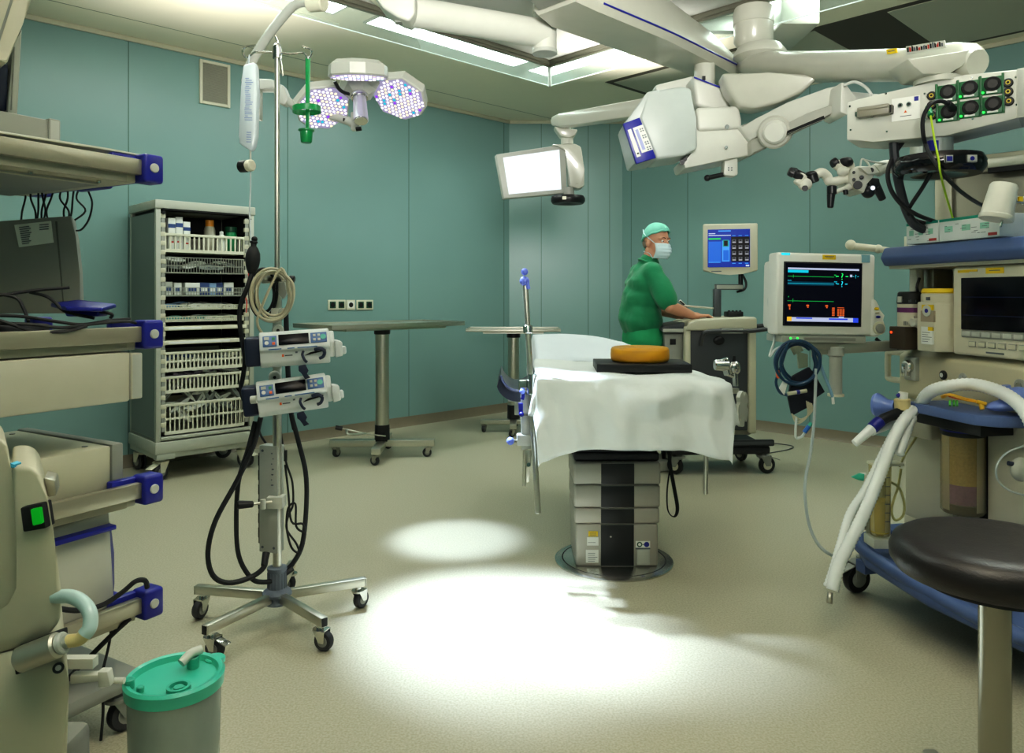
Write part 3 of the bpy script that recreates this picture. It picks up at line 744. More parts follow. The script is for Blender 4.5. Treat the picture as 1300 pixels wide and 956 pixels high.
# power strip box on the pole
pb = thing('power_strip', 'upright grey metal power box clamped to the lower pole of the drip stand', 'power strip', W(340, 704, 2.84))
Mx = frame(W(342, 702, 2.86), (.96, -.28, 0))
mb = MB(M_lgrey); hh = (702-566) * 2.86 / FOC; mb.bx(-.045, .035, 0, .045, 0, hh, Mx, b=.003); mb.build('housing', pb)
mb = MB(M_black); mb.bx(-.052, -.045, .004, .04, .03, hh-.03, Mx, b=.003)
for i in range(6): mb.bx(-.057, -.051, .008, .036, .05+i*.055, .09+i*.055, Mx, b=.003)
mb.build('socket_row', pb)
mb = MB(M_ink)
for i in range(7): mb.cyl((.008+random.uniform(0, .012), -.002, hh*.93-i*.02), (.008+random.uniform(0, .012), 0, hh*.93-i*.02), .0025, M=Mx, seg=8)
for x, z in ((-.03, .02), (.02, .02), (-.03, hh-.02)): mb.cyl((x, -.002, z), (x, 0, z), .005, M=Mx, seg=12)
mb.build('screw', pb)
mb = MB(M_white); q = W(337, 640, 2.8); mb.cyl(W(334, 634, 2.8), W(334, 646, 2.8), .010); mb.bx(IX-.03, IX+.03, IY-.035, IY+.02, W(0, 645, 2.85).z, W(0, 630, 2.85).z, b=.004); mb.m(M_steel).cyl(W(320, 640, 2.79), W(345, 637, 2.82), .005); mb.build('clamp', pb)
mb = MB(M_black); mb.cyl(W(301, 641, 2.77), W(322, 640, 2.79), .016, .012, b=.004); mb.build('clamp_handle', pb)
# hanging cables
for nm, lab, r, pts in (
    ('power_cable', 'leftmost thick black cable looping down from the pumps to the power box', .0095, [(331, 530, 2.80), (322, 565, 2.79), (301, 610, 2.77), (274, 660, 2.74), (264, 700, 2.72), (270, 730, 2.72), (290, 740, 2.74), (318, 733, 2.78), (335, 720, 2.80), (338, 703, 2.83)]),
    ('power_cable', 'inner thick black cable looping past the clamp handle towards the stand hub', .009, [(324, 535, 2.80), (315, 570, 2.79), (303, 610, 2.80), (300, 660, 2.80), (303, 705, 2.80), (318, 733, 2.80), (333, 739, 2.82), (352, 735, 2.86), (372, 722, 2.90)]),
    ('power_cable', 'thick black cable right of the stand pole running down to the hub', .0095, [(372, 535, 2.92), (380, 565, 2.93), (388, 600, 2.93), (389, 640, 2.93), (384, 690, 2.93), (372, 715, 2.92), (362, 724, 2.91)]),
    ('power_cable', 'black cable hanging straight behind the upper pump', .010, [(363, 395, 2.93), (364, 430, 2.93), (366, 480, 2.93), (369, 520, 2.92), (374, 545, 2.92)]),
    ('thin_cable', 'thin black cable with knotted loops right of the stand pole', .0042, [(355, 540, 2.92), (360, 570, 2.93), (364, 590, 2.93), (371, 612, 2.93), (372, 640, 2.93), (366, 655, 2.93), (364, 672, 2.92), (376, 690, 2.92), (380, 702, 2.92), (370, 695, 2.92), (364, 670, 2.90), (366, 645, 2.90), (375, 640, 2.90), (376, 668, 2.90), (386, 675, 2.90), (384, 665, 2.90), (370, 662, 2.90), (366, 625, 2.92), (362, 590, 2.94)]),
    ('thin_cable', 'thin black cable arching behind the pole below the lower pump', .0045, [(328, 535, 2.85), (330, 550, 2.93), (338, 563, 2.95), (347, 570, 2.95)])):
    mb = MB(M_rubber); mb.tube([W(*q) for q in pts], r, 8, 5)
    if nm == 'thin_cable' and r < .0044: mb.cyl(W(362, 585, 2.93), W(361, 572, 2.93), .008, .011)
    if 'leftmost' in lab: mb.cyl(W(338, 702, 2.83), W(335, 718, 2.80), .014, .011)
    single(mb, nm, lab, 'cable')

# ================================================================== STEEL TABLES ON PEDESTALS
def pedestal_table(c, ang, L, D, z, label, thick=.03):
    t = thing('instrument_table', label, 'table', (c[0], c[1], 0))
    M = frame((c[0], c[1], 0), (math.cos(ang), math.sin(ang), 0))
    mb = MB(M_steel); mb.bx(-L/2, L/2, -D/2, D/2, z-thick, z-.006, M, b=.005)
    for q in ((-L/2, L/2, -D/2, -D/2+.012), (-L/2, L/2, D/2-.012, D/2), (-L/2, -L/2+.012, -D/2, D/2), (L/2-.012, L/2, -D/2, D/2)): mb.bx(*q, z-.008, z+.003, M, b=.002)
    mb.build('table_top', t)
    mb = MB(M_steel); mb.bx(-L/2+.15, L/2-.15, -D/2+.06, D/2-.06, z-thick-.018, z-thick, M); mb.m(M_black).cyl((0, 0, z-thick-.06), (0, 0, z-thick-.018), .062, M=M, b=.004); mb.build('mount', t)
    mb = MB(M_steel); mb.cyl((0, 0, .2), (0, 0, z-thick-.05), .052, M=M, seg=28); mb.m(M_black).cyl((0, 0, .125), (0, 0, .25), .058, .056, M=M, seg=28); mb.build('column', t)
    return t, M
t, M = pedestal_table((-1.0, 5.80), math.radians(43.8), 1.2, .56, 1.035, 'long stainless steel table on a single wheeled column below the wall sockets')
Mb = M @ Matrix.Rotation(math.radians(-42), 4, 'Z')
for sx, half in ((1, .40), (0, .33)):
    mb = MB(M_steel)
    if sx: mb.bx(-half, half, -.035, .035, .085, .135, Mb, b=.004)
    else: mb.bx(-.035, .035, -half, half, .085, .13, Mb, b=.004)
    l = mb.build('foot_bar', t)
    for s in (-1, 1):
        p = Mb @ V((s*(half-.04) if sx else 0, 0 if sx else s*(half-.04), 0)); caster(l, p, .086, random.uniform(0, 6), M_alu, M_tyre, w=.028)
mb = MB(M_steel); mb.tube([Mb @ V(p) for p in ((.03, -.05, .17), (-.1, -.16, .21), (-.22, -.22, .25), (-.28, -.23, .265))], .011, 8, 5, flat=.5); mb.tube([Mb @ V(p) for p in ((-.1, -.16, .21), (-.2, -.28, .225), (-.23, -.24, .25))], .009, 8, 5); mb.m(M_black).cyl((-.26, -.227, .26), (-.31, -.233, .27), .016, M=Mb); mb.build('foot_pedal', t)
t2, M2 = pedestal_table(((638-650)*6.85/FOC + .10, 6.85), math.radians(-1), .84, .42, .945, 'smaller stainless steel table near the room corner, partly behind the operating table', .025)
for sx, half in ((1, .30), (0, .28)):
    mb = MB(M_steel)
    if sx: mb.bx(-half, half, -.03, .03, .075, .115, M2, b=.004)
    else: mb.bx(-.03, .03, -half, half, .075, .115, M2, b=.004)
    l = mb.build('foot_bar', t2)
    for s in (-1, 1):
        caster(l, M2 @ V((s*(half-.035) if sx else 0, 0 if sx else s*(half-.035), 0)), .076, random.uniform(0, 6), M_alu, M_tyre, w=.024)
# ================================================================== SUPPLY CABINET ON CASTORS
KO = V((-2.364, 5.0, 0)); MK = frame(KO, U)           # x right along front, y into depth, z up
kx, kd = .68, .53
cab = thing('supply_cabinet', 'tall open pale grey supply cabinet on castors against the teal left wall', 'cabinet', MK @ V((kx/2, kd/2, 0)))
m_cab2 = mat('cabinet_grey', '#a9aca0', .42); m_cabside = mat('cabinet_side_panel', '#6f7a74', .45)
mb = MB(m_cabside); mb.bx(.0, .02, .04, kd-.03, .27, 1.80, MK); mb.bx(kx-.02, kx, .04, kd-.03, .27, 1.80, MK); mb.build('side_panel', cab)
mb = MB(m_cab2)
for x in (0, kx-.032):
    for y in (0, kd-.035): mb.bx(x, x+.032, y, y+.035, .24, 1.83, MK, b=.004)
mb.bx(0, .03, .03, kd-.03, .24, .29, MK); 
mb.build('corner_post', cab)
mb = MB(m_cab2); mb.bx(-.008, kx+.008, -.008, kd+.005, 1.825, 1.883, MK, b=.006); mb.m(M_dark).bx(.04, kx-.05, -.0085, .1, 1.818, 1.828, MK); mb.build('top_cover', cab)
mb = MB(mat('cabinet_back', '#20241f', .8)); mb.bx(.03, kx-.03, kd-.03, kd-.01, .27, 1.83, MK); mb.bx(.025, .028, .03, kd-.03, .27, 1.83, MK); mb.bx(kx-.028, kx-.025, .03, kd-.03, .27, 1.83, MK); mb.build('back_panel', cab)
mb = MB(m_cab2); mb.bx(-.01, kx+.01, -.015, kd+.01, .185, .265, MK, b=.008); mb.bx(0, kx, 0, kd, .15, .19, MK, b=.004); mb.m(m_cab2).bx(.03, kx-.03, -.012, .03, .275, .295, MK, b=.003); mb.bx(.0, .12, -.012, .05, .145, .185, MK, b=.004); mb.build('plinth', cab)
mb = MB(M_cream)
mb.m(M_greyp)
for x in (.034, kx-.066): mb.bx(x+.004, x+.028, .012, .016, .33, 1.80, MK)
mb.m(M_beige)
for k in range(24):
    z = .36 + k * .061
    for x in (.034, kx-.066): mb.bx(x, x+.032, .01, .035, z, z+.03, MK, b=.002)
mb.build('shelf_runner', cab)
mb = MB(M_black); mb.cyl((.05, -.002, 1.80), (.05, .02, 1.80), .012, M=MK); mb.bx(kx-.03, kx-.022, -.004, 0, 1.79, 1.80, MK); mb.build('latch', cab)
for x, y, f, b_ in ((.06, .06, -1.9, True), (kx-.06, .06, -.4, True), (.06, kd-.06, 2.5, False), (kx-.06, kd-.06, .4, False)):
    caster(cab, MK @ V((x, y, 0)), .15, f, M_cream, M_tyre, brake=b_, twin=True, w=.045)

m_bask = mat('basket_plastic', '#c9c9b6', .5)
def basket(z0, z1, rows, label, y0=.02, name='storage_basket', n=19, contents=True, bar=.011):
    x0, x1, d = .068, kx-.068, .42
    t = MB(m_bask)
    h = z1 - z0
    def side(Mx, L, nn):
        t.bx(-.004, L+.004, -.006, .008, h-.018, h, Mx, b=.003)
        t.bx(0, L, -.002, .006, 0, .022, Mx)
        zs = [.022 + (h-.04) * i / rows for i in range(rows + 1)]
        for z in zs[1:-1]: t.bx(0, L, -.002, .005, z-.007, z+.007, Mx)
        for i in range(nn + 1):
            x = L * i / nn; t.bx(x-bar/2, x+bar/2, -.0015, .0045, .01, h-.01, Mx)
    side(MK @ Matrix.Translation((x0, y0, z0)), x1-x0, n)
    side(MK @ Matrix.Translation((x0, y0, z0)) @ Matrix.Rotation(PI/2, 4, 'Z'), d, 12)
    side(MK @ Matrix.Translation((x1, y0, z0)) @ Matrix.Rotation(PI/2, 4, 'Z'), d, 12)
    t.bx(x0, x1, y0+d-.006, y0+d, z0, z1, MK); t.bx(x0, x1, y0, y0+d, z0, z0+.004, MK)
    return single(t, name, label, 'basket')
basket(1.537, 1.665, 1, 'topmost slotted cream basket in the supply cabinet, holding bottles', n=17)
m_clear = mat('wire_tray_plastic', '#8f9288', .4)
def tray(z0, z1, label, m=None):
    x0, x1, y0, d = .068, kx-.068, .02, .42
    t = MB(m or m_clear); t.bx(x0, x1, y0, y0+d, z0, z0+.008, MK)
    h = z1 - z0
    for k, zz in enumerate((h, h*.5)): t.bx(x0, x1, y0-.003, y0+.003, z0+zz-.005, z0+zz, MK)
    for i in range(30):
        x = x0 + (x1-x0)*i/29; t.bx(x-.0018, x+.0018, y0-.002, y0+.002, z0, z0+h, MK)
    t.bx(x0, x0+.006, y0, y0+d, z0, z0+h, MK); t.bx(x1-.006, x1, y0, y0+d, z0, z0+h, MK)
    return single(t, 'wire_tray', label, 'tray')
tray(1.395, 1.505, 'upper wire tray below the bottle basket in the supply cabinet')
tray(1.238, 1.30, 'second wire tray in the supply cabinet, holding blue and white boxes')
tray(1.146, 1.18, 'third shallow wire tray in the supply cabinet, full of white packs', m_bask)
tray(1.064, 1.10, 'fourth shallow wire tray in the supply cabinet, above the white pull-out shelves', m_bask)
for z0, lab in ((1.008, 'upper white pull-out shelf in the middle of the supply cabinet'), (.912, 'lower white pull-out shelf in the middle of the supply cabinet')):
    mb = MB(M_cream); mb.bx(.055, kx-.055, .0, .44, z0, z0+.026, MK, b=.003); mb.m(M_paper).bx(.08, .3 if z0 > 1 else .5, -.002, .0, z0+.006, z0+.02, MK)
    single(mb, 'pull_out_shelf', lab, 'shelf')
basket(.728, .862, 2, 'upper slotted cream basket in the lower half of the supply cabinet', n=20)
basket(.583, .698, 1, 'middle slotted cream basket with lilac packs heaped above its rim', n=20)
basket(.305, .512, 2, 'lowest and deepest slotted cream basket in the supply cabinet', n=18, bar=.008)

# contents
PK = {'w': mat('pack_white', '#cfd2cb', .5), 'b': mat('pack_pale_blue', '#7f9dc0', .5), 'l': mat('pack_lilac', '#8d7d95', .55), 'd': mat('pack_dark_blue', '#2f4678', .5), 'g': mat('pack_grey', '#8c938f', .45), 't': mat('pack_teal', '#5e9a95', .5)}
def pack(x, y, z, w, d, h, key, tilt, label, group):
    M = MK @ Matrix.Translation((x, y, z)) @ Matrix.Rotation(tilt, 4, 'Y') @ Matrix.Rotation(random.uniform(-.15, .15), 4, 'X')
    mb = MB(PK[key])
    a, b, c = w/2, d/2, h/2
    rings = []
    for i in range(5):
        f = -1 + i / 2; th = c * (1 - .75 * abs(f) ** 2) + .001
        rings.append([M @ V((a*f, -b, -th)), M @ V((a*f, b, -th)), M @ V((a*f, b*.96, th)), M @ V((a*f, -b*.96, th))])
    mb.loft(rings, True); 
    mb.m(M_ink).quad([M @ V((-a*.3, -b-.0006, c*.2)), M @ V((a*.1, -b-.0006, c*.2)), M @ V((a*.1, -b-.0006, -c*.1)), M @ V((-a*.3, -b-.0006, -c*.1))])
    return single(mb, 'sterile_pack', label, 'pack', group)
def heap(n, z0, zr, keys, label, group, w=(.09, .15), h=(.018, .035), tilt=.5, y=(.05, .12)):
    for i in range(n):
        x = .11 + (kx-.22) * (i + .5) / n + random.uniform(-.015, .015)
        key = random.choice(keys)
        pack(x, random.uniform(*y) + .07, z0 + random.uniform(0, zr), random.uniform(*w), .14, random.uniform(*h), key, random.uniform(-tilt, tilt), {'w': 'white', 'b': 'pale blue', 'l': 'lilac', 'd': 'dark blue', 'g': 'grey', 't': 'teal'}[key] + ' ' + label % nth(i, n), group)
heap(8, 1.44, .05, 'wwg', 'pack in the upper wire tray, %s', 'packs in the upper wire tray', tilt=.1)
heap(8, 1.168, .012, 'wwwb', 'pack in the third, shallow wire tray, %s', 'packs in the third wire tray', h=(.02, .04), tilt=.15)
heap(8, 1.085, .01, 'wwgt', 'flat pack in the fourth, shallow wire tray, %s', 'packs in the fourth wire tray', h=(.02, .035), tilt=.1)
heap(9, .775, .06, 'gwwd', 'pack inside the upper of the three lower baskets, %s', 'packs in the upper lower-half basket', tilt=.4)
heap(13, .675, .07, 'llwl', 'pack heaped in the middle of the three lower baskets, %s', 'packs in the middle lower-half basket', tilt=.5)
heap(16, .42, .15, 'wwgw', 'pack standing in the lowest deep basket, %s', 'packs in the lowest basket', w=(.12, .17), h=(.02, .04), tilt=1.0)
# boxes in second tray
bx_specs = [(.11, .05, .03, .09, 'w'), (.165, .05, .055, .085, 'w'), (.26, .10, .075, .085, 'w'), (.345, .07, .06, .088, 'd'), (.405, .05, .05, .085, 'b'), (.455, .05, .045, .088, 'd'), (.52, .07, .06, .09, 'w')]
for i, (x, w, d, h, k) in enumerate(bx_specs):
    M = MK @ Matrix.Translation((x, .09, 1.247))
    mb = MB(PK[k]); mb.bx(-w/2, w/2, -d/2, d/2, 0, h, M, b=.002); mb.m(PK['d'] if k == 'w' else M_paper).bx(-w*.35, w*.3, -d/2-.001, -d/2+.001, h*.3, h*.62, M)
    pos = ['leftmost, narrow white', 'second from the left, white', 'third from the left, widest white', 'fourth from the left, dark blue', 'fifth from the left, pale blue', 'sixth from the left, dark blue', 'rightmost, white'][i]
    single(mb, 'medicine_box', pos + ' carton in the second wire tray of the cabinet', 'box', 'cartons in the second wire tray')
# top basket bottles
def bottle(x, y, r, h, body, cap, label, neck=.35, caph=.03, name='bottle'):
    z0 = 1.545; M = MK @ Matrix.Translation((x, y, z0))
    t = thing(name, label, 'bottle', M @ V((0, 0, 0)), 0, None)
    mb = MB(body); mb.lathe([(0, 0), (r*.92, 0), (r, .008), (r, h*.68), (r*.9, h*.76), (r*neck, h*.86), (r*neck, h-caph), (0, h-caph)], M, 24); mb.build('body', t)
    mb = MB(cap); mb.cyl((0, 0, h-caph-.004), (0, 0, h), r*neck*1.25, M=M, seg=18, b=.003); mb.build('cap', t)
bottle(.405, .12, .038, .235, mat('clear_amber', '#a8a595', .3), mat('orange_cap', '#d68a1e', .4), 'tall clear bottle with orange cap in the top basket of the supply cabinet', .62, .05)
bottle(.465, .06, .030, .155, PK['w'], PK['w'], 'small white squeeze bottle in the top basket of the supply cabinet', .35, .03)
bottle(.555, .11, .042, .195, M_green, mat('dark_green_cap', '#0b4a30', .4), 'green bottle at the right end of the top basket of the supply cabinet', .8, .035)
for k, (x, h, c, lab) in enumerate(((.115, .225, 'w', 'left'), (.165, .235, 'w', 'middle'), (.215, .205, 'w', 'right'))):
    M = MK @ Matrix.Translation((x, .07, 1.545)); mb = MB(PK[c]); mb.bx(-.023, .023, -.035, .035, 0, h, M, b=.002); mb.m(PK['d']).bx(-.0235, .0235, -.0355, -.03, h*.70, h*.82, M); mb.m(mat('red_print', '#b33b34', .6)).bx(-.015, .012, -.0358, -.03, h*.25, h*.3, M)
    single(mb, 'medicine_box', 'white blue-banded carton, %s one of three at the top basket\'s left' % lab, 'box', 'cartons in the top basket')
mb = MB(mat('red_cord', '#c23a2c', .5)); mb.tube([MK @ V(p) for p in ((.625, -.012, 1.44), (.63, -.02, 1.36), (.60, -.02, 1.26), (.615, -.02, 1.20), (.612, -.02, 1.12))], .007, 8, 5, flat=.4)
single(mb, 'red_strap', 'red strap hanging on the right rail of the supply cabinet', 'strap')

# ================================================================== PERSON
def organic(name, caps, balls, m, voxel, smooth, parent, label=None, extra=None, sub=0):
    mb = MB(m)
    for p0, p1, r0, r1 in caps:
        p0, p1 = V(p0), V(p1)
        mb.ball(p0, r0, u=16, v=10); mb.ball(p1, r1, u=16, v=10)
        d = (p1 - p0)
        if d.length > 1e-5: mb.cyl(p0, p1, r0, r1, seg=20)
    for c, sc, M in balls: mb.ball((0, 0, 0), 1.0, sc, M @ Matrix.Translation(V(c)) if M else Matrix.Translation(V(c)), u=28, v=18)
    if extra: extra(mb)
    me = bpy.data.meshes.new('tmp'); bmesh.ops.recalc_face_normals(mb.bm, faces=mb.bm.faces); mb.bm.to_mesh(me); mb.bm.free()
    o = bpy.data.objects.new('tmp', me); COL.objects.link(o)
    md = o.modifiers.new('r', 'REMESH'); md.mode = 'VOXEL'; md.voxel_size = voxel; md.use_smooth_shade = True
    ms = o.modifiers.new('s', 'SMOOTH'); ms.factor = .5; ms.iterations = smooth
    m2 = bpy.data.meshes.new_from_object(o.evaluated_get(bpy.context.evaluated_depsgraph_get()))
    bpy.data.objects.remove(o); bpy.data.meshes.remove(me)
    m2.name = name; m2.materials.clear(); m2.materials.append(m)
    for p in m2.polygons: p.use_smooth = True; p.material_index = 0
    o = bpy.data.objects.new(name, m2); COL.objects.link(o)
    if parent is not None:
        o.parent = parent; m2.transform(root_matrix(parent).inverted())
    if label: o['label'] = label
    return o

fd = V((1, .08, 0)).normalized(); rd = V((.08, -1, 0)).normalized()      # facing, his right
PB = V((.945, 5.45, 0))
person = thing('person', 'person in green scrubs, cap and face mask leaning on a trolley with both hands', 'person', PB)
def B(f, r, z): return PB + fd * f + rd * r + V((0, 0, z))
m_skin = mat('skin', '#c79379', .5, var=.06, scale=20, spec=.35)
m_scrub = mat('green_scrub_cloth', '#127a52', .85, var=.10, scale=9, bump=.35, bscale=22, sheen=.15)
m_cap = mat('mint_cap_cloth', '#76c0ac', .85, var=.06, scale=20, bump=.2)
m_mask = mat('pale_mask_cloth', '#c6dbe0', .8, var=.03)
hc = V((1.045, 5.45, 1.632))                                                # head centre
g = V((.60, -.79, -.06)).normalized()                                        # gaze
hs = V((0, 0, 1)).cross(g).normalized(); hu = g.cross(hs).normalized()
MH = Matrix.Identity(4)
for i in range(3): MH[i][0], MH[i][1], MH[i][2], MH[i][3] = g[i], hs[i], hu[i], hc[i]   # x forward, y left, z up
shR, shL = V((.995, 5.30, 1.405)), V((.955, 5.65, 1.405))
elR, wrR = V((1.093, 5.205, 1.165)), V((1.285, 5.345, 1.10))
elL, wrL = V((1.02, 5.76, 1.16)), V((1.215, 5.53, 1.098))
hip = V((.945, 5.45, .93))
capsB = [(hip + rd * .07, hip - rd * .07, .10, .10), (hip + V((0, 0, .05)), V((.94, 5.46, 1.12)), .105, .105), (V((.94, 5.46, 1.12)), V((.965, 5.475, 1.33)), .100, .085),
         (V((.965, 5.475, 1.33)) + rd * .08, V((.965, 5.475, 1.33)) - rd * .08, .085, .085),
         (shR - rd * .02, shL + rd * .02, .06, .06), (V((.975, 5.468, 1.42)), V((1.02, 5.455, 1.57)), .058, .054),
         (shR, elR, .055, .045), (elR, elR.lerp(wrR, .35), .045, .043), (elR.lerp(wrR, .35), wrR, .043, .028),
         (shL, elL, .055, .045), (elL, elL.lerp(wrL, .35), .045, .043), (elL.lerp(wrL, .35), wrL, .043, .028)]
for s in (1, -1):
    hj, kn, an = B(0, .095*s, .88), B(.03, .10*s, .49), B(-.03, .105*s, .09)
    capsB += [(hj, kn, .085, .055), (kn, kn.lerp(an, .3), .055, .055), (kn.lerp(an, .3), an, .055, .038), (an, B(.1, .11*s, .035), .036, .03)]
def hand(wr, d, side, up):
    """palm resting flat with four unequal bent fingers and a thumb; d = pointing direction"""
    d = V(d).normalized(); sd = V(side).normalized(); up = V(up)
    out = []
    out += [(wr, wr + d * .03, .026, .026)]
    k0 = wr + d * .085
    for i, (o, L) in enumerate(((-.030, .066), (-.010, .075), (.010, .070), (.029, .055))):
        kn = k0 + sd * o - d * abs(o) * .25 + up * .004
        out += [(wr + sd * o * .55 + d * .015, kn, .016, .0125)]
        m1 = kn + d * L * .45 + sd * o * .2 + up * .004; m2 = m1 + d * L * .33 - up * .010; m3 = m2 + d * L * .22 - up * .010
        out += [(kn, m1, .0105, .0095), (m1, m2, .0095, .0088), (m2, m3, .0088, .0078)]
    tb = wr + d * .03 - sd * .026; t1 = tb + d * .035 - sd * .026; t2 = t1 + d * .032 - sd * .010 - up * .004
    out += [(tb, t1, .014, .012), (t1, t2, .0115, .009)]
    return out
ct = 1.076        # trolley top height
capsB += hand(wrR, V((.96, .22, -.06)), V((.25, -.97, 0)), V((0, 0, 1)))
capsB += hand(wrL, V((.98, -.12, -.05)), V((-.12, -.98, 0)) * -1, V((0, 0, 1)))
ballsB = [((-.008, 0, .035), (.098, .078, .092), MH), ((.03, 0, -.035), (.066, .062, .085), MH), ((.05, 0, -.085), (.042, .045, .035), MH),
          ((.096, 0, -.02), (.018, .015, .030), MH), ((.104, 0, -.038), (.016, .018, .013), MH),
          ((.075, .03, .022), (.022, .026, .011), MH), ((.075, -.03, .022), (.022, .026, .011), MH),
          ((.068, .04, -.035), (.022, .024, .022), MH), ((.068, -.04, -.035), (.022, .024, .022), MH),
          ((.078, 0, -.072), (.022, .026, .012), MH),
          ((-.004, .082, -.012), (.021, .013, .034), MH), ((-.004, -.082, -.012), (.021, .013, .034), MH)]
body = organic('body', capsB, ballsB, m_skin, .0062, 3, person)
# eyes and brows
for s in (1, -1):
    mb = MB(mat('eye_white', '#d8d4cc', .2)); mb.ball((.083, .030*s, .004), 0.0098, M=MH, u=14, v=10); mb.m(M_dark).ball((.0885, .0290*s, .003), .0056, M=MH, u=10, v=8); mb.build('eye', person)
    mb = MB(mat('brow_hair', '#4a3a2c', .8)); mb.tube([MH @ V(p) for p in ((.094, .012*s, .024), (.096, .028*s, .029), (.086, .046*s, .024))], .0042, 6, 4, flat=.6); mb.build('eyebrow', person)
# cap: shell over the skull with tied tails
def capfn(u, v):
    th = 2*PI*u; el = PI/2 * v
    rim = .028 + .012 * math.cos(th) - .036 * (math.cos(th) < 0) * -math.cos(th) * -1
    x = .104 * math.cos(th) * math.cos(el) - .010; y = .085 * math.sin(th) * math.cos(el)
    zb = .042 + .040 * math.cos(th)                                       # front rim higher, nape lower
    z = zb + (.137 - zb) * math.sin(el) + .003 * math.sin(th * 9) * math.cos(el)
    return MH @ V((x, y, z))
mb = MB(m_cap); mb.grid(capfn, 40, 14)
mb.tube([capfn(i/40, .0) for i in range(40)], .006, 6, 2, closed=True)
mb.tube([MH @ V(p) for p in ((-.112, 0, .0), (-.125, .012, -.03), (-.115, .02, -.07))], .008, 6, 4, flat=.3)
mb.build('surgical_cap', person, sharp=80, solid=.004)
hair = MB(mat('short_grey_hair', '#7d7468', .8)); hair.ball((-.055, 0, -.012), 1, (.056, .066, .05), MH); hair.build('hair', person)
def maskfn(u, v):
    a = -1 + 2*u; b = -1 + 2*v
    y = .074 * a * (1 - .10 * b * b); z = -.066 - .054 * b
    x = .130 - .066 * a*a - .020 * b*b - .012*(b > 0)*b + .004 * math.sin(b * 14) * (1 - a*a)
    return MH @ V((x, y, z))
mb = MB(m_mask); mb.grid(maskfn, 18, 16)
for s in (1, -1):
    mb.tube([maskfn(.5+.5*s, 0.0), MH @ V((.02, .082*s, .01)), MH @ V((-.04, .085*s, .05)), MH @ V((-.09, .045*s, .085))], .0035, 6, 4, flat=.4)
    mb.tube([maskfn(.5+.5*s, 1.0), MH @ V((.0, .072*s, -.085)), MH @ V((-.06, .060*s, -.075)), MH @ V((-.10, .01*s, -.07))], .0035, 6, 4, flat=.4)
mb.build('face_mask', person, sharp=80, solid=.003)
# clothes
capsS = [(V((.93, 5.445, 1.07)) + rd * .065, V((.93, 5.445, 1.07)) - rd * .065, .140, .140), (V((.925, 5.45, 1.08)), V((.935, 5.465, 1.22)), .158, .142),
         (V((.935, 5.465, 1.2)) + rd * .065, V((.935, 5.465, 1.2)) - rd * .065, .130, .130), (V((.955, 5.47, 1.32)) + rd * .09, V((.955, 5.47, 1.32)) - rd * .09, .115, .115),
         (shR - rd * .01, shL + rd * .01, .078, .078), (V((.965, 5.47, 1.40)), V((.99, 5.465, 1.475)), .088, .075),
         (shR, shR.lerp(elR, .80), .074, .078), (shL, shL.lerp(elL, .80), .074, .078)]
shirt = organic('scrub_shirt', capsS, [], m_scrub, .011, 4, person)
capsT = [(V((.935, 5.45, 1.0)) + rd * .075, V((.935, 5.45, 1.0)) - rd * .075, .118, .118), (hip + rd * .085, hip - rd * .085, .132, .132), (hip + rd * .075 - V((0, 0, .08)), hip - rd * .075 - V((0, 0, .08)), .125, .125)]
for s in (1, -1):
    hj, kn, an = B(0, .095*s, .86), B(.03, .10*s, .49), B(-.03, .105*s, .12)
    capsT += [(hj, kn, .108, .085), (kn, an, .085, .072)]
organic('scrub_trousers', capsT, [], mat('green_trouser_cloth', '#1f9462', .85, var=.10, scale=9, bump=.35, bscale=22), .012, 4, person)
# displace the shirt with folds
for o in (shirt,):
    for v in o.data.vertices:
        p = v.co; n = v.normal
        f = .010 * math.sin(p.z * 46 + p.x * 30 + 4 * noise.noise(p * 5)) * max(0, noise.noise(p * 3.3) + .3) + .010 * noise.noise(p * 11)
        v.co = p + n * f
mb = MB(m_scrub); mb.tube([V((.99, 5.465, 1.472)) + V((.070 * math.cos(k*PI/10), .082 * math.sin(k*PI/10), -.035 * math.cos(k*PI/10) + .0)) for k in range(20)], .007, 6, 2, closed=True); mb.build('collar', person)
for s in (1, -1):
    mb = MB(mat('white_clog', '#c8c8c0', .5)); Mc = frame(B(.02, .108*s, 0), fd)
    mb.prism([(-.10, -.045, 0), (.04, -.05, 0), (.13, -.04, 0), (.16, 0, 0), (.13, .045, 0), (.04, .05, 0), (-.10, .045, 0), (-.12, 0, 0)], (0, 0, .075), Mc, b=.02, seg=3); mb.build('clog', person)

# ================================================================== TROLLEY the person leans on
TO = V((1.385, 5.42, 0)); MT = frame(TO, (1, .06, 0))
tr = thing('equipment_trolley', 'cream and grey wheeled equipment trolley with handle bar and monitor post under the leaning person', 'trolley', TO)
m_tgrey = mat('trolley_dark_panel', '#3c4144', .45)
mb = MB(M_beige); mb.prism([(-.20, -.20, 1.0), (-.17, -.20, 1.055), (-.10, -.20, 1.078), (.29, -.20, 1.095), (.31, -.20, 1.085), (.31, -.20, 1.0)], (0, .44, 0), MT, b=.014, seg=3); mb.build('top_cover', tr)
mb = MB(M_beige); mb.bx(-.20, -.155, -.19, -.14, .28, 1.03, MT, b=.012); mb.bx(.255, .31, -.19, -.14, .28, 1.03, MT, b=.012); mb.bx(-.19, .30, -.13, .22, .26, 1.0, MT, b=.015); mb.build('body', tr)
mb = MB(m_tgrey); mb.bx(-.155, .255, -.165, -.12, .30, 1.0, MT, b=.006); mb.m(M_black).ball((.05, -.165, .93), .032, (1.3, .5, 1), MT); mb.build('front_panel', tr)
mb = MB(M_greyp); mb.bx(-.33, -.19, -.14, .18, .30, .98, MT, b=.012); mb.m(M_black).bx(-.29, -.25, -.146, -.13, .90, .94, MT); mb.build('side_module', tr)
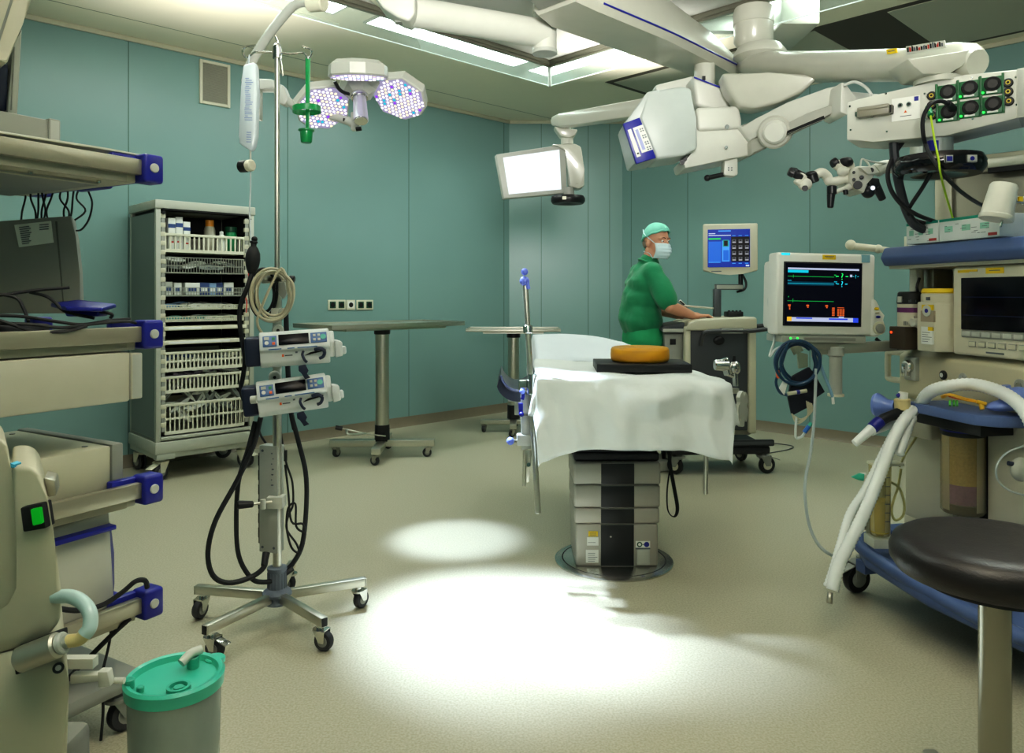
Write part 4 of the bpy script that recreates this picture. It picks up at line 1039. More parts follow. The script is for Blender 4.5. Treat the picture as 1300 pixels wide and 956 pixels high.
mb = MB(m_tgrey); mb.prism([(-.36, -.16, 1.0), (-.34, -.16, 1.03), (-.19, -.16, 1.055), (-.19, -.16, 1.0)], (0, .32, 0), MT, b=.006); mb.m(M_lgrey).bx(-.35, -.20, -.17, -.158, .985, 1.015, MT, b=.003); mb.build('keyboard_tray', tr)
mb = MB(mat('handle_grey', '#3a3d3f', .4)); mb.tube([MT @ V(p) for p in ((-.09, -.20, .90), (-.085, -.235, .975), (-.05, -.25, .995), (.1, -.25, 1.0), (.25, -.25, 1.0), (.40, -.24, 1.02), (.45, -.2, 1.03), (.45, -.05, 1.03), (.38, .02, 1.02))], .016, 10, 6); mb.m(M_lgrey).bx(.03, .19, -.262, -.238, .98, 1.02, MT, b=.004); mb.build('handle_bar', tr)
mb = MB(M_black); mb.bx(.155, .265, -.06, .04, 1.09, 1.128, MT, b=.006)
for i in range(4): mb.cyl((.17+i*.027, -.03, 1.125), (.17+i*.027, -.03, 1.137), .008, M=MT)
mb.build('control_box', tr)
mb = MB(mat('post_grey', '#4d5256', .4, .3)); mb.bx(.075, .125, .0, .05, 1.09, 1.29, MT, b=.006); mb.m(M_lgrey).bx(.085, .29, .005, .045, 1.285, 1.325, MT, b=.006); mb.m(M_black).cyl((.275, .025, 1.32), (.275, .025, 1.40), .016, M=MT); mb.tube([MT @ V(p) for p in ((.29, .04, 1.40), (.32, .04, 1.34), (.31, .04, 1.29), (.25, .03, 1.27))], .009, 8, 4); mb.build('monitor_post', tr)
mb = MB(M_steel); mb.cyl((-.15, .0, 1.17), (.08, .02, 1.15), .007, M=MT); mb.m(M_black).prism([(-.19, .0, 1.20), (-.13, .0, 1.15), (-.12, .0, 1.165), (-.175, .0, 1.215)], (0, .02, 0), MT, b=.004); mb.build('side_rod', tr)
mb = MB(M_rubber); mb.bx(-.32, .40, -.22, .24, .14, .20, MT, b=.02); mb.m(m_tgrey).bx(.12, .42, -.235, -.20, .20, .245, MT, b=.01); mb.build('base', tr)
for x, y, f in ((-.24, -.18, 2.4), (.36, -.18, .2), (-.24, .2, 1), (.36, .2, 2)):
    caster(tr, MT @ V((x, y, 0)), .15, f, M_greyp, M_black, brake=x > 0, hub=M_cream, w=.03)
# its monitor
Mm = frame(W(927, 349, 5.36), (.98, -.22, 0))
mn = thing('display_monitor', 'cream monitor with blue scan screen standing above the trolley', 'monitor', W(927, 349, 5.40))
sw, sh = .188, .365
mb = MB(M_beige); mb.prism([(-sw, 0, .03), (-sw*.5, 0, .008), (0, 0, 0), (sw*.5, 0, .008), (sw, 0, .03), (sw, 0, sh), (-sw, 0, sh)], (0, .05, 0), Mm, b=.010, seg=3); mb.prism([(-sw*.8, .05, .06), (sw*.8, .05, .06), (sw*.8, .05, sh-.04), (-sw*.8, .05, sh-.04)], (0, .05, 0), Mm, b=.02); mb.m(M_ink).bx(-.13, -.06, -.001, .004, .022, .029, Mm); mb.build('housing', mn)
mb = MB(glow('screen_deep_blue', '#0a2f8e', 1.0))
x0, x1, z0, z1 = -.155, .135, .055, .325
mb.bx(x0, x1, -.004, .003, z0, z1, Mm)
def R_(m, a, b, c, d, y=-.0048): mb.m(m).rect(x0 + (x1-x0)*a, x0 + (x1-x0)*b, z0 + (z1-z0)*c, z0 + (z1-z0)*d, Mm, y)
gb, gl, gg, gw = glow('screen_blue', '#1a62c8', 1.0), glow('screen_light_blue', '#3f8fe0', 1.1), glow('screen_green', '#24c050', 1.0), glow('screen_white', '#b9c8e0', 1.0)
gk = glow('screen_black', '#05070d', .3)
R_(gb, .02, .32, .12, .68); R_(gl, .34, .52, .15, .70); R_(gb, .37, .50, .18, .45, -.0052); R_(gw, .02, .55, .83, .85); R_(gw, .02, .18, .88, .90); R_(gg, .02, .31, .73, .77); R_(gl, .02, .30, .12, .14, -.0052); R_(gl, .25, .55, .94, .97); R_(gw, .90, .98, .02, .06)
R_(glow('screen_teal', '#1a8a80', 1.0), .36, .50, .54, .72, -.0055); R_(gk, .385, .475, .56, .70, -.006)
R_(gk, .555, .99, .14, .80)
for i in range(3):
    for j in range(4):
        cx_, cz_ = .625 + .15*i, .22 + .155*j
        R_(glow('scan_grey', '#5a5c62', .8), cx_-.045, cx_+.045, cz_-.05, cz_+.045, -.0055)
        R_(gk, cx_-.02, cx_+.02, cz_, cz_+.03, -.006); R_(glow('scan_light', '#a8a8b0', .9), cx_-.04, cx_+.04, cz_-.045, cz_-.02, -.006)
    R_(gl, .58+.15*i, .66+.15*i, .82, .835); R_(gl, .58+.15*i, .66+.15*i, .09, .11)
mb.build('screen', mn)
# loose cable on the floor
mb = MB(mat('grey_cord', '#5c6062', .5)); mb.tube([V((1.80, 5.60, .14)), V((1.86, 5.72, .03)), V((2.0, 5.9, .006)), V((2.22, 6.05, .006)), V((2.30, 6.2, .006)), V((2.1, 6.35, .006)), V((1.9, 6.3, .006))], .004, 6, 6)
single(mb, 'floor_cable', 'thin grey cable lying on the floor to the right of the equipment trolley', 'cable')
# ================================================================== SURGICAL LAMP
def outline(mb, pts, Y, depth, b=.0, seg=2):
    """flat-sided body whose front face lies at depth Y"""
    return mb.prism([W(x, y, Y) for x, y in pts], (0, depth, 0), b=b, seg=seg)
M_lampw = mat('lamp_white', '#a9aba2', .38)
lc = W(456, 112, 3.8)
n = V((.10, -.42, -.90)).normalized()
eS = V((1, .02, .10)); eS = (eS - n * eS.dot(n)).normalized(); eU = n.cross(eS); eU = eU if eU.z > 0 else -eU
lamp = thing('surgical_lamp', 'lit three-petal surgical lamp with sterile handle hanging from its ceiling arm', 'surgical lamp', V((.17, 3.9, CEIL)))
led_w = glow('led_face', '#a59dc0', .8); led_b = glow('led_white', '#f4efff', 1.35); led_y = glow('led_warm', '#ffecc8', 1.15); led_p = glow('led_violet', '#8a3fe0', 1.1); led_c = glow('led_cyan', '#1fb6d6', 1.0)
petal_frames = []
for deg in (80, 210, 330):
    an = math.radians(deg)
    rad = (eS * math.cos(an) + eU * math.sin(an)).normalized()
    tilt = .62 if deg == 80 else .30
    nn = (n * math.cos(tilt) - rad * math.sin(tilt)).normalized()             # petals lean inwards
    rr = (rad * math.cos(tilt) + n * math.sin(tilt)).normalized()
    c = lc + rad * (.175 if deg == 80 else .235 if deg == 210 else .205) + n * (.085 if deg == 80 else .0)
    tg = nn.cross(rr).normalized()
    M = Matrix.Identity(4)
    for i in range(3): M[i][0], M[i][1], M[i][2], M[i][3] = rr[i], tg[i], nn[i], c[i]      # x outwards, y sideways, z shining direction
    petal_frames.append((M.copy(), c, nn))
    hexo = [(-.115, -.075), (-.02, -.145), (.085, -.125), (.150, -.02), (.150, .02), (.085, .125), (-.02, .145), (-.115, .075)]
    hexo = [(-.125, -.055), (-.03, -.14), (.09, -.12), (.145, -.035), (.145, .035), (.09, .12), (-.03, .14), (-.125, .055)]
    mb = MB(M_lampw)
    R0 = [M @ V((x*.80, y*.80, -.075)) for x, y in hexo]; R1 = [M @ V((x*1.0, y*1.0, -.055)) for x, y in hexo]; R2 = [M @ V((x*1.03, y*1.03, -.006)) for x, y in hexo]; R3 = [M @ V((x*.985, y*.985, .0)) for x, y in hexo]
    mb.loft([R0, R1, R2, R3], True); pt = mb.build('petal', lamp, sharp=25)
    mb = MB(led_w); mb.prism([(x*.95, y*.95, .0005) for x, y in hexo], (0, 0, .003), M)
    k = 0
    for i in range(-6, 7):
        for j in range(-7, 8):
            x, y = i * .0215 + (.0107 if j % 2 else 0), j * .0187
            ins = -.105 < x < .13 and abs(y) < .125 and (abs(y) < .13 - max(0, x-.06)*1.2) and (abs(y) < .055 + (x+.115)*.9)
            if not ins: continue
            h = (i * 7 + j * 13 + deg) % 23
            m_ = led_p if h in (3, 4, 5) and (i // 2 + j // 2) % 2 else led_c if h in (11, 17) else (led_y if (i + j) % 3 == 0 else led_b)
            mb.m(m_).lathe([(0, .0066), (.0075, .0055), (.0085, .0036)], M @ Matrix.Translation((x, y, 0)), 6, False)
            mb.m(m_).quad([M @ V((x + .0075 * math.cos(q), y + .0075 * math.sin(q), .0056)) for q in (0, PI/2, PI, 3*PI/2)])
    mb.build('led_array', pt)
mb = MB(M_lampw)
Mh = Matrix.Identity(4)
for i in range(3): Mh[i][0], Mh[i][1], Mh[i][2], Mh[i][3] = eS[i], eU[i], -n[i], lc[i]
mb.lathe([(0, .07), (.06, .07), (.10, .05), (.105, .02), (.085, -.02), (.05, -.045), (0, -.045)], Mh, 6); mb.build('hub', lamp, sharp=25)
mb = MB(mat('lamp_handle_metal', '#b9b9c4', .3, .6)); ha = lc + n * .035; hd = (n + V((.03, .03, 0))).normalized()
mb.cyl(ha, ha + hd * .03, .040, .038, seg=26); mb.cyl(ha + hd * .03, ha + hd * .165, .032, .037, seg=26); mb.m(M_chrome).cyl(ha + hd * .165, ha + hd * .17, .033, seg=24)
mb.m(M_chrome).cyl(ha + hd * .022, ha + hd * .03, .0415, seg=26); mb.build('handle', lamp)
mb = MB(M_black); mb.tube([lc + eS * -.10 + eU * .10 + n * .03, lc + eS * -.085 + eU * .06 + n * .05, lc + eS * -.06 + eU * .03 + n * .05, lc + eS * -.045 + eU * .0 + n * .03], .009, 8, 4); mb.build('gap_seal', lamp)
# yoke and arms
Yl = 3.95
mb = MB(M_lampw); mb.tube([W(440, 152, Yl), W(452, 158, Yl), W(455, 140, Yl), W(456, 118, 3.88)], .022, 10, 5); mb.bx(*sorted((W(446, 0, Yl).x, W(457, 0, Yl).x)), Yl-.02, Yl+.02, W(0, 166, Yl).z, W(0, 143, Yl).z, b=.006); mb.m(M_black).cyl(W(436, 152, Yl), W(443, 153, Yl), .012); mb.cyl(W(452, 164, Yl-.03), W(459, 163, Yl-.03), .011); mb.build('yoke', lamp)
mb = MB(M_lampw); mb.tube([W(453, 158, Yl), W(430, 150, Yl+.02), W(405, 145, Yl+.04), W(380, 138, Yl+.05), W(360, 124, Yl+.05)], .024, 12, 5, flat=.9); mb.build('yoke_arm', lamp)
mb = MB(M_lampw); outline(mb, [(348, 104), (360, 108), (366, 124), (362, 134), (352, 130), (346, 116)], Yl+.02, .07, b=.012); outline(mb, [(309, 98), (345, 100), (351, 104), (350, 114), (326, 113), (309, 112)], Yl+.02, .07, b=.012, seg=3); outline(mb, [(322, 112), (330, 113), (330, 152), (322, 150)], Yl+.03, .05, b=.006); mb.build('elbow', lamp)
mb = MB(M_lampw)
mb.tube([W(312, 104, Yl+.05), W(317, 84, Yl), W(333, 56, 3.88), W(352, 30, 3.83), W(372, 8, 3.80), W(384, 3, 3.78), W(398, 3, 3.76)], .0235, 14, 6); mb.build('spring_arm', lamp)
mb = MB(M_cream); mb.cyl(W(392, 4, 3.77), W(412, 3, 3.74), .044, seg=22, b=.006); mb.tube([W(402, 3, 3.76), W(405, -30, 3.74), W(410, -50, 3.72)], .04, 12, 5); mb.tube([W(410, -46, 3.72), W(440, -34, 3.66), W(480, -6, 3.6), W(505, 8, 3.58)], .045, 12, 5); mb.build('pivot', lamp)
Yk = 3.5
mb = MB(M_white); outline(mb, [(470, -12), (527, -12), (527, 17), (519, 27), (505, 22), (486, 10)], Yk, .14, b=.012, seg=3); mb.m(M_greyp).cyl(W(507, 22, Yk+.07), W(507, 30, Yk+.07), .022); mb.build('knuckle', lamp)
mb = MB(M_white); A, Bp = V((.17, 3.9, 2.60)), V((W(507, 0, Yk).x + .05, Yk + .10, 2.60))
mb.tube([A, A.lerp(Bp, .5), Bp], .072, 18, 4); mb.build('ceiling_arm', lamp)
mb = MB(M_white); mb.cyl((.17, 3.9, 2.50), (.17, 3.9, CEIL-.012), .062, seg=30, b=.004); mb.m(M_lgrey).cyl((.17, 3.9, 2.495), (.17, 3.9, 2.515), .066, seg=30, b=.003); mb.m(M_white).cyl((.17, 3.9, 2.70), (.17, 3.9, 2.712), .065, seg=30); mb.m(M_dark).cyl((.19, 3.83, 2.74), (.19, 3.84, 2.74), .006); mb.build('ceiling_column', lamp)

# ================================================================== MICROSCOPE BOOM
m_boom = mat('boom_white', '#adaea1', .3, coat=.3)
boom = thing('ceiling_boom', 'broad white ceiling boom with a thin blue stripe, between lamp column and microscope', 'ceiling arm', V((.17, 3.9, CEIL)))
E0 = V((.30, 3.69, 0)); nb = V((U.y, -U.x, 0))              # across the boom, towards the camera's right
def sect(s, w, zb, zt, k=.5):
    o = E0 + U * s
    prof = [(-w/2, zb+.03), (-w/2+.03, zb), (w/2-.03, zb), (w/2, zb+.03), (w/2*.98, zb+(zt-zb)*.35), (w/2*.72, zb+(zt-zb)*.75), (w/2*.45, zt), (-w/2*.45, zt), (-w/2*.72, zb+(zt-zb)*.75), (-w/2*.98, zb+(zt-zb)*.35)]
    return [o + nb * a + V((0, 0, z)) for a, z in prof]
mb = MB(m_boom); mb.loft([sect(-.12, .30, 2.62, 2.88), sect(0, .35, 2.60, 2.92), sect(.6, .34, 2.60, 2.88), sect(1.15, .27, 2.59, 2.80), sect(1.38, .24, 2.58, 2.74), sect(1.48, .18, 2.59, 2.72)], True); mb.build('arm_cover', boom, sharp=40)
mb = MB(M_blue); 
for sg in (1,):
    P_ = [E0 + U * s + nb * (w/2 + .0015) + V((0, 0, 2.633)) for s, w in ((.02, .35), (.6, .34), (1.15, .27), (1.36, .245))]
    mb.tube(P_, .005, 6, 3)
mb.build('stripe', boom)
mb = MB(M_greyp); o = E0 + U * -.125; mb.loft([[o + nb*a + V((0, 0, z)) for a, z in ((-.11, 2.64), (.11, 2.64), (.09, 2.84), (-.09, 2.84))], [o - U*.10 + nb*a + V((0, 0, z)) for a, z in ((-.07, 2.65), (.07, 2.65), (.06, 2.8), (-.06, 2.8))]], True); mb.build('arm_neck', boom)
# column with cap at the far end of the boom
Yc = 4.40
cx, cy = W(958, 0, Yc).x, Yc + .02
mb = MB(m_boom); mb.lathe([(0, 2.70), (.09, 2.70), (.112, 2.735), (.112, 2.83), (.116, 2.835), (.116, 2.90), (.108, 2.93), (.07, 2.945), (0, 2.945)], Matrix.Translation((cx, cy, 0)), 36); mb.build('swivel_column', boom)
mb = MB(m_boom); mb.lathe([(0, 2.60), (.10, 2.60), (.15, 2.64), (.15, 2.66), (.12, 2.70), (0, 2.71)], Matrix.Translation((cx + .03, cy - .02, 0)), 36); mb.build('swivel_base', boom)
mb = MB(m_boom); mb.bx(W(968, 0, 5.0).x, W(1022, 0, 4.9).x, 4.65, 5.3, 2.92, CEIL-.001, frame((0, 0, 0), (1, 0, 0)), b=.02); mb.m(M_lgrey).bx(W(860, 0, 5.05).x, W(985, 0, 5.05).x, 5.05, 5.12, CEIL-.10, CEIL-.001); mb.build('ceiling_box', boom)
# lower swivel under the boom end carrying the console and monitor arm
lx, ly = W(893, 0, 4.36).x, 4.36
mb = MB(M_white); outline(mb, [(832, 108), (880, 96), (882, 116), (834, 124)], 4.40, .12, b=.01); outline(mb, [(880, 94), (924, 112), (936, 136), (905, 140), (884, 134)], 4.22, .26, b=.02, seg=3); mb.build('swivel_neck', boom)
mb = MB(M_blue); mb.prism([W(881, 97, 4.21), W(923, 113, 4.21), W(923, 115, 4.21), W(881, 99, 4.21)], (0, .004, 0)); mb.m(M_black).bx(W(892, 0, 4.2).x, W(896, 0, 4.2).x, 4.205, 4.22, W(0, 101, 4.2).z, W(0, 96, 4.2).z); mb.build('stripe', boom)

# microscope
mic = thing('surgical_microscope', 'white ceiling-mounted operating microscope with console head, jointed arm and black eyepieces', 'microscope', V((lx, ly, 2.5)))
Yh = 4.0
mb = MB(mat('console_white', '#aab2ad', .4))
outline(mb, [(822, 116), (866, 109), (878, 112), (884, 150), (886, 188), (870, 197), (834, 202), (812, 150)], Yh, .30, b=.016, seg=3)
mb.prism([W(814, 150, Yh), W(793, 156, Yh+.02), W(806, 207, Yh+.02), W(833, 203, Yh)], (0, .28, 0), b=.01); mb.prism([W(793, 156, Yh+.02), W(822, 116, Yh), W(840, 113, Yh), W(826, 150, Yh)], (0, .28, 0), b=.012)
mb.build('console_housing', mic)
pa, pb, pc, pd = W(791, 157, Yh-.012), W(812, 149, Yh-.018), W(833, 200, Yh-.018), W(808, 208, Yh-.012)
def qd(u0, u1, v0, v1, off):
    f = lambda u, v: (pa.lerp(pb, u)).lerp(pd.lerp(pc, u), v) + V((0, -off, 0))
    return [f(u0, v0), f(u1, v0), f(u1, v1), f(u0, v1)]
mb = MB(M_blue); mb.prism([pa, pb, pc, pd], (0, .03, 0), b=.003)
mb.m(M_paper).quad(qd(.12, .32, .18, .86, .003)); mb.quad(qd(.42, 1.0, .18, .80, .003)); mb.m(mat('lilac_print', '#9aa0cc', .6)).quad(qd(.50, .66, .24, .74, .004))
mb.m(M_ink)
for v in (.25, .41, .57, .70):
    for du in (0, .12): mb.quad(qd(.74+du, .82+du, v, v+.03, .0045)); mb.quad(qd(.74+du, .82+du, v+.05, v+.08, .0045))
mb.m(M_dark).quad(qd(.18, .28, .76, .80, .0045))
mb.build('control_panel', mic)
Yb = 4.12
mb = MB(M_white); outline(mb, [(884, 136), (938, 134), (942, 150), (942, 163), (886, 166)], Yb-.05, .30, b=.018, seg=3); outline(mb, [(882, 160), (943, 160), (954, 162), (954, 197), (886, 210), (870, 214), (867, 204), (884, 190)], Yb-.03, .26, b=.010); mb.build('shoulder', mic)
mb = MB(M_chrome); mb.cyl(W(923, 161, Yb-.055), W(923, 161, Yb-.04), .012); mb.cyl(W(922, 187, Yb-.05), W(922, 187, Yb-.025), .009); mb.m(M_black).cyl(W(866, 206, Yb-.05), W(866, 206, Yb), .014); mb.cyl(W(870, 202, Yb-.05), W(870, 202, Yb), .010); mb.build('screw', mic)
mb = MB(M_white); outline(mb, [(920, 202), (937, 200), (937, 222), (932, 224), (919, 222)], Yb, .07, b=.008); mb.m(M_ink)
for x in (925, 929):
    for y in (213, 216): mb.cyl(W(x, y, Yb-.004), W(x, y, Yb+.002), .004, seg=8)
mb.build('grip_block', mic)
mb = MB(M_black); mb.cyl(W(898, 226, Yb+.02), W(921, 221, Yb+.03), .013, b=.003); mb.ball(W(898, 226, Yb+.02), .018); mb.build('grip_handle', mic)
m_armg = mat('arm_grey_cover', '#a5a69b', .4)
mb = MB(M_white); mb.prism([W(938, 160, 4.05), W(960, 152, 4.0), W(1000, 130, 3.85), W(1050, 112, 3.7), W(1074, 105, 3.62), W(1076, 128, 3.62), W(1020, 146, 3.8), W(975, 165, 3.95), W(953, 180, 4.05)], (0, .16, 0), b=.012); mb.build('upper_arm', mic)
mb = MB(m_armg); mb.prism([W(953, 178, 4.03), W(980, 166, 3.93), W(1024, 144, 3.77), W(1074, 126, 3.6), W(1074, 136, 3.6), W(1030, 158, 3.75), W(954, 197, 4.03)], (0, .17, 0), b=.01); mb.cyl(W(983, 168, 3.88), W(986, 166, 4.0), .085, seg=30, b=.01); mb.m(M_dark).prism([W(999, 166, 3.835), W(1046, 146, 3.665), W(1048, 151, 3.665), W(998, 171, 3.835)], (0, .05, 0), b=.002); mb.m(M_white).cyl(W(983, 168, 3.85), W(985, 167, 3.9), .060, seg=30, b=.012); mb.build('arm_cover', mic)
mb = MB(M_white); outline(mb, [(1068, 104), (1074, 105), (1087, 124), (1076, 146), (1067, 142)], 3.56, .2, b=.008)
mb.prism([W(1074, 115, 3.64), W(1180, 125, 3.55), W(1180, 140, 3.55), W(1074, 135, 3.64)], (0, .12, 0), b=.01); mb.cyl(W(1165, 140, 3.6), W(1165, 226, 3.6), .034, seg=20); mb.build('drop_arm', mic)
mb = MB(mat('white_cable', '#c8cac4', .4)); 
for k in (0, .02): mb.tube([W(1072, 108, 3.55+k), W(1085, 104, 3.5+k), W(1098, 110, 3.45+k), W(1106, 120, 3.4+k), W(1112, 135, 3.45+k)], .007, 8, 5)
mb.build('arm_cable', mic)
# optics head
Yo = 3.6
m_ow = mat('optic_white', '#c9c8bb', .35); m_ob = mat('optic_black', '#121318', .35)
mb = MB(m_ow); mb.tube([W(1165, 214, Yo), W(1140, 212, Yo), W(1122, 212, Yo), W(1112, 217, Yo)], .032, 14, 4); mb.build('carrier_arm', mic)
mb = MB(m_ow); outline(mb, [(1082, 214), (1090, 210), (1108, 211), (1118, 219), (1104, 224), (1102, 236), (1098, 246), (1088, 240), (1080, 232)], Yo-.08, .16, b=.012, seg=3); outline(mb, [(1091, 212), (1110, 210), (1118, 219), (1103, 222)], Yo-.10, .05, b=.006); mb.build('optic_body', mic)
mb = MB(m_ob)
for x, y, r in ((1094, 225, .009), (1084, 219, .007), (1084, 228, .008), (1089, 235, .020), (1106, 216, .012)): mb.cyl(W(x, y, Yo-.10), W(x, y, Yo-.07), r, b=.002)
outline(mb, [(1102, 225), (1117, 226), (1118, 236), (1112, 240), (1104, 236)], Yo-.05, .09, b=.008); mb.build('knob', mic)
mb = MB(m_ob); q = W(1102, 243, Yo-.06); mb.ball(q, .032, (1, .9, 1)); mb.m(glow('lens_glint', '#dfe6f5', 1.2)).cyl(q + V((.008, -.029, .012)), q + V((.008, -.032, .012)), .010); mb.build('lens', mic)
mb = MB(m_ob); mb.cyl(W(1110, 232, Yo), W(1121, 254, Yo), .022, .017, b=.005); mb.build('side_handle', mic)
mb = MB(m_ow); mb.cyl(W(1082, 212, Yo), W(1068, 214, Yo), .034, b=.006); mb.cyl(W(1070, 216, Yo-.02), W(1078, 226, Yo-.02), .026, b=.005); mb.ball(W(1070, 218, Yo-.04), .026); mb.m(m_ob).ball(W(1074, 206, Yo-.03), .031, (1.1, 1, .8)); mb.cyl(W(1056, 209, Yo-.02), W(1063, 206, Yo-.02), .022, .026, b=.004); mb.m(m_ow).cyl(W(1061, 208, Yo-.02), W(1068, 213, Yo-.02), .024); mb.cyl(W(1067, 214, Yo-.02), W(1074, 208, Yo-.02), .022); mb.build('binocular_tube', mic)
mb = MB(m_ow); mb.tube([W(1080, 226, Yo-.02), W(1070, 228, Yo-.03), W(1054, 231, Yo-.04), W(1050, 224, Yo-.04), W(1043, 219, Yo-.05), W(1036, 222, Yo-.05)], .022, 14, 5); mb.m(m_ob).cyl(W(1076, 227, Yo-.02), W(1073, 227, Yo-.02), .026); mb.build('assistant_tube', mic)
mb = MB(m_ob); mb.ball(W(1031, 221, Yo-.05), .024, (1.3, 1, .6)); mb.cyl(W(1030, 222, Yo-.05), W(1034, 232, Yo-.05), .024, b=.004); mb.m(m_ow).ball(W(1022, 234, Yo-.05), .030, (1.1, 1, 1)); mb.cyl(W(1020, 222, Yo-.05), W(1012, 234, Yo-.05), .022, b=.004); mb.m(m_ob).cyl(W(1022, 239, Yo-.075), W(1022, 239, Yo-.05), .014); mb.build('observer_head', mic)
for k, (dx, dy) in enumerate(((0, 0), (3, -5))):
    mb = MB(m_ob); mb.cyl(W(1018+dx, 226+dy*.4, Yo-.06+.05*k), W(1008+dx, 221+dy*.4, Yo-.06+.05*k), .0165, b=.003); mb.cyl(W(1008+dx, 221+dy*.4, Yo-.06+.05*k), W(1001+dx*.3, 218+dy*.3, Yo-.06+.05*k), .020, .017, b=.004); mb.build('eyepiece', mic)
mb = MB(m_ob); mb.cyl(W(1056, 236, Yo-.05), W(1056, 247, Yo-.05), .022, b=.004); mb.cyl(W(1055, 246, Yo-.05), W(1054, 264, Yo-.05), .019, .014, b=.004); mb.build('handgrip', mic)
mb = MB(m_ow); mb.cyl(W(1060, 244, Yo-.05), W(1078, 237, Yo-.05), .011, b=.002); mb.cyl(W(1072, 241, Yo-.05), W(1080, 236, Yo-.05), .015, b=.002); mb.m(m_ob).cyl(W(1073, 241, Yo-.06), W(1074, 247, Yo-.06), .011); mb.m(M_steel).cyl(W(1078, 241, Yo-.04), W(1092, 240, Yo-.04), .004); mb.build('grip_link', mic)
mb = MB(M_white); mb.tube([W(1092, 212, Yo-.07), W(1094, 202, Yo-.05), W(1100, 205, Yo-.06), W(1106, 214, Yo-.09)], .004, 8, 4); mb.tube([W(1098, 203, Yo-.05), W(1110, 206, Yo-.04), W(1125, 207, Yo-.03)], .0045, 8, 4); mb.build('optic_cable', mic)

# blank lit monitor on its own arm
wm = thing('display_monitor', 'white-framed monitor with blank bright screen hanging from a white ceiling arm', 'monitor', W(690, 150, 5.5))
mb = MB(m_boom); A = W(704, 155, 5.5); Bq = V((lx + .02, ly + .05, 2.40))
dd = (Bq - A).normalized(); s_ = dd.cross(V((0, 0, 1))).normalized()
mb.loft([[A + s_*a + V((0, 0, z)) for a, z in ((-.03, -.03), (.03, -.03), (.04, .0), (.03, .035), (-.03, .035), (-.04, 0))], [A + dd*.1 + s_*a + V((0, 0, z)) for a, z in ((-.05, -.05), (.05, -.05), (.06, .0), (.05, .045), (-.05, .045), (-.06, 0))], [Bq + s_*a + V((0, 0, z)) for a, z in ((-.06, -.06), (.06, -.06), (.07, .0), (.06, .05), (-.06, .05), (-.07, 0))]], True, b=.01); mb.cyl((lx+.02, ly+.05, 2.30), (lx+.02, ly+.05, 2.62), .06, seg=22); mb.build('suspension_arm', wm)
mb = MB(m_boom); outline(mb, [(703, 160), (734, 164), (730, 172), (722, 175), (712, 173)], 5.44, .12, b=.012); mb.cyl(W(720, 173, 5.5), W(720, 184, 5.5), .045, seg=22); outline(mb, [(700, 183), (730, 182), (738, 186), (742, 215), (742, 236), (735, 240), (722, 236), (720, 190)], 5.46, .12, b=.014); mb.build('yoke', wm)
Mw_ = frame(W(680, 252, 5.42), (.985, .17, .0), (-.12, -.02, 1))
dw, dh = .24, .35
Cm = [W(630, 196, 5.38), W(718, 183, 5.5), W(720, 245, 5.5), W(640, 252, 5.38)]     # front corners: top left, top right, bottom right, bottom left
ctr_ = sum(Cm, V()) / 4; nrm = (Cm[1] - Cm[0]).cross(Cm[3] - Cm[0]).normalized(); nrm = nrm if nrm.y > 0 else -nrm
mb = MB(M_lgrey); mb.prism([Cm[3], Cm[2], Cm[1], Cm[0]], nrm * .07, b=.006); mb.build('bezel', wm)
ins = [ctr_ + (p - ctr_) * f for p, f in zip(Cm, (.82, .80, .82, .84))]
mb = MB(glow('blank_screen', '#dfe9f0', 1.15)); mb.prism([p - nrm * .003 for p in ins[::-1]], nrm * .004); mb.build('screen', wm)
mb = MB(M_greyp); mb.cyl(W(722, 238, 5.5), W(722, 250, 5.5), .04, seg=20); mb.build('handle_shaft', wm)
def ring_handle(mb, c, r, h, m):
    mb.m(m).lathe([(r*.62, -h*.5), (r*.9, -h*.5), (r, -h*.2), (r, h*.2), (r*.93, h*.5), (r*.62, h*.5), (0.02, h*.3), (0.02, -h*.3), (r*.62, -h*.5)], Matrix.Translation(c), 44, False)
mb = MB(M_black); ring_handle(mb, W(721, 254, 5.46), .123, .055, M_black); mb.m(M_cream).bx(W(714, 0, 5.33).x, W(719, 0, 5.33).x, 5.335, 5.35, W(0, 253, 5.33).z, W(0, 249, 5.33).z); mb.build('ring_handle', wm)

# ================================================================== SUPPLY PENDANT
pen = thing('supply_pendant', 'white supply pendant with six green power sockets under a curved ceiling arm', 'pendant', V((cx, cy, 2.6)))
Yp = 2.95
A0 = V((cx + .03, cy - .05, 2.575)); A1 = W(1222, 80, Yp)
ad = (A1 - A0).normalized(); as_ = ad.cross(V((0, 0, 1))).normalized(); au = as_.cross(ad).normalized()
def asec(f, w, h0, h1, drop=0):
    o = A0.lerp(A1, f) + au * drop
    return [o + as_*(w*.5*math.cos(a))*(1 if True else 0) + au * ((h1 if math.sin(a) > 0 else h0) * math.sin(a)) for a in [2*PI*(k+.5)/16 for k in range(16)]]
mb = MB(m_boom); mb.loft([asec(-.10, .10, .05, .04), asec(-.07, .2, .08, .07), asec(0, .24, .10, .085), asec(.4, .20, .085, .07), asec(.8, .18, .075, .065), asec(.97, .19, .08, .08), asec(1.02, .17, .075, .075), asec(1.05, .10, .05, .05)], True); mb.build('arm', pen, sharp=50)
mb = MB(m_boom)
Lq = [(916, 92), (975, 92), (1044, 94), (1020, 116), (990, 130), (960, 137), (938, 134), (922, 112)]
mb.prism([W(x, y, 4.05 - (x - 916) * .0022) for x, y in Lq], (.02, .16, 0), b=.02, seg=3); mb.build('arm_underside_cover', pen)
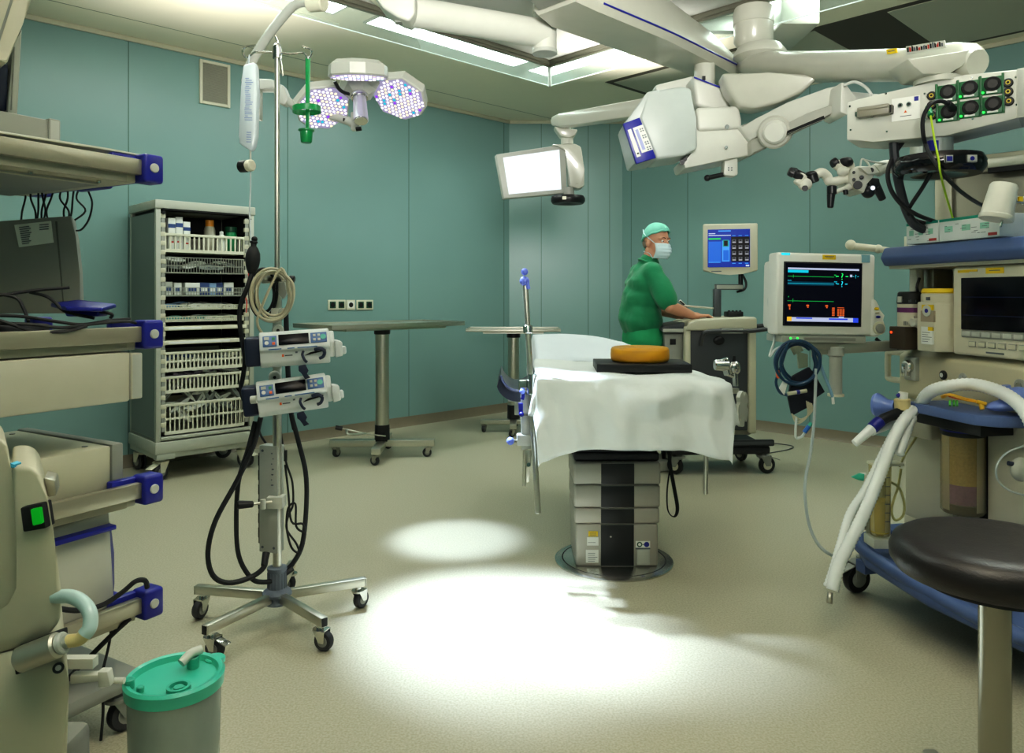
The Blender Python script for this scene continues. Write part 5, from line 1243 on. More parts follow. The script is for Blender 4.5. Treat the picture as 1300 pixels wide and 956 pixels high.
# stickers
ax = lambda px, py: W(px, py, 2.95 + (1222 - px) * .0046 - .12)
mb = MB(M_yellow); q = [(1125, 63), (1138, 61), (1139, 67), (1126, 69)]
off = -as_ * .0 
def onarm(px, py):
    # point on the near side of the arm seen at px,py
    d = W(px, py, 1.0) - V((0, 0, CAMZ)); d = V((d.x, 1.0, d.z))
    pn = (-as_ if as_.y > 0 else as_); base = A0.lerp(A1, .8) + pn * .093
    t_ = (base - V((0, 0, CAMZ))).dot(pn) / d.dot(pn)
    return V((0, 0, CAMZ)) + d * t_
mb.prism([onarm(*p) for p in q], as_ * .003 * (1 if as_.y > 0 else -1)); mb.m(M_ink).prism([onarm(*p) + (-as_ if as_.y > 0 else as_) * .001 for p in ((1128, 65), (1136, 63.6), (1136, 64.6), (1128, 66))], as_ * .001); mb.build('yellow_label', pen)
mb = MB(M_white); mb.prism([onarm(*p) for p in ((1150, 59), (1199, 51), (1201, 60), (1151, 69))], as_ * .003 * (1 if as_.y > 0 else -1))
mr = mat('red_print', '#b33b34', .6)
for k in range(16):
    x = 1152 + k * 2.9; y = 66.5 - k * .5
    mb.m([M_dark, mr, M_dark, M_ink][k % 4]).prism([onarm(x, y - random.uniform(2, 8)) + (-as_ if as_.y > 0 else as_) * .002, onarm(x + 2, y - random.uniform(4, 7)) + (-as_ if as_.y > 0 else as_) * .002, onarm(x + 2.4, y - .5) + (-as_ if as_.y > 0 else as_) * .002, onarm(x + .5, y) + (-as_ if as_.y > 0 else as_) * .002], as_ * .001)
mb.build('instruction_label', pen)
mb = MB(m_boom); outline(mb, [(1152, 74), (1232, 66), (1242, 62), (1222, 84), (1205, 94), (1172, 94), (1160, 84)], 2.87, .16, b=.014); mb.build('end_bracket', pen)
mb = MB(M_alu); mb.cyl(W(1190, 106, Yp), W(1190, 86, Yp), .054, .056, seg=28); mb.m(m_boom).lathe([(.045, .0), (.085, .0), (.085, .02), (.06, .035), (.045, .035)], Matrix.Translation(W(1190, 108, Yp)), 32, True); mb.build('bearing', pen)
SL, SR = V((W(1075, 0, 3.1).x, 3.1, 0)), V((W(1294, 0, 2.74).x, 2.74, 0))
Msk = frame(V((SL.x, SL.y, 1.885)), SR - SL); SLEN = (SR - SL).length
mb = MB(M_white)
pts = [(0, 0, 0), (.10, 0, -.018), (.35, 0, -.028), (SLEN + .01, 0, .010), (SLEN + .01, 0, .185), (.42, 0, .195), (.30, 0, .185), (.10, 0, .168), (0, 0, .158)]
mb.prism(pts, (0, .20, 0), Msk, b=.006); mb.m(M_lgrey).bx(SLEN-.008, SLEN+.03, -.004, .2, .008, .187, Msk, b=.004); mb.build('housing', pen)
def fx(px):
    f = (px - 1075) / (1294 - 1075.); return SLEN * f * 3.1 / ((1 - f) * 2.74 + f * 3.1)
def socket_px(px, py):  # local x, z on the panel plane
    d = V(((px - 650) / FOC, 1.0, -(py - HOR) / FOC)); nn_ = Msk.to_3x3() @ V((0, 1, 0)); o = V((SL.x, SL.y, 1.885)); c0_ = V((0, 0, CAMZ))
    tt_ = (o - c0_).dot(nn_) / d.dot(nn_); p = Msk.inverted() @ (c0_ + d * tt_); return p.x, p.z
m_sg = mat('socket_frame_green', '#0f5a33', .4)
led = glow('green_led', '#2bff4a', 3.0)
for px, py in ((1202.5, 118.5), (1230, 113.5), (1259, 108.5), (1203.5, 143.5), (1231, 138.5), (1260, 133.5)):
    x, z = socket_px(px, py); h = .037
    mb = MB(m_sg); mb.bx(x-h*.95, x+h*.95, -.006, .004, z-h*.92, z+h*.86, Msk, b=.003); 
    for sx in (-1, 1): mb.bx(x+sx*h*.95-.004, x+sx*h*.95+.004, -.012, .002, z-h*.92, z+h*1.05, Msk, b=.001)
    mb.m(M_dark).cyl((x+.003, -.011, z+.004), (x+.003, -.002, z+.004), h*.74, M=Msk, seg=24, b=.002); mb.m(M_black).cyl((x+.003, -.013, z+.004), (x+.003, -.010, z+.004), h*.45, M=Msk, seg=20)
    mb.m(M_paper).bx(x-.016, x+.018, -.0085, -.005, z-h*.78, z-h*.58, Msk)
    mb.m(led).cyl((x-h*.74, -.009, z-h*.66), (x-h*.74, -.006, z-h*.66), .004, M=Msk, seg=10)
    mb.build('power_socket', pen)
mring = mat('yellow_contact', '#c9b02a', .4)
for px, py in ((1183, 122), (1183, 134), (1184, 147), (1280, 105.5), (1280, 117), (1281, 129)):
    x, z = socket_px(px, py); mb = MB(M_black); mb.cyl((x, -.012, z), (x, .002, z), .0165, M=Msk, seg=22, b=.003); mb.m(mring).cyl((x, -.0135, z), (x, -.011, z), .008, M=Msk, seg=14); mb.m(M_dark).cyl((x, -.0145, z), (x, -.013, z), .0045, M=Msk, seg=12); mb.build('earth_port', pen)
x, z = socket_px(1110, 143); mb = MB(mat('connector_grey', '#7d7b6e', .45)); mb.bx(x-.058, x+.062, -.04, .0, z-.02, z+.022, Msk, b=.006); mb.bx(x-.055, x+.06, -.045, -.03, z+.006, z+.016, Msk, b=.002); mb.m(M_dark).bx(x+.056, x+.072, -.03, -.002, z-.018, z+.018, Msk, b=.003); mb.m(M_chrome).bx(x-.070, x-.056, -.012, -.002, z-.008, z+.01, Msk); mb.cyl((x+.0, -.042, z-.026), (x+.0, -.03, z-.012), .004, M=Msk); mb.build('data_connector', pen)
x, z = socket_px(1150, 138); mb = MB(M_paper); mb.bx(x-.05, x+.05, -.003, .001, z-.045, z+.045, Msk); mb.m(M_blue).bx(x+.03, x+.045, -.0045, -.002, z+.025, z+.042, Msk)
mb.m(M_chrome)
for dx in (-.018, .012): mb.cyl((x+dx, -.012, z+.014), (x+dx, -.002, z+.014), .009, M=Msk, seg=16); mb.m(M_dark).cyl((x+dx, -.013, z+.014), (x+dx, -.0115, z+.014), .005, M=Msk, seg=12); mb.m(M_chrome)
mb.m(M_orange).prism([(x-.007, -.0035, z-.016), (x+.005, -.0035, z-.016), (x-.001, -.0035, z-.006)], (0, .001, 0), Msk); mb.m(M_ink).bx(x-.02, x+.02, -.0035, -.002, z-.03, z-.0275, Msk); mb.build('port_plate', pen)
mb = MB(M_chrome)
for px, py in ((1079, 135), (1080, 165), (1125, 119), (1126, 167), (1174, 119), (1175, 151), (1234, 99), (1290, 98), (1291, 133), (1235, 151)):
    x, z = socket_px(px, py); mb.cyl((x, -.003, z), (x, .001, z), .004, M=Msk, seg=10)
mb.build('screw', pen)
Yq = 2.95
mb = MB(mat('pendant_column_grey', '#7f8a88', .4)); mb.cyl(W(1191, 206, Yq), W(1191, 168, Yq), .053, seg=30); mb.m(M_blue).bx(W(1181, 0, 2.89).x, W(1192, 0, 2.89).x, Yq-.058, Yq-.03, W(0, 191, 2.89).z, W(0, 178, 2.89).z); mb.build('column', pen)
mb = MB(M_black); c = W(1192, 211, Yq); ring_handle(mb, c, .162, .072, mat('glossy_black', '#0b0c11', .12)); mb.m(M_lgrey).bx(c.x-.065, c.x-.035, c.y-.158, c.y-.14, c.z-.014, c.z+.016, frame((0, 0, 0), (1, 0, 0)), b=.002); mb.bx(c.x+.01, c.x+.05, c.y-.165, c.y-.15, c.z-.014, c.z+.016, b=.002); mb.m(M_blue).bx(c.x-.06, c.x-.04, c.y-.1595, c.y-.157, c.z-.008, c.z+.01); mb.cyl((c.x+.03, c.y-.167, c.z+.001), (c.x+.03, c.y-.164, c.z+.001), .008); mb.build('ring_handle', pen)
for nm, lab, m, r, pts in (
    ('hanging_cable', 'black cable looping from the pendant socket down behind its round handle', M_rubber, .0075, [(1211, 139, 2.86), (1204, 132, 2.82), (1192, 128, 2.80), (1180, 134, 2.80), (1172, 150, 2.82), (1172, 170, 2.84), (1176, 186, 2.86), (1183, 200, 2.78), (1190, 210, 2.76), (1200, 224, 2.78), (1222, 245, 2.85), (1250, 262, 2.95), (1290, 275, 3.1)]),
    ('hanging_cable', 'yellow-green earth wire hanging straight from the pendant', mat('earth_wire', '#a3c21a', .5), .0038, [(1180, 140, 2.85), (1182, 150, 2.84), (1186, 175, 2.80), (1191, 200, 2.76), (1194, 220, 2.76), (1200, 245, 2.85), (1207, 268, 2.95), (1212, 286, 3.02)]),
    ('hanging_cable', 'black cable bowing out left below the pendant to the top of the anaesthesia machine', M_rubber, .0085, [(1148, 178, 3.05), (1138, 192, 3.05), (1129, 210, 3.05), (1127, 225, 3.05), (1132, 243, 3.05), (1145, 260, 3.05), (1165, 273, 3.05), (1195, 284, 3.08)]),
    ('hanging_cable', 'black cable crossing diagonally under the round pendant handle', M_rubber, .008, [(1182, 220, 2.98), (1170, 240, 3.02), (1158, 258, 3.05), (1153, 268, 3.08), (1156, 277, 3.1), (1175, 283, 3.1), (1200, 286, 3.1)]),
    ('supply_hose', 'thick dark grey hose dropping from the pendant and curving to the right', mat('dark_grey_hose', '#2e3236', .5), .018, [(1135, 172, 3.05), (1135, 190, 3.05), (1138, 215, 3.06), (1144, 245, 3.08), (1152, 270, 3.1), (1162, 286, 3.1), (1180, 293, 3.12), (1205, 297, 3.15)])):
    mb = MB(m); mb.tube([W(*p) for p in pts], r, 9, 6)
    if nm == 'hanging_cable' and 'socket' in lab: mb.cyl(W(1203, 131, 2.82), W(1213, 141, 2.88), .012, .015)
    if 'earth' in lab: mb.m(M_green).cyl(W(1178, 136, 2.88), W(1182, 146, 2.84), .010)
    single(mb, nm, lab, 'cable' if 'hose' not in nm else 'hose')
# ================================================================== ANAESTHESIA MACHINE
AO = V((1.72, 3.30, 0)); ae = V((.2, -.98, 0)).normalized(); af = V((.98, .2, 0)).normalized()
MA = Matrix.Identity(4)
for i in range(3): MA[i][0], MA[i][1], MA[i][2], MA[i][3] = ae[i], af[i], (0, 0, 1)[i], AO[i]     # x towards us along the front, y into the machine, z up
an = thing('anaesthesia_machine', 'cream and blue wheeled anaesthesia machine with dark screen, work shelf and absorber at the right', 'anaesthesia machine', AO + af * .25)
m_ac = mat('machine_cream', '#bdb79d', .4); m_al = mat('machine_pale', '#c4c0ae', .42)
mb = MB(M_slate)
mb.prism([(.06, -.20, .155), (.10, -.30, .155), (.22, -.36, .155), (.6, -.40, .155), (1.0, -.36, .155), (1.25, -.2, .155), (1.25, .55, .155), (.0, .55, .155), (-.02, .0, .155)], (0, 0, .055), MA, b=.018, seg=3)
mb.tube([MA @ V(p) for p in ((.05, -.16, .215), (.08, -.27, .215), (.20, -.335, .21), (.6, -.375, .205), (1.0, -.34, .2), (1.22, -.2, .2))], .026, 12, 6); mb.tube([MA @ V(p) for p in ((.07, -.24, .215), (.03, -.13, .225), (.02, -.02, .225))], .03, 12, 5); mb.m(M_slate).cyl((.08, -.12, .2), (.08, -.12, .26), .05, M=MA, b=.006)
mb.bx(.12, .18, -.33, -.27, .11, .16, MA, b=.006)
base = mb.build('base', an)
for x, y, f in ((.08, -.27, 3.4), (1.10, -.25, 5.2), (1.15, .45, 0), (.06, .45, 2)):
    caster(base, MA @ V((x, y, 0)), .15, f, M_greyp, M_black, brake=True, hub=M_greyp, w=.035)
mb = MB(m_al); mb.bx(0, .30, .0, .5, .24, .83, MA, b=.012); mb.bx(.02, .285, -.008, .01, .30, .70, MA, b=.004); mb.bx(.44, 1.1, .0, .5, .24, .83, MA, b=.012); mb.bx(0, 1.1, -.005, .5, .205, .29, MA, b=.01); mb.m(M_dark).bx(.28, .46, .10, .5, .26, .83, MA); mb.build('cabinet', an)
mb = MB(m_ac); mb.prism([(0, .0, .80), (0, -.03, .82), (0, -.03, .99), (0, .03, 1.02), (0, .5, 1.02), (0, .5, .80)], (1.1, 0, 0), MA, b=.012)
for x, r, m_ in ((.26, .019, M_black), (.36, .019, M_lgrey), (.62, .024, M_greyp)): mb.m(m_).cyl((x, -.038, .925), (x, -.02, .925), r, M=MA, b=.003); mb.m(M_chrome).cyl((x, -.042, .925), (x, -.036, .925), r*.5, M=MA)
mb.build('control_fascia', an)
mb = MB(M_lgrey); mb.bx(.055, .125, -.05, -.02, .885, .985, MA, b=.008); mb.m(M_chrome).cyl((.09, -.07, .945), (.09, -.04, .945), .028, M=MA, b=.005); mb.bx(.07, .1, -.075, -.05, .90, .96, MA, b=.005); mb.build('gas_outlet', an)
mb = MB(m_al); mb.tube([MA @ V(p) for p in ((.0, .03, .99), (-.09, .0, .99), (-.105, .0, .97), (-.105, .0, .89), (-.09, .0, .87), (.0, .03, .87))], .013, 10, 4); mb.build('side_handle', an)
# back tower and shelf
mb = MB(M_beige); mb.bx(.0, 1.1, .18, .5, 1.0, 1.38, MA, b=.01); mb.m(mat('bronze_panel', '#867c5c', .35, .4)).bx(.10, .33, .165, .185, 1.03, 1.36, MA, b=.004); mb.build('back_tower', an)
mb = MB(M_slate); mb.prism([(-.03, -.08, 1.375), (-.03, -.10, 1.41), (-.03, -.08, 1.455), (-.03, .45, 1.46), (-.03, .45, 1.37)], (1.1, 0, 0), MA, b=.008); mb.m(m_al).bx(-.02, 1.05, -.06, .44, 1.362, 1.378, MA); mb.build('top_shelf', an)
mb = MB(m_al); mb.bx(.315, .86, -.04, .12, 1.015, 1.36, MA, b=.012, seg=3); sc_ = mb.build('screen_housing', an)
mb = MB(M_screen); mb.bx(.365, .80, -.046, -.03, 1.115, 1.315, MA, b=.003); mb.m(glow('faint_trace', '#2a3560', .4))
for z in (1.17, 1.24): mb.bx(.37, .79, -.0468, -.045, z, z+.001, MA)
mb.build('screen', sc_)
mb = MB(M_greyp)
mb.bx(.365, .80, -.044, -.03, 1.085, 1.112, MA, b=.002)
for i in range(9): mb.m(M_lgrey).bx(.37+i*.047, .412+i*.047, -.047, -.04, 1.088, 1.109, MA, b=.002)
for i in range(9): mb.m(M_beige).bx(.40+i*.045, .435+i*.045, -.045, -.036, 1.05, 1.072, MA, b=.003)
mb.m(M_ink).bx(.48, .56, -.0415, -.039, 1.030, 1.036, MA)
mb.build('key_row', sc_)
mb = MB(M_yellow); mb.bx(.345, .40, -.042, -.038, 1.335, 1.345, MA); mb.bx(.48, .56, -.042, -.038, 1.328, 1.350, MA); mb.bx(.37, .44, -.042, -.038, 1.338, 1.346, MA); mb.m(M_ink).bx(.495, .545, -.0425, -.041, 1.338, 1.341, MA); mb.build('yellow_label', sc_)
mb = MB(M_alu); mb.bx(.02, .34, .06, .12, 1.04, 1.075, MA, b=.005); mb.bx(.02, .1, .06, .16, 1.075, 1.36, MA, b=.01); mb.m(M_white).cyl((.05, .02, 1.25), (.05, .02, 1.36), .028, M=MA, b=.004); mb.m(M_black).tube([MA @ V(p) for p in ((.09, .0, 1.32), (.10, -.02, 1.28), (.09, .0, 1.24))], .006, 8, 4); mb.build('vaporizer_rail', an)
# worktop
mb = MB(mat('worktop_blue', '#566a98', .42)); mb.prism([(.25, -.20, .785), (.60, -.205, .785), (.66, -.15, .785), (.72, .02, .785), (.25, .02, .785)], (0, 0, .038), MA, b=.006); mb.build('work_surface', an)
mb = MB(M_black); mb.bx(.24, .56, -.14, .01, .735, .784, MA, b=.004); mb.build('drawer', an)
mb = MB(m_al); mb.bx(.03, .26, -.10, .0, .66, .78, MA, b=.02, seg=3); mb.m(M_chrome).cyl((.15, -.115, .715), (.15, -.09, .715), .024, M=MA, b=.004); mb.m(M_black).cyl((.15, -.118, .715), (.15, -.114, .715), .015, M=MA); mb.build('valve_block', an)
# absorber canister
AC = MA @ V((.375, -.045, 0))
mb = MB(mat('soda_lime', '#b39f6c', .8, var=.35, scale=120)); mb.cyl(AC + V((0, 0, .52)), AC + V((0, 0, .705)), .068, seg=32); mb.m(mat('soda_lime_violet', '#8a6a90', .8, var=.3, scale=120)).cyl(AC + V((0, 0, .445)), AC + V((0, 0, .52)), .068, seg=32)
can = mb.build('absorber_granules', an)
mb = MB(glassy('canister_plastic', '#f2ecd6', .05, .06, .14)); mb.lathe([(.0, .405), (.07, .405), (.078, .415), (.078, .72), (.073, .72), (.073, .42), (0, .42)], Matrix.Translation(AC), 36); mb.build('absorber_canister', an)
mb = MB(M_black); mb.cyl(AC + V((0, 0, .705)), AC + V((0, 0, .735)), .079, seg=32, b=.003); mb.m(M_blue).cyl(AC + V((0, 0, .722)), AC + V((0, 0, .728)), .0795, seg=32); mb.build('absorber_collar', an)
mb = MB(mat('canister_foot', '#4d4836', .3)).cyl(AC + V((0, 0, .408)), AC + V((0, 0, .442)), .071, seg=32); mb.build('absorber_foot', an)
# vaporizers
def vap(a, b, r, z0, z1, key):
    c = MA @ V((a, b, 0))
    if key:
        t = thing('vaporizer', 'cream vaporizer with yellow dial and round blue mark, front one beside the dark screen', 'vaporizer', c + V((0, 0, z0)))
        mb = MB(m_al); mb.prism([(a-r, b+.08, z0), (a-r, b-.03, z0), (a-r*.6, b-.075, z0), (a+r*.6, b-.075, z0), (a+r, b-.03, z0), (a+r, b+.08, z0)], (0, 0, z1-z0-.055), MA, b=.008); mb.build('body', t)
        mb = MB(m_al); mb.cyl(c + V((0, 0, z1-.06)), c + V((0, 0, z1-.02)), r*.95, seg=32, b=.004); mb.m(M_yellow).cyl(c + V((0, 0, z1-.02)), c + V((0, 0, z1)), r*.95, r*.9, seg=32, b=.004)
        mb.m(M_ink).bx(a+.01, a+.022, b-r-.002, b-r+.01, z1-.048, z1-.035, MA); mb.build('dial', t)
        mb = MB(mat('taupe_label', '#9b8f7c', .5)); mb.bx(a-.022, a+.05, b-.078, b-.070, z0+.12, z1-.09, MA); mb.m(M_white).cyl((a+.014, b-.081, z0+.165), (a+.014, b-.077, z0+.165), .023, M=MA); mb.m(M_blue).cyl((a+.014, b-.083, z0+.165), (a+.014, b-.080, z0+.165), .0085, M=MA)
        mb.m(M_yellow).bx(a-.014, a+.045, b-.079, b-.07, z1-.088, z1-.066, MA); mb.m(M_paper).bx(a-.018, a+.045, b-.079, b-.07, z0+.03, z0+.10, MA); mb.m(M_yellow).bx(a+.02, a+.045, b-.0795, b-.07, z0+.085, z0+.10, MA); mb.m(M_ink)
        for i in range(5): mb.bx(a-.012, a+.02+.01*(i % 3), b-.0796, b-.07, z0+.04+i*.009, z0+.042+i*.009, MA)
        mb.build('front_label', t)
        mb = MB(M_white); mb.cyl((a-r*.9, b-.08, z0+.115), (a-r*.9, b-.05, z0+.115), .018, M=MA, b=.003); mb.build('fill_knob', t)
    else:
        t = thing('vaporizer', 'small vaporizer with black top and purple band, behind the yellow-topped one', 'vaporizer', c + V((0, 0, z0)))
        mb = MB(m_al); mb.cyl(c + V((0, 0, z0+.07)), c + V((0, 0, z1-.05)), r, seg=28); mb.m(mat('purple_band', '#6a2a66', .5)).cyl(c + V((0, 0, z0+.135)), c + V((0, 0, z0+.155)), r+.0008, seg=28)
        mb.m(M_ink)
        for i in range(9): 
            q = PI*1.15 + i*.12; mb.box((0, 0, 0), (.002, .004, random.uniform(.01, .02)), frame(c + V((math.cos(q)*r, math.sin(q)*r, z0+random.choice((.09, .115, .18)))), V((-math.sin(q), math.cos(q), 0))))
        mb.build('body', t)
        mb = MB(M_black); mb.cyl(c + V((0, 0, z1-.055)), c + V((0, 0, z1)), r*1.05, r*.98, seg=28, b=.006); mb.m(M_white).bx(a-.01, a+.012, b-r*1.1, b-r, z1-.045, z1-.02, MA); mb.build('dial', t)
        mb = MB(mat('brown_metal_box', '#4a4034', .4, .4)); mb.bx(a-.045, a+.05, b-.07, b+.02, z0-.02, z0+.075, MA, b=.004); mb.m(glow('red_led', '#ff4a20', 2)).cyl((a-.03, b-.073, z0+.05), (a-.03, b-.069, z0+.05), .005, M=MA); mb.build('supply_box', t)
vap(.235, -.02, .078, 1.02, 1.275, True)
vap(.10, -.05, .052, 1.04, 1.262, False)
# boxes and lamp on the shelf
m_bx = mat('glove_box_white', '#d6dbd8', .6); m_gt = mat('box_teal_edge', '#1f8f7c', .5)
def carton(a0, a1, b0, b1, h, label):
    z = 1.4615; mb = MB(m_bx); mb.bx(a0, a1, b0, b1, z, z+h, MA, b=.002); mb.m(m_gt).bx(a0+.001, a1-.001, b0-.0012, b0+.02, z+h-.010, z+h+.0006, MA)
    mb.m(mat('pale_green_print', '#8fc0ae', .6))
    for i in range(3):
        x = a0 + (a1-a0)*(.1+.3*i); mb.bx(x, x+(a1-a0)*.14, b0-.001, b0, z+h*.40, z+h*.66, MA)
    mb.m(M_ink)
    for i in range(14):
        x = a0 + (a1-a0)*random.uniform(.04, .8); zz = z + h*random.uniform(.08, .78); mb.bx(x, x+random.uniform(.01, .03), b0-.0011, b0, zz, zz+.0018, MA)
    mb.m(mr).bx(a1-.05, a1-.01, b0-.001, b0, z+h*.08, z+h*.2, MA)
    single(mb, 'glove_box', label, 'box')
carton(.085, .265, -.06, .06, .088, 'white and teal carton at the left end of the top shelf of the anaesthesia machine')
carton(.27, .56, -.06, .06, .088, 'longer white and teal carton at the right on the anaesthesia machine top shelf')
ll = thing('reading_lamp', 'small white lamp with conical shade on a jointed arm above the white cartons', 'lamp', W(1292, 300, 2.72))
Yl_ = 2.66
mb = MB(mat('lamp_shade_white', '#d2d2c6', .35)); pA, pB = W(1264, 279, Yl_), W(1275, 234, Yl_)
dx_ = (pB - pA).normalized(); Mz = Matrix.Translation(pA) @ dx_.to_track_quat('Z', 'Y').to_matrix().to_4x4(); L_ = (pB - pA).length
mb.lathe([(.053, 0), (.055, .004), (.0545, .016), (.052, .018), (.044, L_-.008), (.040, L_), (0, L_), (0, L_-.006), (.036, L_-.006), (.050, .004)], Mz, 32, True); mb.build('lamp_shade', ll)
mb = MB(M_white); mb.cyl(W(1278, 252, Yl_), W(1300, 254, Yl_+.02), .012); mb.cyl(W(1300, 254, Yl_+.02), W(1330, 260, Yl_+.03), .016); mb.tube([W(1330, 260, Yl_+.03), W(1345, 275, Yl_+.03), MA @ V((.62, .15, 1.462))], .012, 8, 4); mb.m(M_yellow).bx(W(1291, 0, Yl_).x, W(1296, 0, Yl_).x, Yl_-.012, Yl_-.004, W(0, 256, Yl_).z, W(0, 250, Yl_).z); mb.build('arm', ll)
mb = MB(M_chrome); mb.cyl(W(1273, 276, Yl_-.02), W(1270, 288, Yl_-.02), .004); mb.m(M_orange).cyl(W(1274, 272, Yl_-.02), W(1273, 279, Yl_-.02), .005); mb.build('switch_pin', ll)

# patient monitor
Yn = 3.18
pm = thing('patient_monitor', 'white patient monitor with dark trace screen on the arm of the anaesthesia machine', 'monitor', W(1058, 440, Yn))
Mp = frame(W(985, 425, Yn), (1, .10, -.02)); Wd = (1117-985) * Yn / FOC; Ht = (425-320) * Yn / FOC
mb = MB(mat('monitor_white', '#dadbd4', .4)); mb.bx(0, Wd, 0, .09, 0, Ht, Mp, b=.012, seg=3); mb.bx(.02, Wd-.01, .07, .19, .02, Ht-.03, Mp, b=.02); mb.prism([(Wd-.02, -.004, 0), (Wd+.02, -.004, -.005), (Wd+.048, -.004, .04), (Wd+.045, -.004, .065), (Wd+.03, -.004, .085), (Wd+.022, -.004, .13), (Wd+.005, -.004, .158), (Wd-.02, -.004, .165)], (0, .08, 0), Mp, b=.012); hs_ = mb.build('housing', pm)
mb = MB(M_black); sx0, sx1, sz0, sz1 = .035, .372, .045, .305
mb.bx(sx0-.006, sx1+.006, -.003, .004, sz0-.006, sz1+.006, Mp, b=.002)
mb.m(glow('monitor_dark', '#10131f', .45)).bx(sx0, sx1, -.0045, .0, sz0, sz1, Mp)
def S(m, a, b, c, d, y=-.0052): mb.m(m).rect(sx0 + (sx1-sx0)*a, sx0 + (sx1-sx0)*b, sz0 + (sz1-sz0)*c, sz0 + (sz1-sz0)*d, Mp, y)
tg_, tc_, to_, tw_, tb_ = glow('trace_green', '#16a04a', 1.2), glow('trace_cyan', '#1f9fb5', 1.1), glow('trace_orange', '#d0622e', 1.1), glow('trace_white', '#aeb6d2', 1.0), glow('trace_blue', '#2b45c8', 1.2)
td_ = glow('trace_dim_cyan', '#0c4052', .9)
S(tw_, .03, .97, .895, .925); S(glow('trace_bright_cyan', '#17b3c9', 1.2), .03, .30, .845, .888); S(tg_, .03, .64, .780, .788); S(tg_, .10, .106, .76, .81); S(td_, .03, .64, .64, .70); S(tc_, .03, .64, .665, .674, -.0055); S(tc_, .03, .08, .71, .72)
S(tg_, .03, .64, .380, .388); S(tg_, .10, .106, .36, .42); S(tg_, .04, .05, .44, .46)
S(tg_, .64, .665, .81, .825); S(tg_, .66, .68, .785, .80); S(tc_, .64, .68, .70, .715); S(tc_, .66, .68, .675, .69)
for a in (.04, .28, .53): S(to_, a, a+.035, .30, .325); S(to_, a+.012, a+.03, .275, .295)
S(to_, .055, .07, .24, .27)
for i in range(6): S(to_, .62, .655, .15+i*.024, .166+i*.024)
for i in range(5):
    for j in range(3): S(to_, .69+j*.034, .716+j*.034, .15+i*.024, .167+i*.024)
S(to_, .69, .78, .28, .29)
S(tw_, .03, .97, .05, .12); S(glow('trace_amber', '#d9a92e', 1.1), .03, .09, .055, .125, -.0056); S(tb_, .15, .36, .095, .115, -.0056); S(tb_, .58, .83, .085, .110, -.0056); S(tb_, .90, .97, .045, .12, -.0056); S(tw_, .71, .78, .118, .14)
S(tw_, .85, .88, .79, .83)
q = Mp @ Matrix.Translation((sx0 + (sx1-sx0)*.745, -.0056, sz0 + (sz1-sz0)*.745)); mb.m(glow('mark_green', '#22d060', 1.6)).text('?', .040, q, 'CENTER'); mb.rect(-0.0272, -0.0152, 0.0124, 0.0156, q); mb.rect(0.0152, 0.0272, 0.0124, 0.0156, q)
q = Mp @ Matrix.Translation((sx0 + (sx1-sx0)*.745, -.0056, sz0 + (sz1-sz0)*.625)); mb.m(glow('mark_cyan', '#25bcd0', 1.6)).text('?', .036, q, 'CENTER'); mb.rect(-0.0245, -0.0137, 0.0112, 0.0140, q); mb.rect(0.0137, 0.0245, 0.0112, 0.0140, q)
q = Mp @ Matrix.Translation((sx0 + (sx1-sx0)*.925, -.0056, sz0 + (sz1-sz0)*.775)); mb.m(glow('mark_cyan', '#25bcd0', 1.6)).text('?', .020, q, 'CENTER'); mb.rect(-0.0136, -0.0076, 0.0062, 0.0078, q); mb.rect(0.0076, 0.0136, 0.0062, 0.0078, q)
mb.build('screen', hs_)
mb = MB(M_yellow); mb.bx(.20, .258, -.002, .003, Ht-.026, Ht-.006, Mp); mb.m(M_ink).bx(.208, .25, -.0025, -.0015, Ht-.014, Ht-.0115, Mp); mb.bx(.213, .245, -.0025, -.0015, Ht-.019, Ht-.0165, Mp); mb.m(glow('status_cyan', '#2fc6d8', 1.2)).bx(.018, .055, -.002, .003, Ht-.012, Ht-.002, Mp); mb.m(mat('pale_blue_lens', '#7fa9b5', .3)).bx(.375, .412, -.002, .01, Ht-.035, Ht-.002, Mp); mb.build('label', hs_)
mb = MB(M_lgrey); kx_ = Wd + .005
mb.m(M_cream).cyl((kx_+.012, -.010, .035), (kx_+.012, -.002, .035), .028, M=Mp, b=.002); mb.m(M_greyp).cyl((kx_+.012, -.02, .035), (kx_+.012, -.008, .035), .020, M=Mp, b=.004)
mb.m(M_yellow).ball((kx_, -.005, .118), .011, (1, .4, .6), Mp); mb.m(M_beige).ball((kx_+.004, -.005, .10), .010, (1, .4, .5), Mp); mb.m(M_blue).ball((kx_+.008, -.005, .083), .011, (1, .4, .5), Mp); mb.build('control_knob', hs_)
mb = MB(M_lgrey); mb.bx(.03, Wd-.03, .01, .16, -.032, 0, Mp, b=.005); mb.m(led)
for x in (.07, .10): mb.cyl((x, .008, -.014), (x, .012, -.014), .004, M=Mp, seg=10)
mb.m(M_greyp).bx(.13, .36, .008, .012, -.022, -.010, Mp); mb.build('module_rack', pm)
mb = MB(M_alu); mb.bx(.16, .29, .02, .12, -.062, -.032, Mp, b=.004); mb.bx(.20, .235, .05, .085, -.10, -.06, Mp, b=.004); mb.build('mount_plate', pm)
ma_ = thing('monitor_arm', 'horizontal metal arm with hanging grey post carrying the patient monitor', 'arm', W(1061, 500, Yn+.06))
Aq = W(1052, 443, Yn+.08); Ar = MA @ V((.05, .02, 1.035))
mb = MB(M_alu); d_ = (Ar - Aq).normalized(); s2 = d_.cross(V((0, 0, 1))).normalized(); mb.loft([[p + s2*a + V((0, 0, z)) for a, z in ((-.02, -.022), (.02, -.022), (.02, .022), (-.02, .022))] for p in (Aq - d_ * .06, Ar)], True, b=.004); mb.build('bar', ma_)
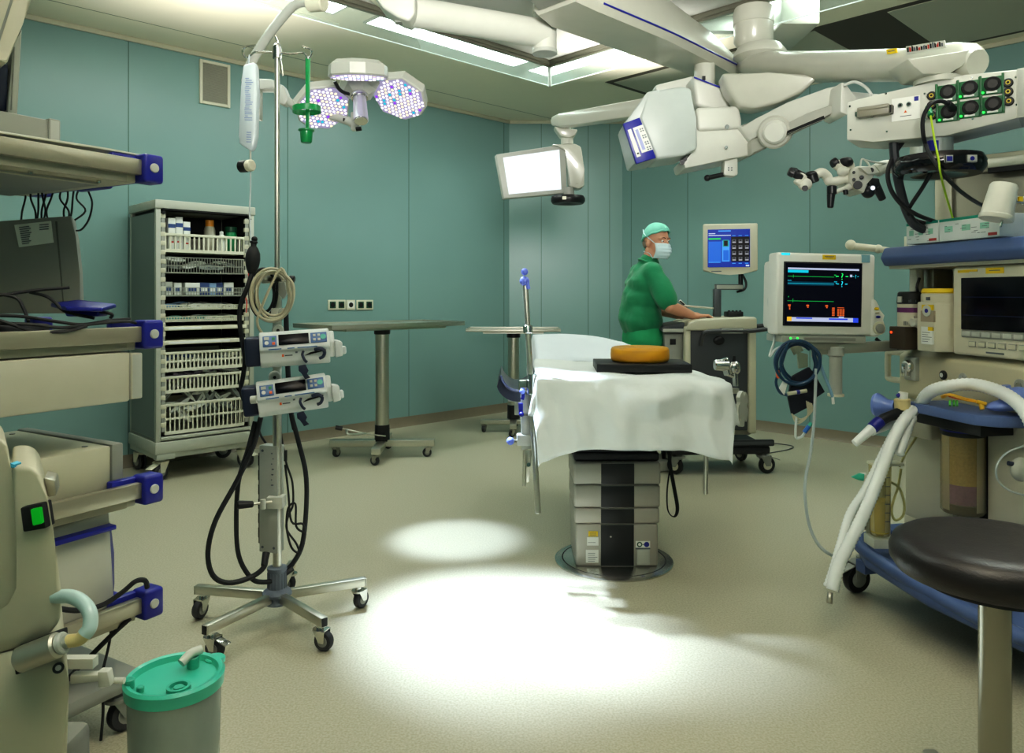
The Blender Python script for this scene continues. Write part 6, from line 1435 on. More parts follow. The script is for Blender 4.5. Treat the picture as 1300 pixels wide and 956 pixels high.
mb = MB(M_lgrey); mb.cyl(W(1061, 500, Yn+.06), W(1061, 452, Yn+.06), .026, seg=24); mb.cyl(W(1061, 452, Yn+.06), W(1061, 440, Yn+.06), .034, seg=24, b=.004); mb.m(M_cream).cyl(W(1061, 503, Yn+.06), W(1061, 500, Yn+.06), .034, seg=24); mb.build('post', ma_)
mb = MB(M_rubber); mb.tube([W(1112, 430, Yn+.1), W(1120, 436, Yn+.08), W(1133, 439, Yn+.06), W(1143, 440, Yn+.05), W(1150, 438, Yn+.05)], .008, 8, 5); mb.cyl(W(1139, 440, Yn+.05), W(1150, 438, Yn+.05), .014)
single(mb, 'power_cable', 'short black cable from the patient monitor to the vaporizer box', 'cable')
hr = thing('articulated_holder', 'thin cream jointed holder behind the patient monitor reaching from the machine', 'holder', W(1080, 312, 3.45))
mb = MB(M_cream); mb.cyl(W(1078, 312, 3.5), W(1115, 316, 3.46), .016); mb.cyl(W(1115, 316, 3.46), W(1175, 325, 3.35), .014); mb.ball(W(1115, 316, 3.46), .02); mb.ball(W(1080, 311, 3.5), .024); mb.build('arm', hr)

# cables and cuff under the monitor
Yk = 3.16
ck = thing('cable_hook', 'transparent hook under the patient monitor holding blue cables', 'hook', W(1014, 462, Yk))
mb = MB(glassy('clear_hook_plastic', '#d8d8c0', .4, .1, .2)); mb.cyl(W(1008, 437, Yk+.04), W(1014, 448, Yk+.03), .022); mb.prism([W(1012, 446, Yk+.03), W(1026, 450, Yk+.03), W(1026, 466, Yk+.03), W(1014, 468, Yk+.03)], (0, .012, 0), b=.003); mb.m(M_cream).cyl(W(1005, 432, Yk+.05), W(1012, 442, Yk+.04), .02); mb.build('hook', ck)
coil('cable_coil', 'dark blue cable coil hanging under the patient monitor', mat('petrol_cable', '#123a58', .45), 1013, 460, 25, 26, .0058, 4.3, Yk-.01, [(990, 470, 3.12), (985, 485, 3.12), (990, 498, 3.12), (1000, 502, 3.1)])
mb = MB(mat('navy_cuff_cloth', '#0d1322', .8, bump=.3)); mb.prism([W(1006, 478, 3.13), W(1028, 466, 3.13), W(1034, 474, 3.12), W(1048, 498, 3.14), W(1036, 503, 3.13), (W(1033, 514, 3.12)), W(1006, 528, 3.12), W(1001, 505, 3.12)], (0, .02, 0), b=.005)
single(mb, 'blood_pressure_cuff', 'navy blood pressure cuff hanging below the blue cable coil', 'cuff')
mb = MB(M_paper); mb.prism([W(990, 493, 3.10), W(997, 481, 3.10), W(1001, 484, 3.10), W(996, 502, 3.10)], (0, .016, 0), b=.003)
single(mb, 'sensor_plug', 'white sensor plug hanging at the left of the navy cuff', 'plug')
mb = MB(M_beige); mb.cyl(W(1000, 500, 3.09), W(1024, 496, 3.09), .008); mb.m(M_blue).cyl(W(1011, 498, 3.09), W(1015, 497.5, 3.09), .009)
single(mb, 'cable_connector', 'beige connector with blue ring lying across the navy cuff', 'plug')
mb = MB(M_orange); mb.cyl(W(987, 470, 3.12), W(988, 480, 3.12), .008)
single(mb, 'cable_tag', 'small orange tag on the left of the blue cable coil', 'tag')
mb = MB(m_cab)
for k in range(4): mb.tube([W(1030 - k*2, 512 - k, 3.10), W(1031 - k*2, 522 + k*2, 3.10), W(1018 - k*2, 532 + k*2, 3.10), W(1008 - k, 528 - k, 3.10)], .003, 6, 5)
single(mb, 'sensor_cable', 'cream thin cables looping below the navy cuff', 'cable')
m_gt2 = mat('grey_clear_tube', '#a9b2b4', .35, coat=.3)
mb = MB(m_gt2); mb.tube([W(1036, 468, 3.08), W(1035, 500, 3.08), W(1033, 540, 3.08), W(1029, 575, 3.06), W(1023, 605, 3.04), (W(1022, 630, 3.03)), W(1027, 665, 3.02), W(1038, 690, 3.0), W(1054, 704, 3.0), W(1075, 712, 3.05)], .0065, 8, 6)
single(mb, 'gas_sample_tube', 'long grey tube hanging from the cuff down to the machine base', 'tube')
mb = MB(mat('white_tube', '#c5ccca', .4)); mb.tube([W(1011, 530, 3.09), W(1010, 548, 3.09), W(1011, 556, 3.09), W(1018, 554, 3.09), W(1024, 545, 3.09)], .0055, 8, 5); mb.m(mat('blue_ring', '#1e62b0', .4)).cyl(W(1021, 549, 3.09), W(1027, 541, 3.09), .009); mb.m(m_teal).cyl(W(1027, 541, 3.09), W(1030, 537, 3.09), .008)
single(mb, 'tube_connector', 'white tube hook with blue and green connector below the navy cuff', 'tube')
mb = MB(mat('light_blue_tube', '#7fa3ba', .4)); mb.tube([W(1040, 458, 3.12), W(1046, 475, 3.12), W(1053, 492, 3.12), W(1057, 504, 3.12)], .0065, 8, 5); mb.m(M_paper).cyl(W(1057, 503, 3.12), W(1058, 513, 3.12), .006)
single(mb, 'tube_connector', 'pale blue tube hanging beside the grey monitor post', 'tube')
mb = MB(mat('white_tube', '#c5ccca', .4)); mb.tube([W(984, 366, 3.3), W(976, 380, 3.3), W(979, 405, 3.28), W(983, 430, 3.25), W(977, 452, 3.2), W(984, 444, 3.2), W(1000, 436, 3.18)], .005, 8, 6)
single(mb, 'sensor_cable', 'white cable bowing out left of the patient monitor', 'cable')

# breathing circuit
def corrug(mb, pts, r, m, n=10):
    P = catmull(pts, n); mb.m(m)
    L = sum((P[i+1]-P[i]).length for i in range(len(P)-1)); N = int(L / .0075)
    # resample
    out = [P[0]]; acc = 0; step = L / N
    for i in range(len(P)-1):
        a, b = P[i], P[i+1]; seg = (b-a).length
        while acc + seg >= step:
            f = (step - acc) / seg; a = a.lerp(b, f); out.append(a); seg = (b-a).length; acc = 0
        acc += seg
    mb.tube(out, lambda t: r * (1 + .07 * (1 if int(round(t * (len(out)-1))) % 2 else -1)), 12, 1, smooth=False)
m_hose = glassy('milky_hose', '#f6f9f6', .80, .25, .2)
hw = MA
mb = MB(m_hose)
hp = [(1168, 514, 2.98), (1178, 500, 2.92), (1196, 492, 2.85), (1232, 488, 2.78), (1266, 496, 2.68), (1290, 510, 2.6), (1306, 530, 2.54), (1318, 560, 2.5)]
corrug(mb, [W(*p) for p in hp], .023, m_hose); single(mb, 'breathing_hose', 'milky corrugated breathing hose arching over the blue work surface', 'hose', sharp=180)
mb = MB(m_hose); corrug(mb, [W(*p) for p in ((1160, 520, 2.97), (1147, 535, 2.93), (1133, 560, 2.9), (1118, 600, 2.86), (1098, 650, 2.82), (1078, 690, 2.8), (1064, 720, 2.78), (1056, 752, 2.76))], .0225, m_hose); mb.m(M_alu).cyl(W(1054, 752, 2.76), W(1053, 766, 2.75), .010)
single(mb, 'breathing_hose', 'milky breathing hose hanging from the work surface almost to the floor, nearer one', 'hose', sharp=180)
mb = MB(m_hose); corrug(mb, [W(*p) for p in ((1152, 522, 3.0), (1130, 560, 2.97), (1100, 620, 2.94), (1080, 652, 2.92), (1068, 690, 2.88), (1058, 725, 2.84), (1050, 748, 2.82))], .0175, m_hose)
single(mb, 'breathing_hose', 'thinner milky breathing hose hanging just left of and behind the nearer one', 'hose', sharp=180)
mb = MB(m_hose); corrug(mb, [W(*p) for p in ((1158, 528, 2.95), (1148, 555, 2.92), (1140, 580, 2.9))], .019, m_hose)
mb.m(M_blue).prism([W(1138, 550, 2.9), W(1141, 541, 2.9), W(1146, 551, 2.9)], (0, .01, 0), b=.002)
single(mb, 'breathing_hose', 'short capped milky hose hanging below the left corner of the work surface', 'hose', sharp=180)
fm = thing('breathing_mask', 'lavender blue breathing mask with cream connector left of the work surface', 'mask', W(1128, 535, 3.05))
m_lav = mat('lavender_silicone', '#6e84c4', .35, coat=.3)
qa, qb = W(1116, 514, 3.05), W(1138, 516, 3.0)
dmk = (qb - qa).normalized(); Mk = Matrix.Translation(qa) @ dmk.to_track_quat('Z', 'Y').to_matrix().to_4x4()
mb = MB(m_lav); mb.lathe([(.030, -.012), (.044, -.016), (.048, -.006), (.044, .004), (.036, .018), (.026, .034), (.023, .062), (.0, .062), (0, .03), (.02, .02), (.030, .0)], Mk, 28); mb.build('cup', fm)
mb = MB(mat('connector_cream', '#c9b98c', .4)); mb.cyl(W(1138, 514, 3.0), W(1152, 514, 2.97), .025, .028, b=.003); mb.cyl(W(1145, 506, 2.98), W(1146, 520, 2.98), .03, b=.004); mb.m(M_blue).cyl(W(1139, 503, 2.98), W(1144, 500, 2.98), .008); mb.m(M_paper).cyl(W(1146, 508, 2.98), W(1147, 498, 2.98), .018); mb.build('connector', fm)
mb = MB(M_black); mb.tube([W(1145, 522, 2.98), W(1134, 527, 2.96), W(1122, 532, 2.95), W(1113, 540, 2.94)], .020, 12, 5); mb.m(M_blue).cyl(W(1118, 534, 2.945), W(1107, 544, 2.935), .023, b=.003); mb.m(m_hose).cyl(W(1107, 544, 2.935), W(1085, 563, 2.92), .020, .015); mb.cyl(W(1140, 535, 3.02), W(1106, 548, 2.96), .017)
single(mb, 'tube_elbow', 'black tube with royal blue collar and milky end hanging under the lavender mask', 'tube')
bm_ = thing('breathing_mask', 'lavender blue breathing mask lying at the right end of the work surface', 'mask', W(1282, 520, 2.66))
Mk2 = frame(W(1284, 512, 2.66), (1, -.1, .15))
mb = MB(m_lav); mb.ball((.0, .02, -.008), .06, (1.25, .75, .36), Mk2); mb.ball((.035, .02, .02), .045, (1.2, .8, .7), Mk2); mb.build('cushion', bm_)
mb = MB(m_lav); mb.cyl((-.002, .02, .01), (-.005, .02, .062), .026, .020, M=Mk2, b=.003); mb.build('port', bm_)
m_strap = mat('yellow_silicone', '#d9a820', .4)
mb = MB(m_strap)
for k in range(3): mb.tube([W(1195 + k, 503 + k*1.2, 2.82), W(1206, 500 + k, 2.79 - k*.01), W(1224, 505 + k*1.5, 2.76 - k*.01), W(1240, 509 + k, 2.72), W(1246, 514, 2.70)], .006, 6, 5, flat=.35)
mb.cyl(W(1245, 511, 2.70), W(1247, 520, 2.69), .008); mb.cyl(W(1240, 510, 2.70), W(1252, 513, 2.69), .007); mb.m(M_orange).tube([W(1204, 503, 2.79), W(1218, 507, 2.77), W(1230, 507, 2.76)], .006, 6, 4, flat=.4); mb.m(mat('green_bead', '#4a9a3a', .4))
for x in (1206, 1211, 1215): mb.cyl(W(x, 509, 2.76), W(x, 515, 2.74), .004)
single(mb, 'head_strap', 'yellow silicone head strap with orange and green bits on the work surface', 'strap')
# suction jar
sj = thing('suction_jar', 'slim yellowish graduated suction jar in a white holder on the blue machine base', 'jar', MA @ V((.10, -.19, .215)))
Yj = 3.02
mb = MB(M_white); mb.prism([W(1100, 688, Yj+.03), (W(1131, 688, Yj+.03)), W(1131, 610, Yj+.03), W(1101, 610, Yj+.03)], (0, .01, 0), b=.003); mb.bx(W(1102, 0, Yj).x, W(1132, 0, Yj).x, Yj-.05, Yj+.04, W(0, 692, Yj).z, W(0, 680, Yj).z, b=.004); mb.m(M_greyp).cyl(W(1097, 640, Yj+.03), W(1097, 672, Yj+.03), .008); mb.build('holder', sj)
jb = W(1117, 682, Yj); jh = (682 - 590) * Yj / FOC
mb = MB(glassy('yellow_jar_plastic', '#f6f0cc', .12, .08, .16)); mb.lathe([(0, 0), (.022, .0), (.036, .012), (.038, .03), (.042, jh), (.039, jh), (.035, .03), (.03, .012), (0, .008)], Matrix.Translation(jb), 30); mb.build('jar', sj)
mb = MB(mat('yellow_fluid', '#c9b544', .2)); mb.lathe([(0, .010), (.024, .012), (.034, .022), (.036, jh*.52), (0, jh*.52)], Matrix.Translation(jb), 28); mb.build('fluid', sj)
mb = MB(M_ink)
for i in range(6): mb.bx(jb.x+.0, jb.x+.02, jb.y-.0425, jb.y-.0395, jb.z+jh*(.25+.12*i), jb.z+jh*(.25+.12*i)+.0025)
mb.build('graduation', sj)
mb = MB(M_cream); mb.bx(W(1104, 0, Yj).x, W(1144, 0, Yj).x, Yj-.03, Yj+.03, jb.z+jh, jb.z+jh+.012, b=.004); mb.build('lid', sj)
mb = MB(mat('olive_tube', '#b7b27a', .4)); mb.tube([W(1142, 592, Yj), W(1150, 575, Yj+.05), W(1160, 560, Yj+.1), W(1166, 550, Yj+.12)], .005, 8, 5); mb.tube([W(1131, 612, Yj), W(1142, 620, Yj), W(1148, 640, Yj), W(1146, 655, Yj), W(1136, 660, Yj), W(1132, 645, Yj), W(1140, 618, Yj+.02), W(1144, 595, Yj+.03)], .005, 8, 6)
single(mb, 'suction_tube', 'yellowish thin tube looping right of the suction jar', 'tube')
mb = MB(mat('mint_tip', '#3fb59a', .4)); mb.prism([W(1081, 606, 2.92), W(1092, 601, 2.92), W(1098, 602, 2.92), W(1097, 611, 2.92), W(1091, 610, 2.92)], (0, .012, 0), b=.003); mb.m(M_paper).cyl(W(1092, 602, 2.93), W(1099, 602, 2.93), .006)
single(mb, 'suction_tip', 'small mint green tip stuck between the hanging hoses', 'tip')
# loop hanging on the right lower body
mb = MB(glassy('clear_tubing', '#e6eef0', .45, .15, .2)); mb.tube([W(1300, 566, 2.60), W(1278, 575, 2.60), W(1266, 590, 2.60), W(1266, 608, 2.60), W(1280, 622, 2.60), W(1304, 630, 2.60)], .0035, 8, 6)
mb.m(M_lgrey).ball(W(1296, 596, 2.60), .035, (1, .8, 1.2)); mb.m(M_navy).cyl(W(1280, 588, 2.6), W(1290, 590, 2.6), .008)
single(mb, 'tubing_loop', 'clear tubing loop with grey connector hanging at the right edge of the machine', 'tube')

# ================================================================== STOOL
sl = thing('swivel_stool', 'round black padded swivel stool on a polished steel column in the right foreground', 'stool', (W(1263, 0, 1.65).x, 1.65, 0))
Ms_ = Matrix.Translation((W(1263, 0, 1.65).x, 1.65, 0)); sz_ = .715
mb = MB(mat('brown_black_vinyl', '#1d1716', .38, var=.1, scale=30, bump=.08, bscale=220)); mb.lathe([(0, sz_-.085), (.17, sz_-.085), (.195, sz_-.078), (.208, sz_-.058), (.209, sz_-.038), (.200, sz_-.016), (.18, sz_-.004), (.15, sz_), (0, sz_+.002)], Ms_, 64); mb.build('seat', sl, sharp=80)
mb = MB(M_black); mb.cyl((0, 0, sz_-.10), (0, 0, sz_-.083), .15, M=Ms_, seg=40); mb.build('seat_plate', sl)
mb = MB(mat('stool_chrome', '#9d9b90', .16, 1.0, var=.04)); mb.cyl((0, 0, .10), (0, 0, sz_-.098), .032, M=Ms_, seg=32); mb.build('column', sl)
mb = MB(M_alu); mb.cyl((0, 0, .07), (0, 0, .13), .05, M=Ms_, seg=28, b=.006)
for k in range(5):
    q = 2*PI*k/5 + .3; Mf = Ms_ @ Matrix.Rotation(q, 4, 'Z'); mb.prism([(.03, -.025, .075), (.27, -.018, .06), (.27, .018, .06), (.03, .025, .075)], (0, 0, .035), Mf, b=.008)
bs = mb.build('star_base', sl)
for k in range(5):
    q = 2*PI*k/5 + .3; caster(bs, Ms_ @ V((.255*math.cos(q), .255*math.sin(q), 0)), .062, q + 1.2, M_black, M_black, twin=True, w=.03)
# ================================================================== EQUIPMENT TOWER at the left
KL = V((-1.044, 2.17, 0)); l1 = V((-.5, -.866, 0)); l2 = V((-.866, .5, 0))
ML = Matrix.Identity(4)
for i in range(3): ML[i][0], ML[i][1], ML[i][2], ML[i][3] = l1[i], l2[i], (0, 0, 1)[i], KL[i]    # x towards us along the rail, y across the shelf, z up
tw = thing('equipment_tower', 'tall open equipment tower with silver shelf rails and royal blue corner blocks at the left', 'equipment rack', ML @ V((.4, .3, 0)))
m_shelf = mat('tower_shelf', '#b0ad98', .42); m_rail = mat('tower_rail', '#a8a492', .35, .6, stretch=(1, 1, 8)); m_bl = mat('blue_corner', '#20258c', .32)
TL, TD = .86, .60
for i, z in enumerate((1.613, 1.137, .692, .363)):
    mb = MB(m_shelf); mb.bx(.03, TL, .02, TD, z-.045, z-.018, ML, b=.004); mb.m(M_greyp).bx(.1, TL-.05, .08, TD-.05, z-.055, z-.045, ML, b=.003)
    mb.m(M_chrome)
    for x in (.12, .3, .5): mb.cyl((x, .05, z-.052), (x, .05, z-.044), .006, M=ML, seg=10)
    sf = mb.build('shelf', tw)
    mb = MB(m_rail)
    for y0 in (-.004, TD-.02): mb.bx(.025, TL, y0, y0+.024, z-.022, z+.022, ML, b=.003); mb.bx(.06, TL, y0+.02, y0+.03, z-.045, z-.02, ML)
    mb.build('rail', sf)
    mb = MB(m_bl)
    mb.bx(-.035, .028, -.018, .045, z-.043, z+.04, ML, b=.010, seg=3); mb.bx(.02, .10, .022, .05, z-.04, z+.035, ML, b=.006); mb.bx(-.02, .03, .03, TD-.03, z-.035, z-.012, ML, b=.004); mb.bx(-.035, .028, TD-.045, TD+.018, z-.043, z+.04, ML, b=.010, seg=3)
    mb.bx(-.03, -.005, .22, .38, z-.04, z-.02, ML, b=.008)
    c_ = mb.build('corner_block', tw)
    mb = MB(M_white); mb.cyl((-.002, -.023, z+.0), (-.002, -.016, z+.0), .0135, M=ML, seg=22, b=.002); mb.build('button', c_)
    mb = MB(M_white); mb.cyl((-.002, TD+.016, z), (-.002, TD+.023, z), .0135, M=ML, seg=22); mb.build('button', c_)
mb = MB(M_lgrey)
for x in (.18, .62): mb.bx(x, x+.07, TD-.09, TD-.03, .13, 1.9, ML, b=.006)
mb.build('post', tw)
mb = MB(M_greyp); mb.bx(.0, TL, .02, TD, .12, .17, ML, b=.02); b_ = mb.build('base', tw)
for x in (.06, TL-.06):
    for y in (.06, TD-.06): caster(b_, ML @ V((x, y, 0)), .125, random.uniform(0, 6), M_greyp, M_tyre, w=.03)
z1, z2, z3, z4 = 1.613-.018, 1.137-.018, .692-.018, .363-.018

# top shelf
mb = MB(M_greyp); mb.bx(.13, .75, .28, .55, z1+.0, z1+.165, ML, b=.005); mb.m(M_lgrey).bx(.098, .132, .275, .552, z1+.0, z1+.17, ML, b=.005)
single(mb, 'recorder_unit', 'flat grey recorder box with pale end cap on the top shelf of the tower', 'device')
m_tray = mat('pale_tray', '#c3c4b4', .4)
mb = MB(m_tray); mb.prism([(.0, .03, z1+.055), (.10, .03, z1+.056), (.8, .03, z1+.046), (.8, .26, z1+.04), (.06, .24, z1+.05)], (0, 0, .006), ML, b=.002); mb.prism([(.12, .06, z1+.035), (.8, .06, z1+.028), (.8, .24, z1+.028), (.12, .22, z1+.035)], (0, 0, .006), ML, b=.002); mb.m(M_navy).bx(.2, .8, .05, .22, z1+.0, z1+.03, ML, b=.004)
single(mb, 'paper_tray', 'thin pale tray with papers overhanging the rail of the top shelf of the tower', 'tray')
# screen leaning above
ms_ = thing('tower_monitor', 'beige backed monitor tilted on a stand at the upper left corner above the tower', 'monitor', ML @ V((.30, .42, z1+.165)))
Yt = 2.05
mb = MB(M_beige); mb.prism([W(-40, -60, Yt-.10), W(49, -60, Yt-.02), W(40, 0, Yt), W(29, 31, Yt), W(9, 81, Yt-.05), W(-3, 73, Yt-.10), W(-40, 60, Yt-.2)], V((-.14, .16, .02)), b=.008); mb.build('housing', ms_)
mb = MB(M_greyp); mb.prism([W(-30, 40, Yt-.19), W(0, 53, Yt-.105), W(20, -10, Yt-.08), W(17, -10, Yt-.09), W(-2, 48, Yt-.12), W(-30, 38, Yt-.195)], V((0, -.002, 0))); mb.build('seam', ms_)
mb = MB(M_lgrey); mb.prism([W(9, 148, Yt+.08), W(22, 148, Yt+.10), W(28, 36, Yt+.08), W(16, 60, Yt+.06)], V((-.05, .05, 0)), b=.004); mb.m(M_greyp).prism([W(14, 140, Yt+.079), W(15.5, 140, Yt+.079), W(19.5, 60, Yt+.06), W(18, 60, Yt+.06)], V((0, -.003, 0))); mb.m(M_navy).prism([W(-20, 140, Yt+.06), W(8, 140, Yt+.09), W(10, 82, Yt+.05), W(-20, 78, Yt-.02)], V((-.04, .06, 0))); mb.build('stand', ms_)

# middle shelf things
sd_ = thing('grey_panel_unit', 'grey tilted device panel with a white type label on the second shelf of the tower', 'device', ML @ V((.33, .3, z2)))
Yg = 2.30
Gq = [W(-30, 283, Yg-.05), W(91, 274, Yg), W(96, 300, Yg), W(101, 345, Yg), W(103, 398, Yg), W(-30, 398, Yg-.05)]
mb = MB(M_greyp); mb.prism(Gq, (-.07, .14, .0), b=.004, seg=2); mb.build('housing', sd_)
mb = MB(M_paper); o_ = -.006
mb.prism([W(18, 285.5, Yg-.034), W(64, 280.5, Yg-.0155), W(68, 308, Yg-.014), W(24, 314, Yg-.031)], (0, .004, 0))
mb.m(M_ink)
for i in range(9):
    y = 289 + i * 2.6; w_ = random.uniform(8, 18)
    mb.prism([W(24 + i*.5, y-.6, Yg-.036), W(24 + i*.5 + w_, y - .9 - w_*.1, Yg-.030), W(24 + i*.5 + w_, y - .1 - w_*.1, Yg-.030), W(24 + i*.5, y + .2, Yg-.036)], (0, .003, 0))
for i in range(3): mb.prism([W(50, 286+i*3-1, Yg-.026), W(61, 285+i*3-1, Yg-.021), W(61, 286+i*3-1, Yg-.021), W(50, 287+i*3-1, Yg-.026)], (0, .003, 0))
mb.build('type_label', sd_)
mb = MB(mat('panel_seam_grey', '#5b5d58', .5)); mb.prism([W(70, 281, Yg-.013), W(71.5, 281, Yg-.013), W(81.5, 390, Yg-.009), W(80, 390, Yg-.009)], (0, .006, 0)); mb.build('seam', sd_)
mb = MB(M_rubber)
for k in range(11):
    x0 = 32 + k * 7.5 + random.uniform(-3, 3); x1 = x0 + random.uniform(-8, 8)
    mb2 = MB(M_rubber); yb_ = Yg + .05 + random.uniform(0, .08)
    if k < 10: mb2.tube([W(x0, 236, yb_), W(x0 + random.uniform(-5, 5), 252, yb_), W(x1 + random.uniform(-4, 4), 268, yb_), W(min(x1, 88), 284, yb_)], .0028, 6, 5)
    else: mb2.tube([W(112, 242, yb_), W(117, 258, yb_), W(113, 278, yb_), W(104, 291, yb_), W(96, 293, yb_)], .0028, 6, 6)
    single(mb2, 'tower_cable', 'thin dark cable between the two upper tower shelves, ' + nth(k, 99) + ' of the bundle' if k < 10 else 'thin dark cable bowing out to the right under the top shelf of the tower', 'cable', 'cables behind the grey panel' if k < 10 else None)
mb.bm.free()
mb = MB(m_bl); mb.prism([W(64, 390, 2.12), W(100, 385, 2.13), W(148, 391, 2.16), (W(130, 396, 2.06)), W(84, 395, 2.03)], (0, 0, .012), b=.004); mb.prism([W(80, 395, 2.06), W(125, 396, 2.09), W(125, 402, 2.1), W(84, 402, 2.05)], (0, .05, 0), b=.004)
for v in []: pass
single(mb, 'blue_tray', 'flat royal blue tray lying on the second shelf of the tower', 'tray')
mb = MB(mat('dark_grey_box', '#26262a', .5)); mb.bx(.25, .52, .05, .16, z2+.022, z2+.055, ML, b=.006); mb.m(M_greyp).bx(.44, .455, .048, .162, z2+.02, z2+.056, ML, b=.002)
single(mb, 'camera_box', 'flat dark grey box among black cables on the second shelf of the tower', 'device')
for k, pts in enumerate(([(-20, 378, 1.95), (20, 372, 2.0), (50, 368, 2.05), (88, 365, 2.1)], [(-10, 400, 1.86), (30, 402, 1.92), (70, 408, 1.98), (105, 412, 2.02), (140, 407, 2.08), (165, 405, 2.13)], [(-10, 372, 1.95), (20, 378, 1.98), (30, 392, 1.98), (36, 408, 1.96)], [(38, 371, 2.05), (58, 376, 2.05), (70, 384, 2.06), (84, 396, 2.06), (120, 404, 2.08)], [(-10, 410, 1.86), (40, 412, 1.9), (80, 416, 1.95), (120, 411, 2.04), (160, 408, 2.1), (172, 410, 2.14)], [(100, 397, 2.08), (125, 396, 2.10), (142, 399, 2.12), (140, 404, 2.12)], [(-10, 404, 1.85), (15, 412, 1.87), (40, 420, 1.9), (80, 421, 1.95), (110, 414, 2.0)])):
    mb = MB(M_rubber); mb.tube([W(*p) for p in pts], .0045, 7, 6)
    single(mb, 'tower_cable', ['black cable running across the foot of the grey panel on the second shelf', 'black cable ending at the second blue corner block of the tower', 'black cable crossing down beside the flat dark grey box', 'black cable running under the blue tray on the second shelf', 'lowest long black cable along the rail of the second shelf', 'short black cable loop right of the blue tray', 'black cable hanging over the silver rail of the second shelf'][k], 'cable', 'black cables on the second shelf')
# slide-in unit under the second shelf
mb = MB(mat('unit_front', '#b5b3a2', .42)); mb.bx(.06, .80, .0, .5, .95, 1.088, ML, b=.006); mb.m(M_lgrey).bx(.025, .06, -.005, .5, .955, 1.085, ML, b=.004)
single(mb, 'slide_in_unit', 'wide pale box hanging directly under the second shelf of the tower', 'device')
# third shelf device
de = thing('light_source', 'beige box device with grey end plate on the third shelf of the tower', 'device', ML @ V((.35, .3, z3)))
mb = MB(M_beige); mb.bx(.085, .6, .05, .54, z3+.025, z3+.150, ML, b=.006); mb.build('housing', de)
mb = MB(M_greyp); mb.bx(.05, .085, .045, .545, z3+.022, z3+.154, ML, b=.006); mb.build('front_plate', de)
mb = MB(M_greyp)
for x, y in ((.13, .1), (.13, .48), (.5, .1)): mb.cyl((x, y, z3+.149), (x, y, z3+.152), .008, M=ML, seg=12)
mb.build('screw', de)
mb = MB(mat('vent_box', '#7a7b70', .5)); mb.bx(.30, .60, .40, .56, z3+.152, z3+.30, ML, b=.005); mb.m(M_dark)
for i in range(6): mb.bx(.33+i*.02, .342+i*.02, .397, .402, z3+.19, z3+.26, ML)
single(mb, 'vented_unit', 'small grey unit with dark vent slots behind the beige box on the third shelf', 'device')
# lowest shelf box
bq = thing('white_case', 'white leaning case with a thin blue end strip on the lowest shelf of the tower', 'case', ML @ V((.2, .1, z4)))
Mc_ = ML @ Matrix.Translation((.05, .06, z4+.021)) @ Matrix.Rotation(.06, 4, 'Y')
mb = MB(mat('case_white', '#c0c0b4', .45)); mb.bx(.015, .42, 0, .26, 0, .275, Mc_, b=.010, seg=3); mb.build('body', bq)
mb = MB(m_bl); mb.prism([(.015, .01, .02), (.015, .01, .25), (-.004, .03, .22), (-.008, .03, .14), (-.004, .03, .05)], (0, .2, 0), Mc_, b=.003); mb.m(M_black).cyl((-.02, .12, .18), (0, .12, .18), .012, M=Mc_); mb.build('end_strip', bq)
mb = MB(m_bl); mb.bx(.08, .30, .03, .2, .59, .604, ML, b=.004)
single(mb, 'blue_pad', 'thin blue pad just under the third shelf of the tower', 'pad')
for lab, pts, r in (('black cable arching over the lowest blue corner block of the tower', [(70, 772, 1.95), (100, 775, 2.0), (130, 768, 2.05), (155, 752, 2.08), (172, 738, 2.1), (184, 737, 2.12), (187, 746, 2.13)], .007),
                    ('thick black cable running down under the lowest shelf of the tower', [(165, 785, 2.12), (140, 808, 2.1), (110, 838, 2.08), (92, 856, 2.05), (70, 885, 2.0), (50, 930, 1.9)], .007),
                    ('thin black cable hanging straight under the lowest shelf of the tower', [(142, 795, 2.12), (138, 820, 2.12), (132, 845, 2.1), (129, 860, 2.1), (131, 900, 2.1), (128, 940, 2.1)], .004)):
    mb = MB(M_rubber); mb.tube([W(*p) for p in pts], r, 8, 6); single(mb, 'power_cable', lab, 'cable')

# ================================================================== FOREGROUND DEVICE at the lower left
fg = thing('suction_unit', 'large rounded cream device with green lit rocker switch in the lower left foreground', 'device', V((-.98, 1.40, 0)))
m_fg = mat('device_cream', '#b9b6a0', .42, coat=.15)
Yf = 1.40
mb = MB(m_fg); mb.prism([W(-60, 545, Yf), W(2, 557, Yf), W(10, 566, Yf), W(15, 600, Yf), W(28, 660, Yf), W(28, 760, Yf), W(-20, 800, Yf), W(-60, 810, Yf)], (-.13, .18, 0), b=.02, seg=4); mb.build('rear_cover', fg, sharp=60)
mb = MB(m_fg); mb.prism([W(14, 592, Yf-.02), W(40, 592, Yf-.02), W(52, 602, Yf-.02), W(62, 640, Yf-.02), W(70, 690, Yf-.02), W(79, 760, Yf-.02), W(77, 790, Yf-.02), W(62, 808, Yf-.02), W(20, 825, Yf-.02), W(-20, 835, Yf-.02), W(-60, 840, Yf-.02), W(-60, 800, Yf-.02), W(-10, 790, Yf-.02), (W(16, 772, Yf-.02)), W(28, 748, Yf-.02), W(28, 690, Yf-.02), W(18, 640, Yf-.02)], (-.13, .2, 0), b=.016, seg=4); mb.build('front_cover', fg, sharp=60)
mb = MB(m_fg); mb.prism([W(-60, 836, Yf-.02), W(20, 822, Yf-.02), W(74, 806, Yf-.02), W(84, 824, Yf-.02), W(88, 870, Yf-.02), W(84, 1010, Yf-.02), W(-60, 1040, Yf-.02)], (-.16, .25, 0), b=.014, seg=3); mb.m(M_black).cyl(W(74, 848, Yf-.028), W(74, 848, Yf-.01), .0095, seg=22); mb.m(M_lgrey).cyl(W(74, 848, Yf-.030), W(74, 848, Yf-.02), .005); mb.build('lower_cover', fg, sharp=60)
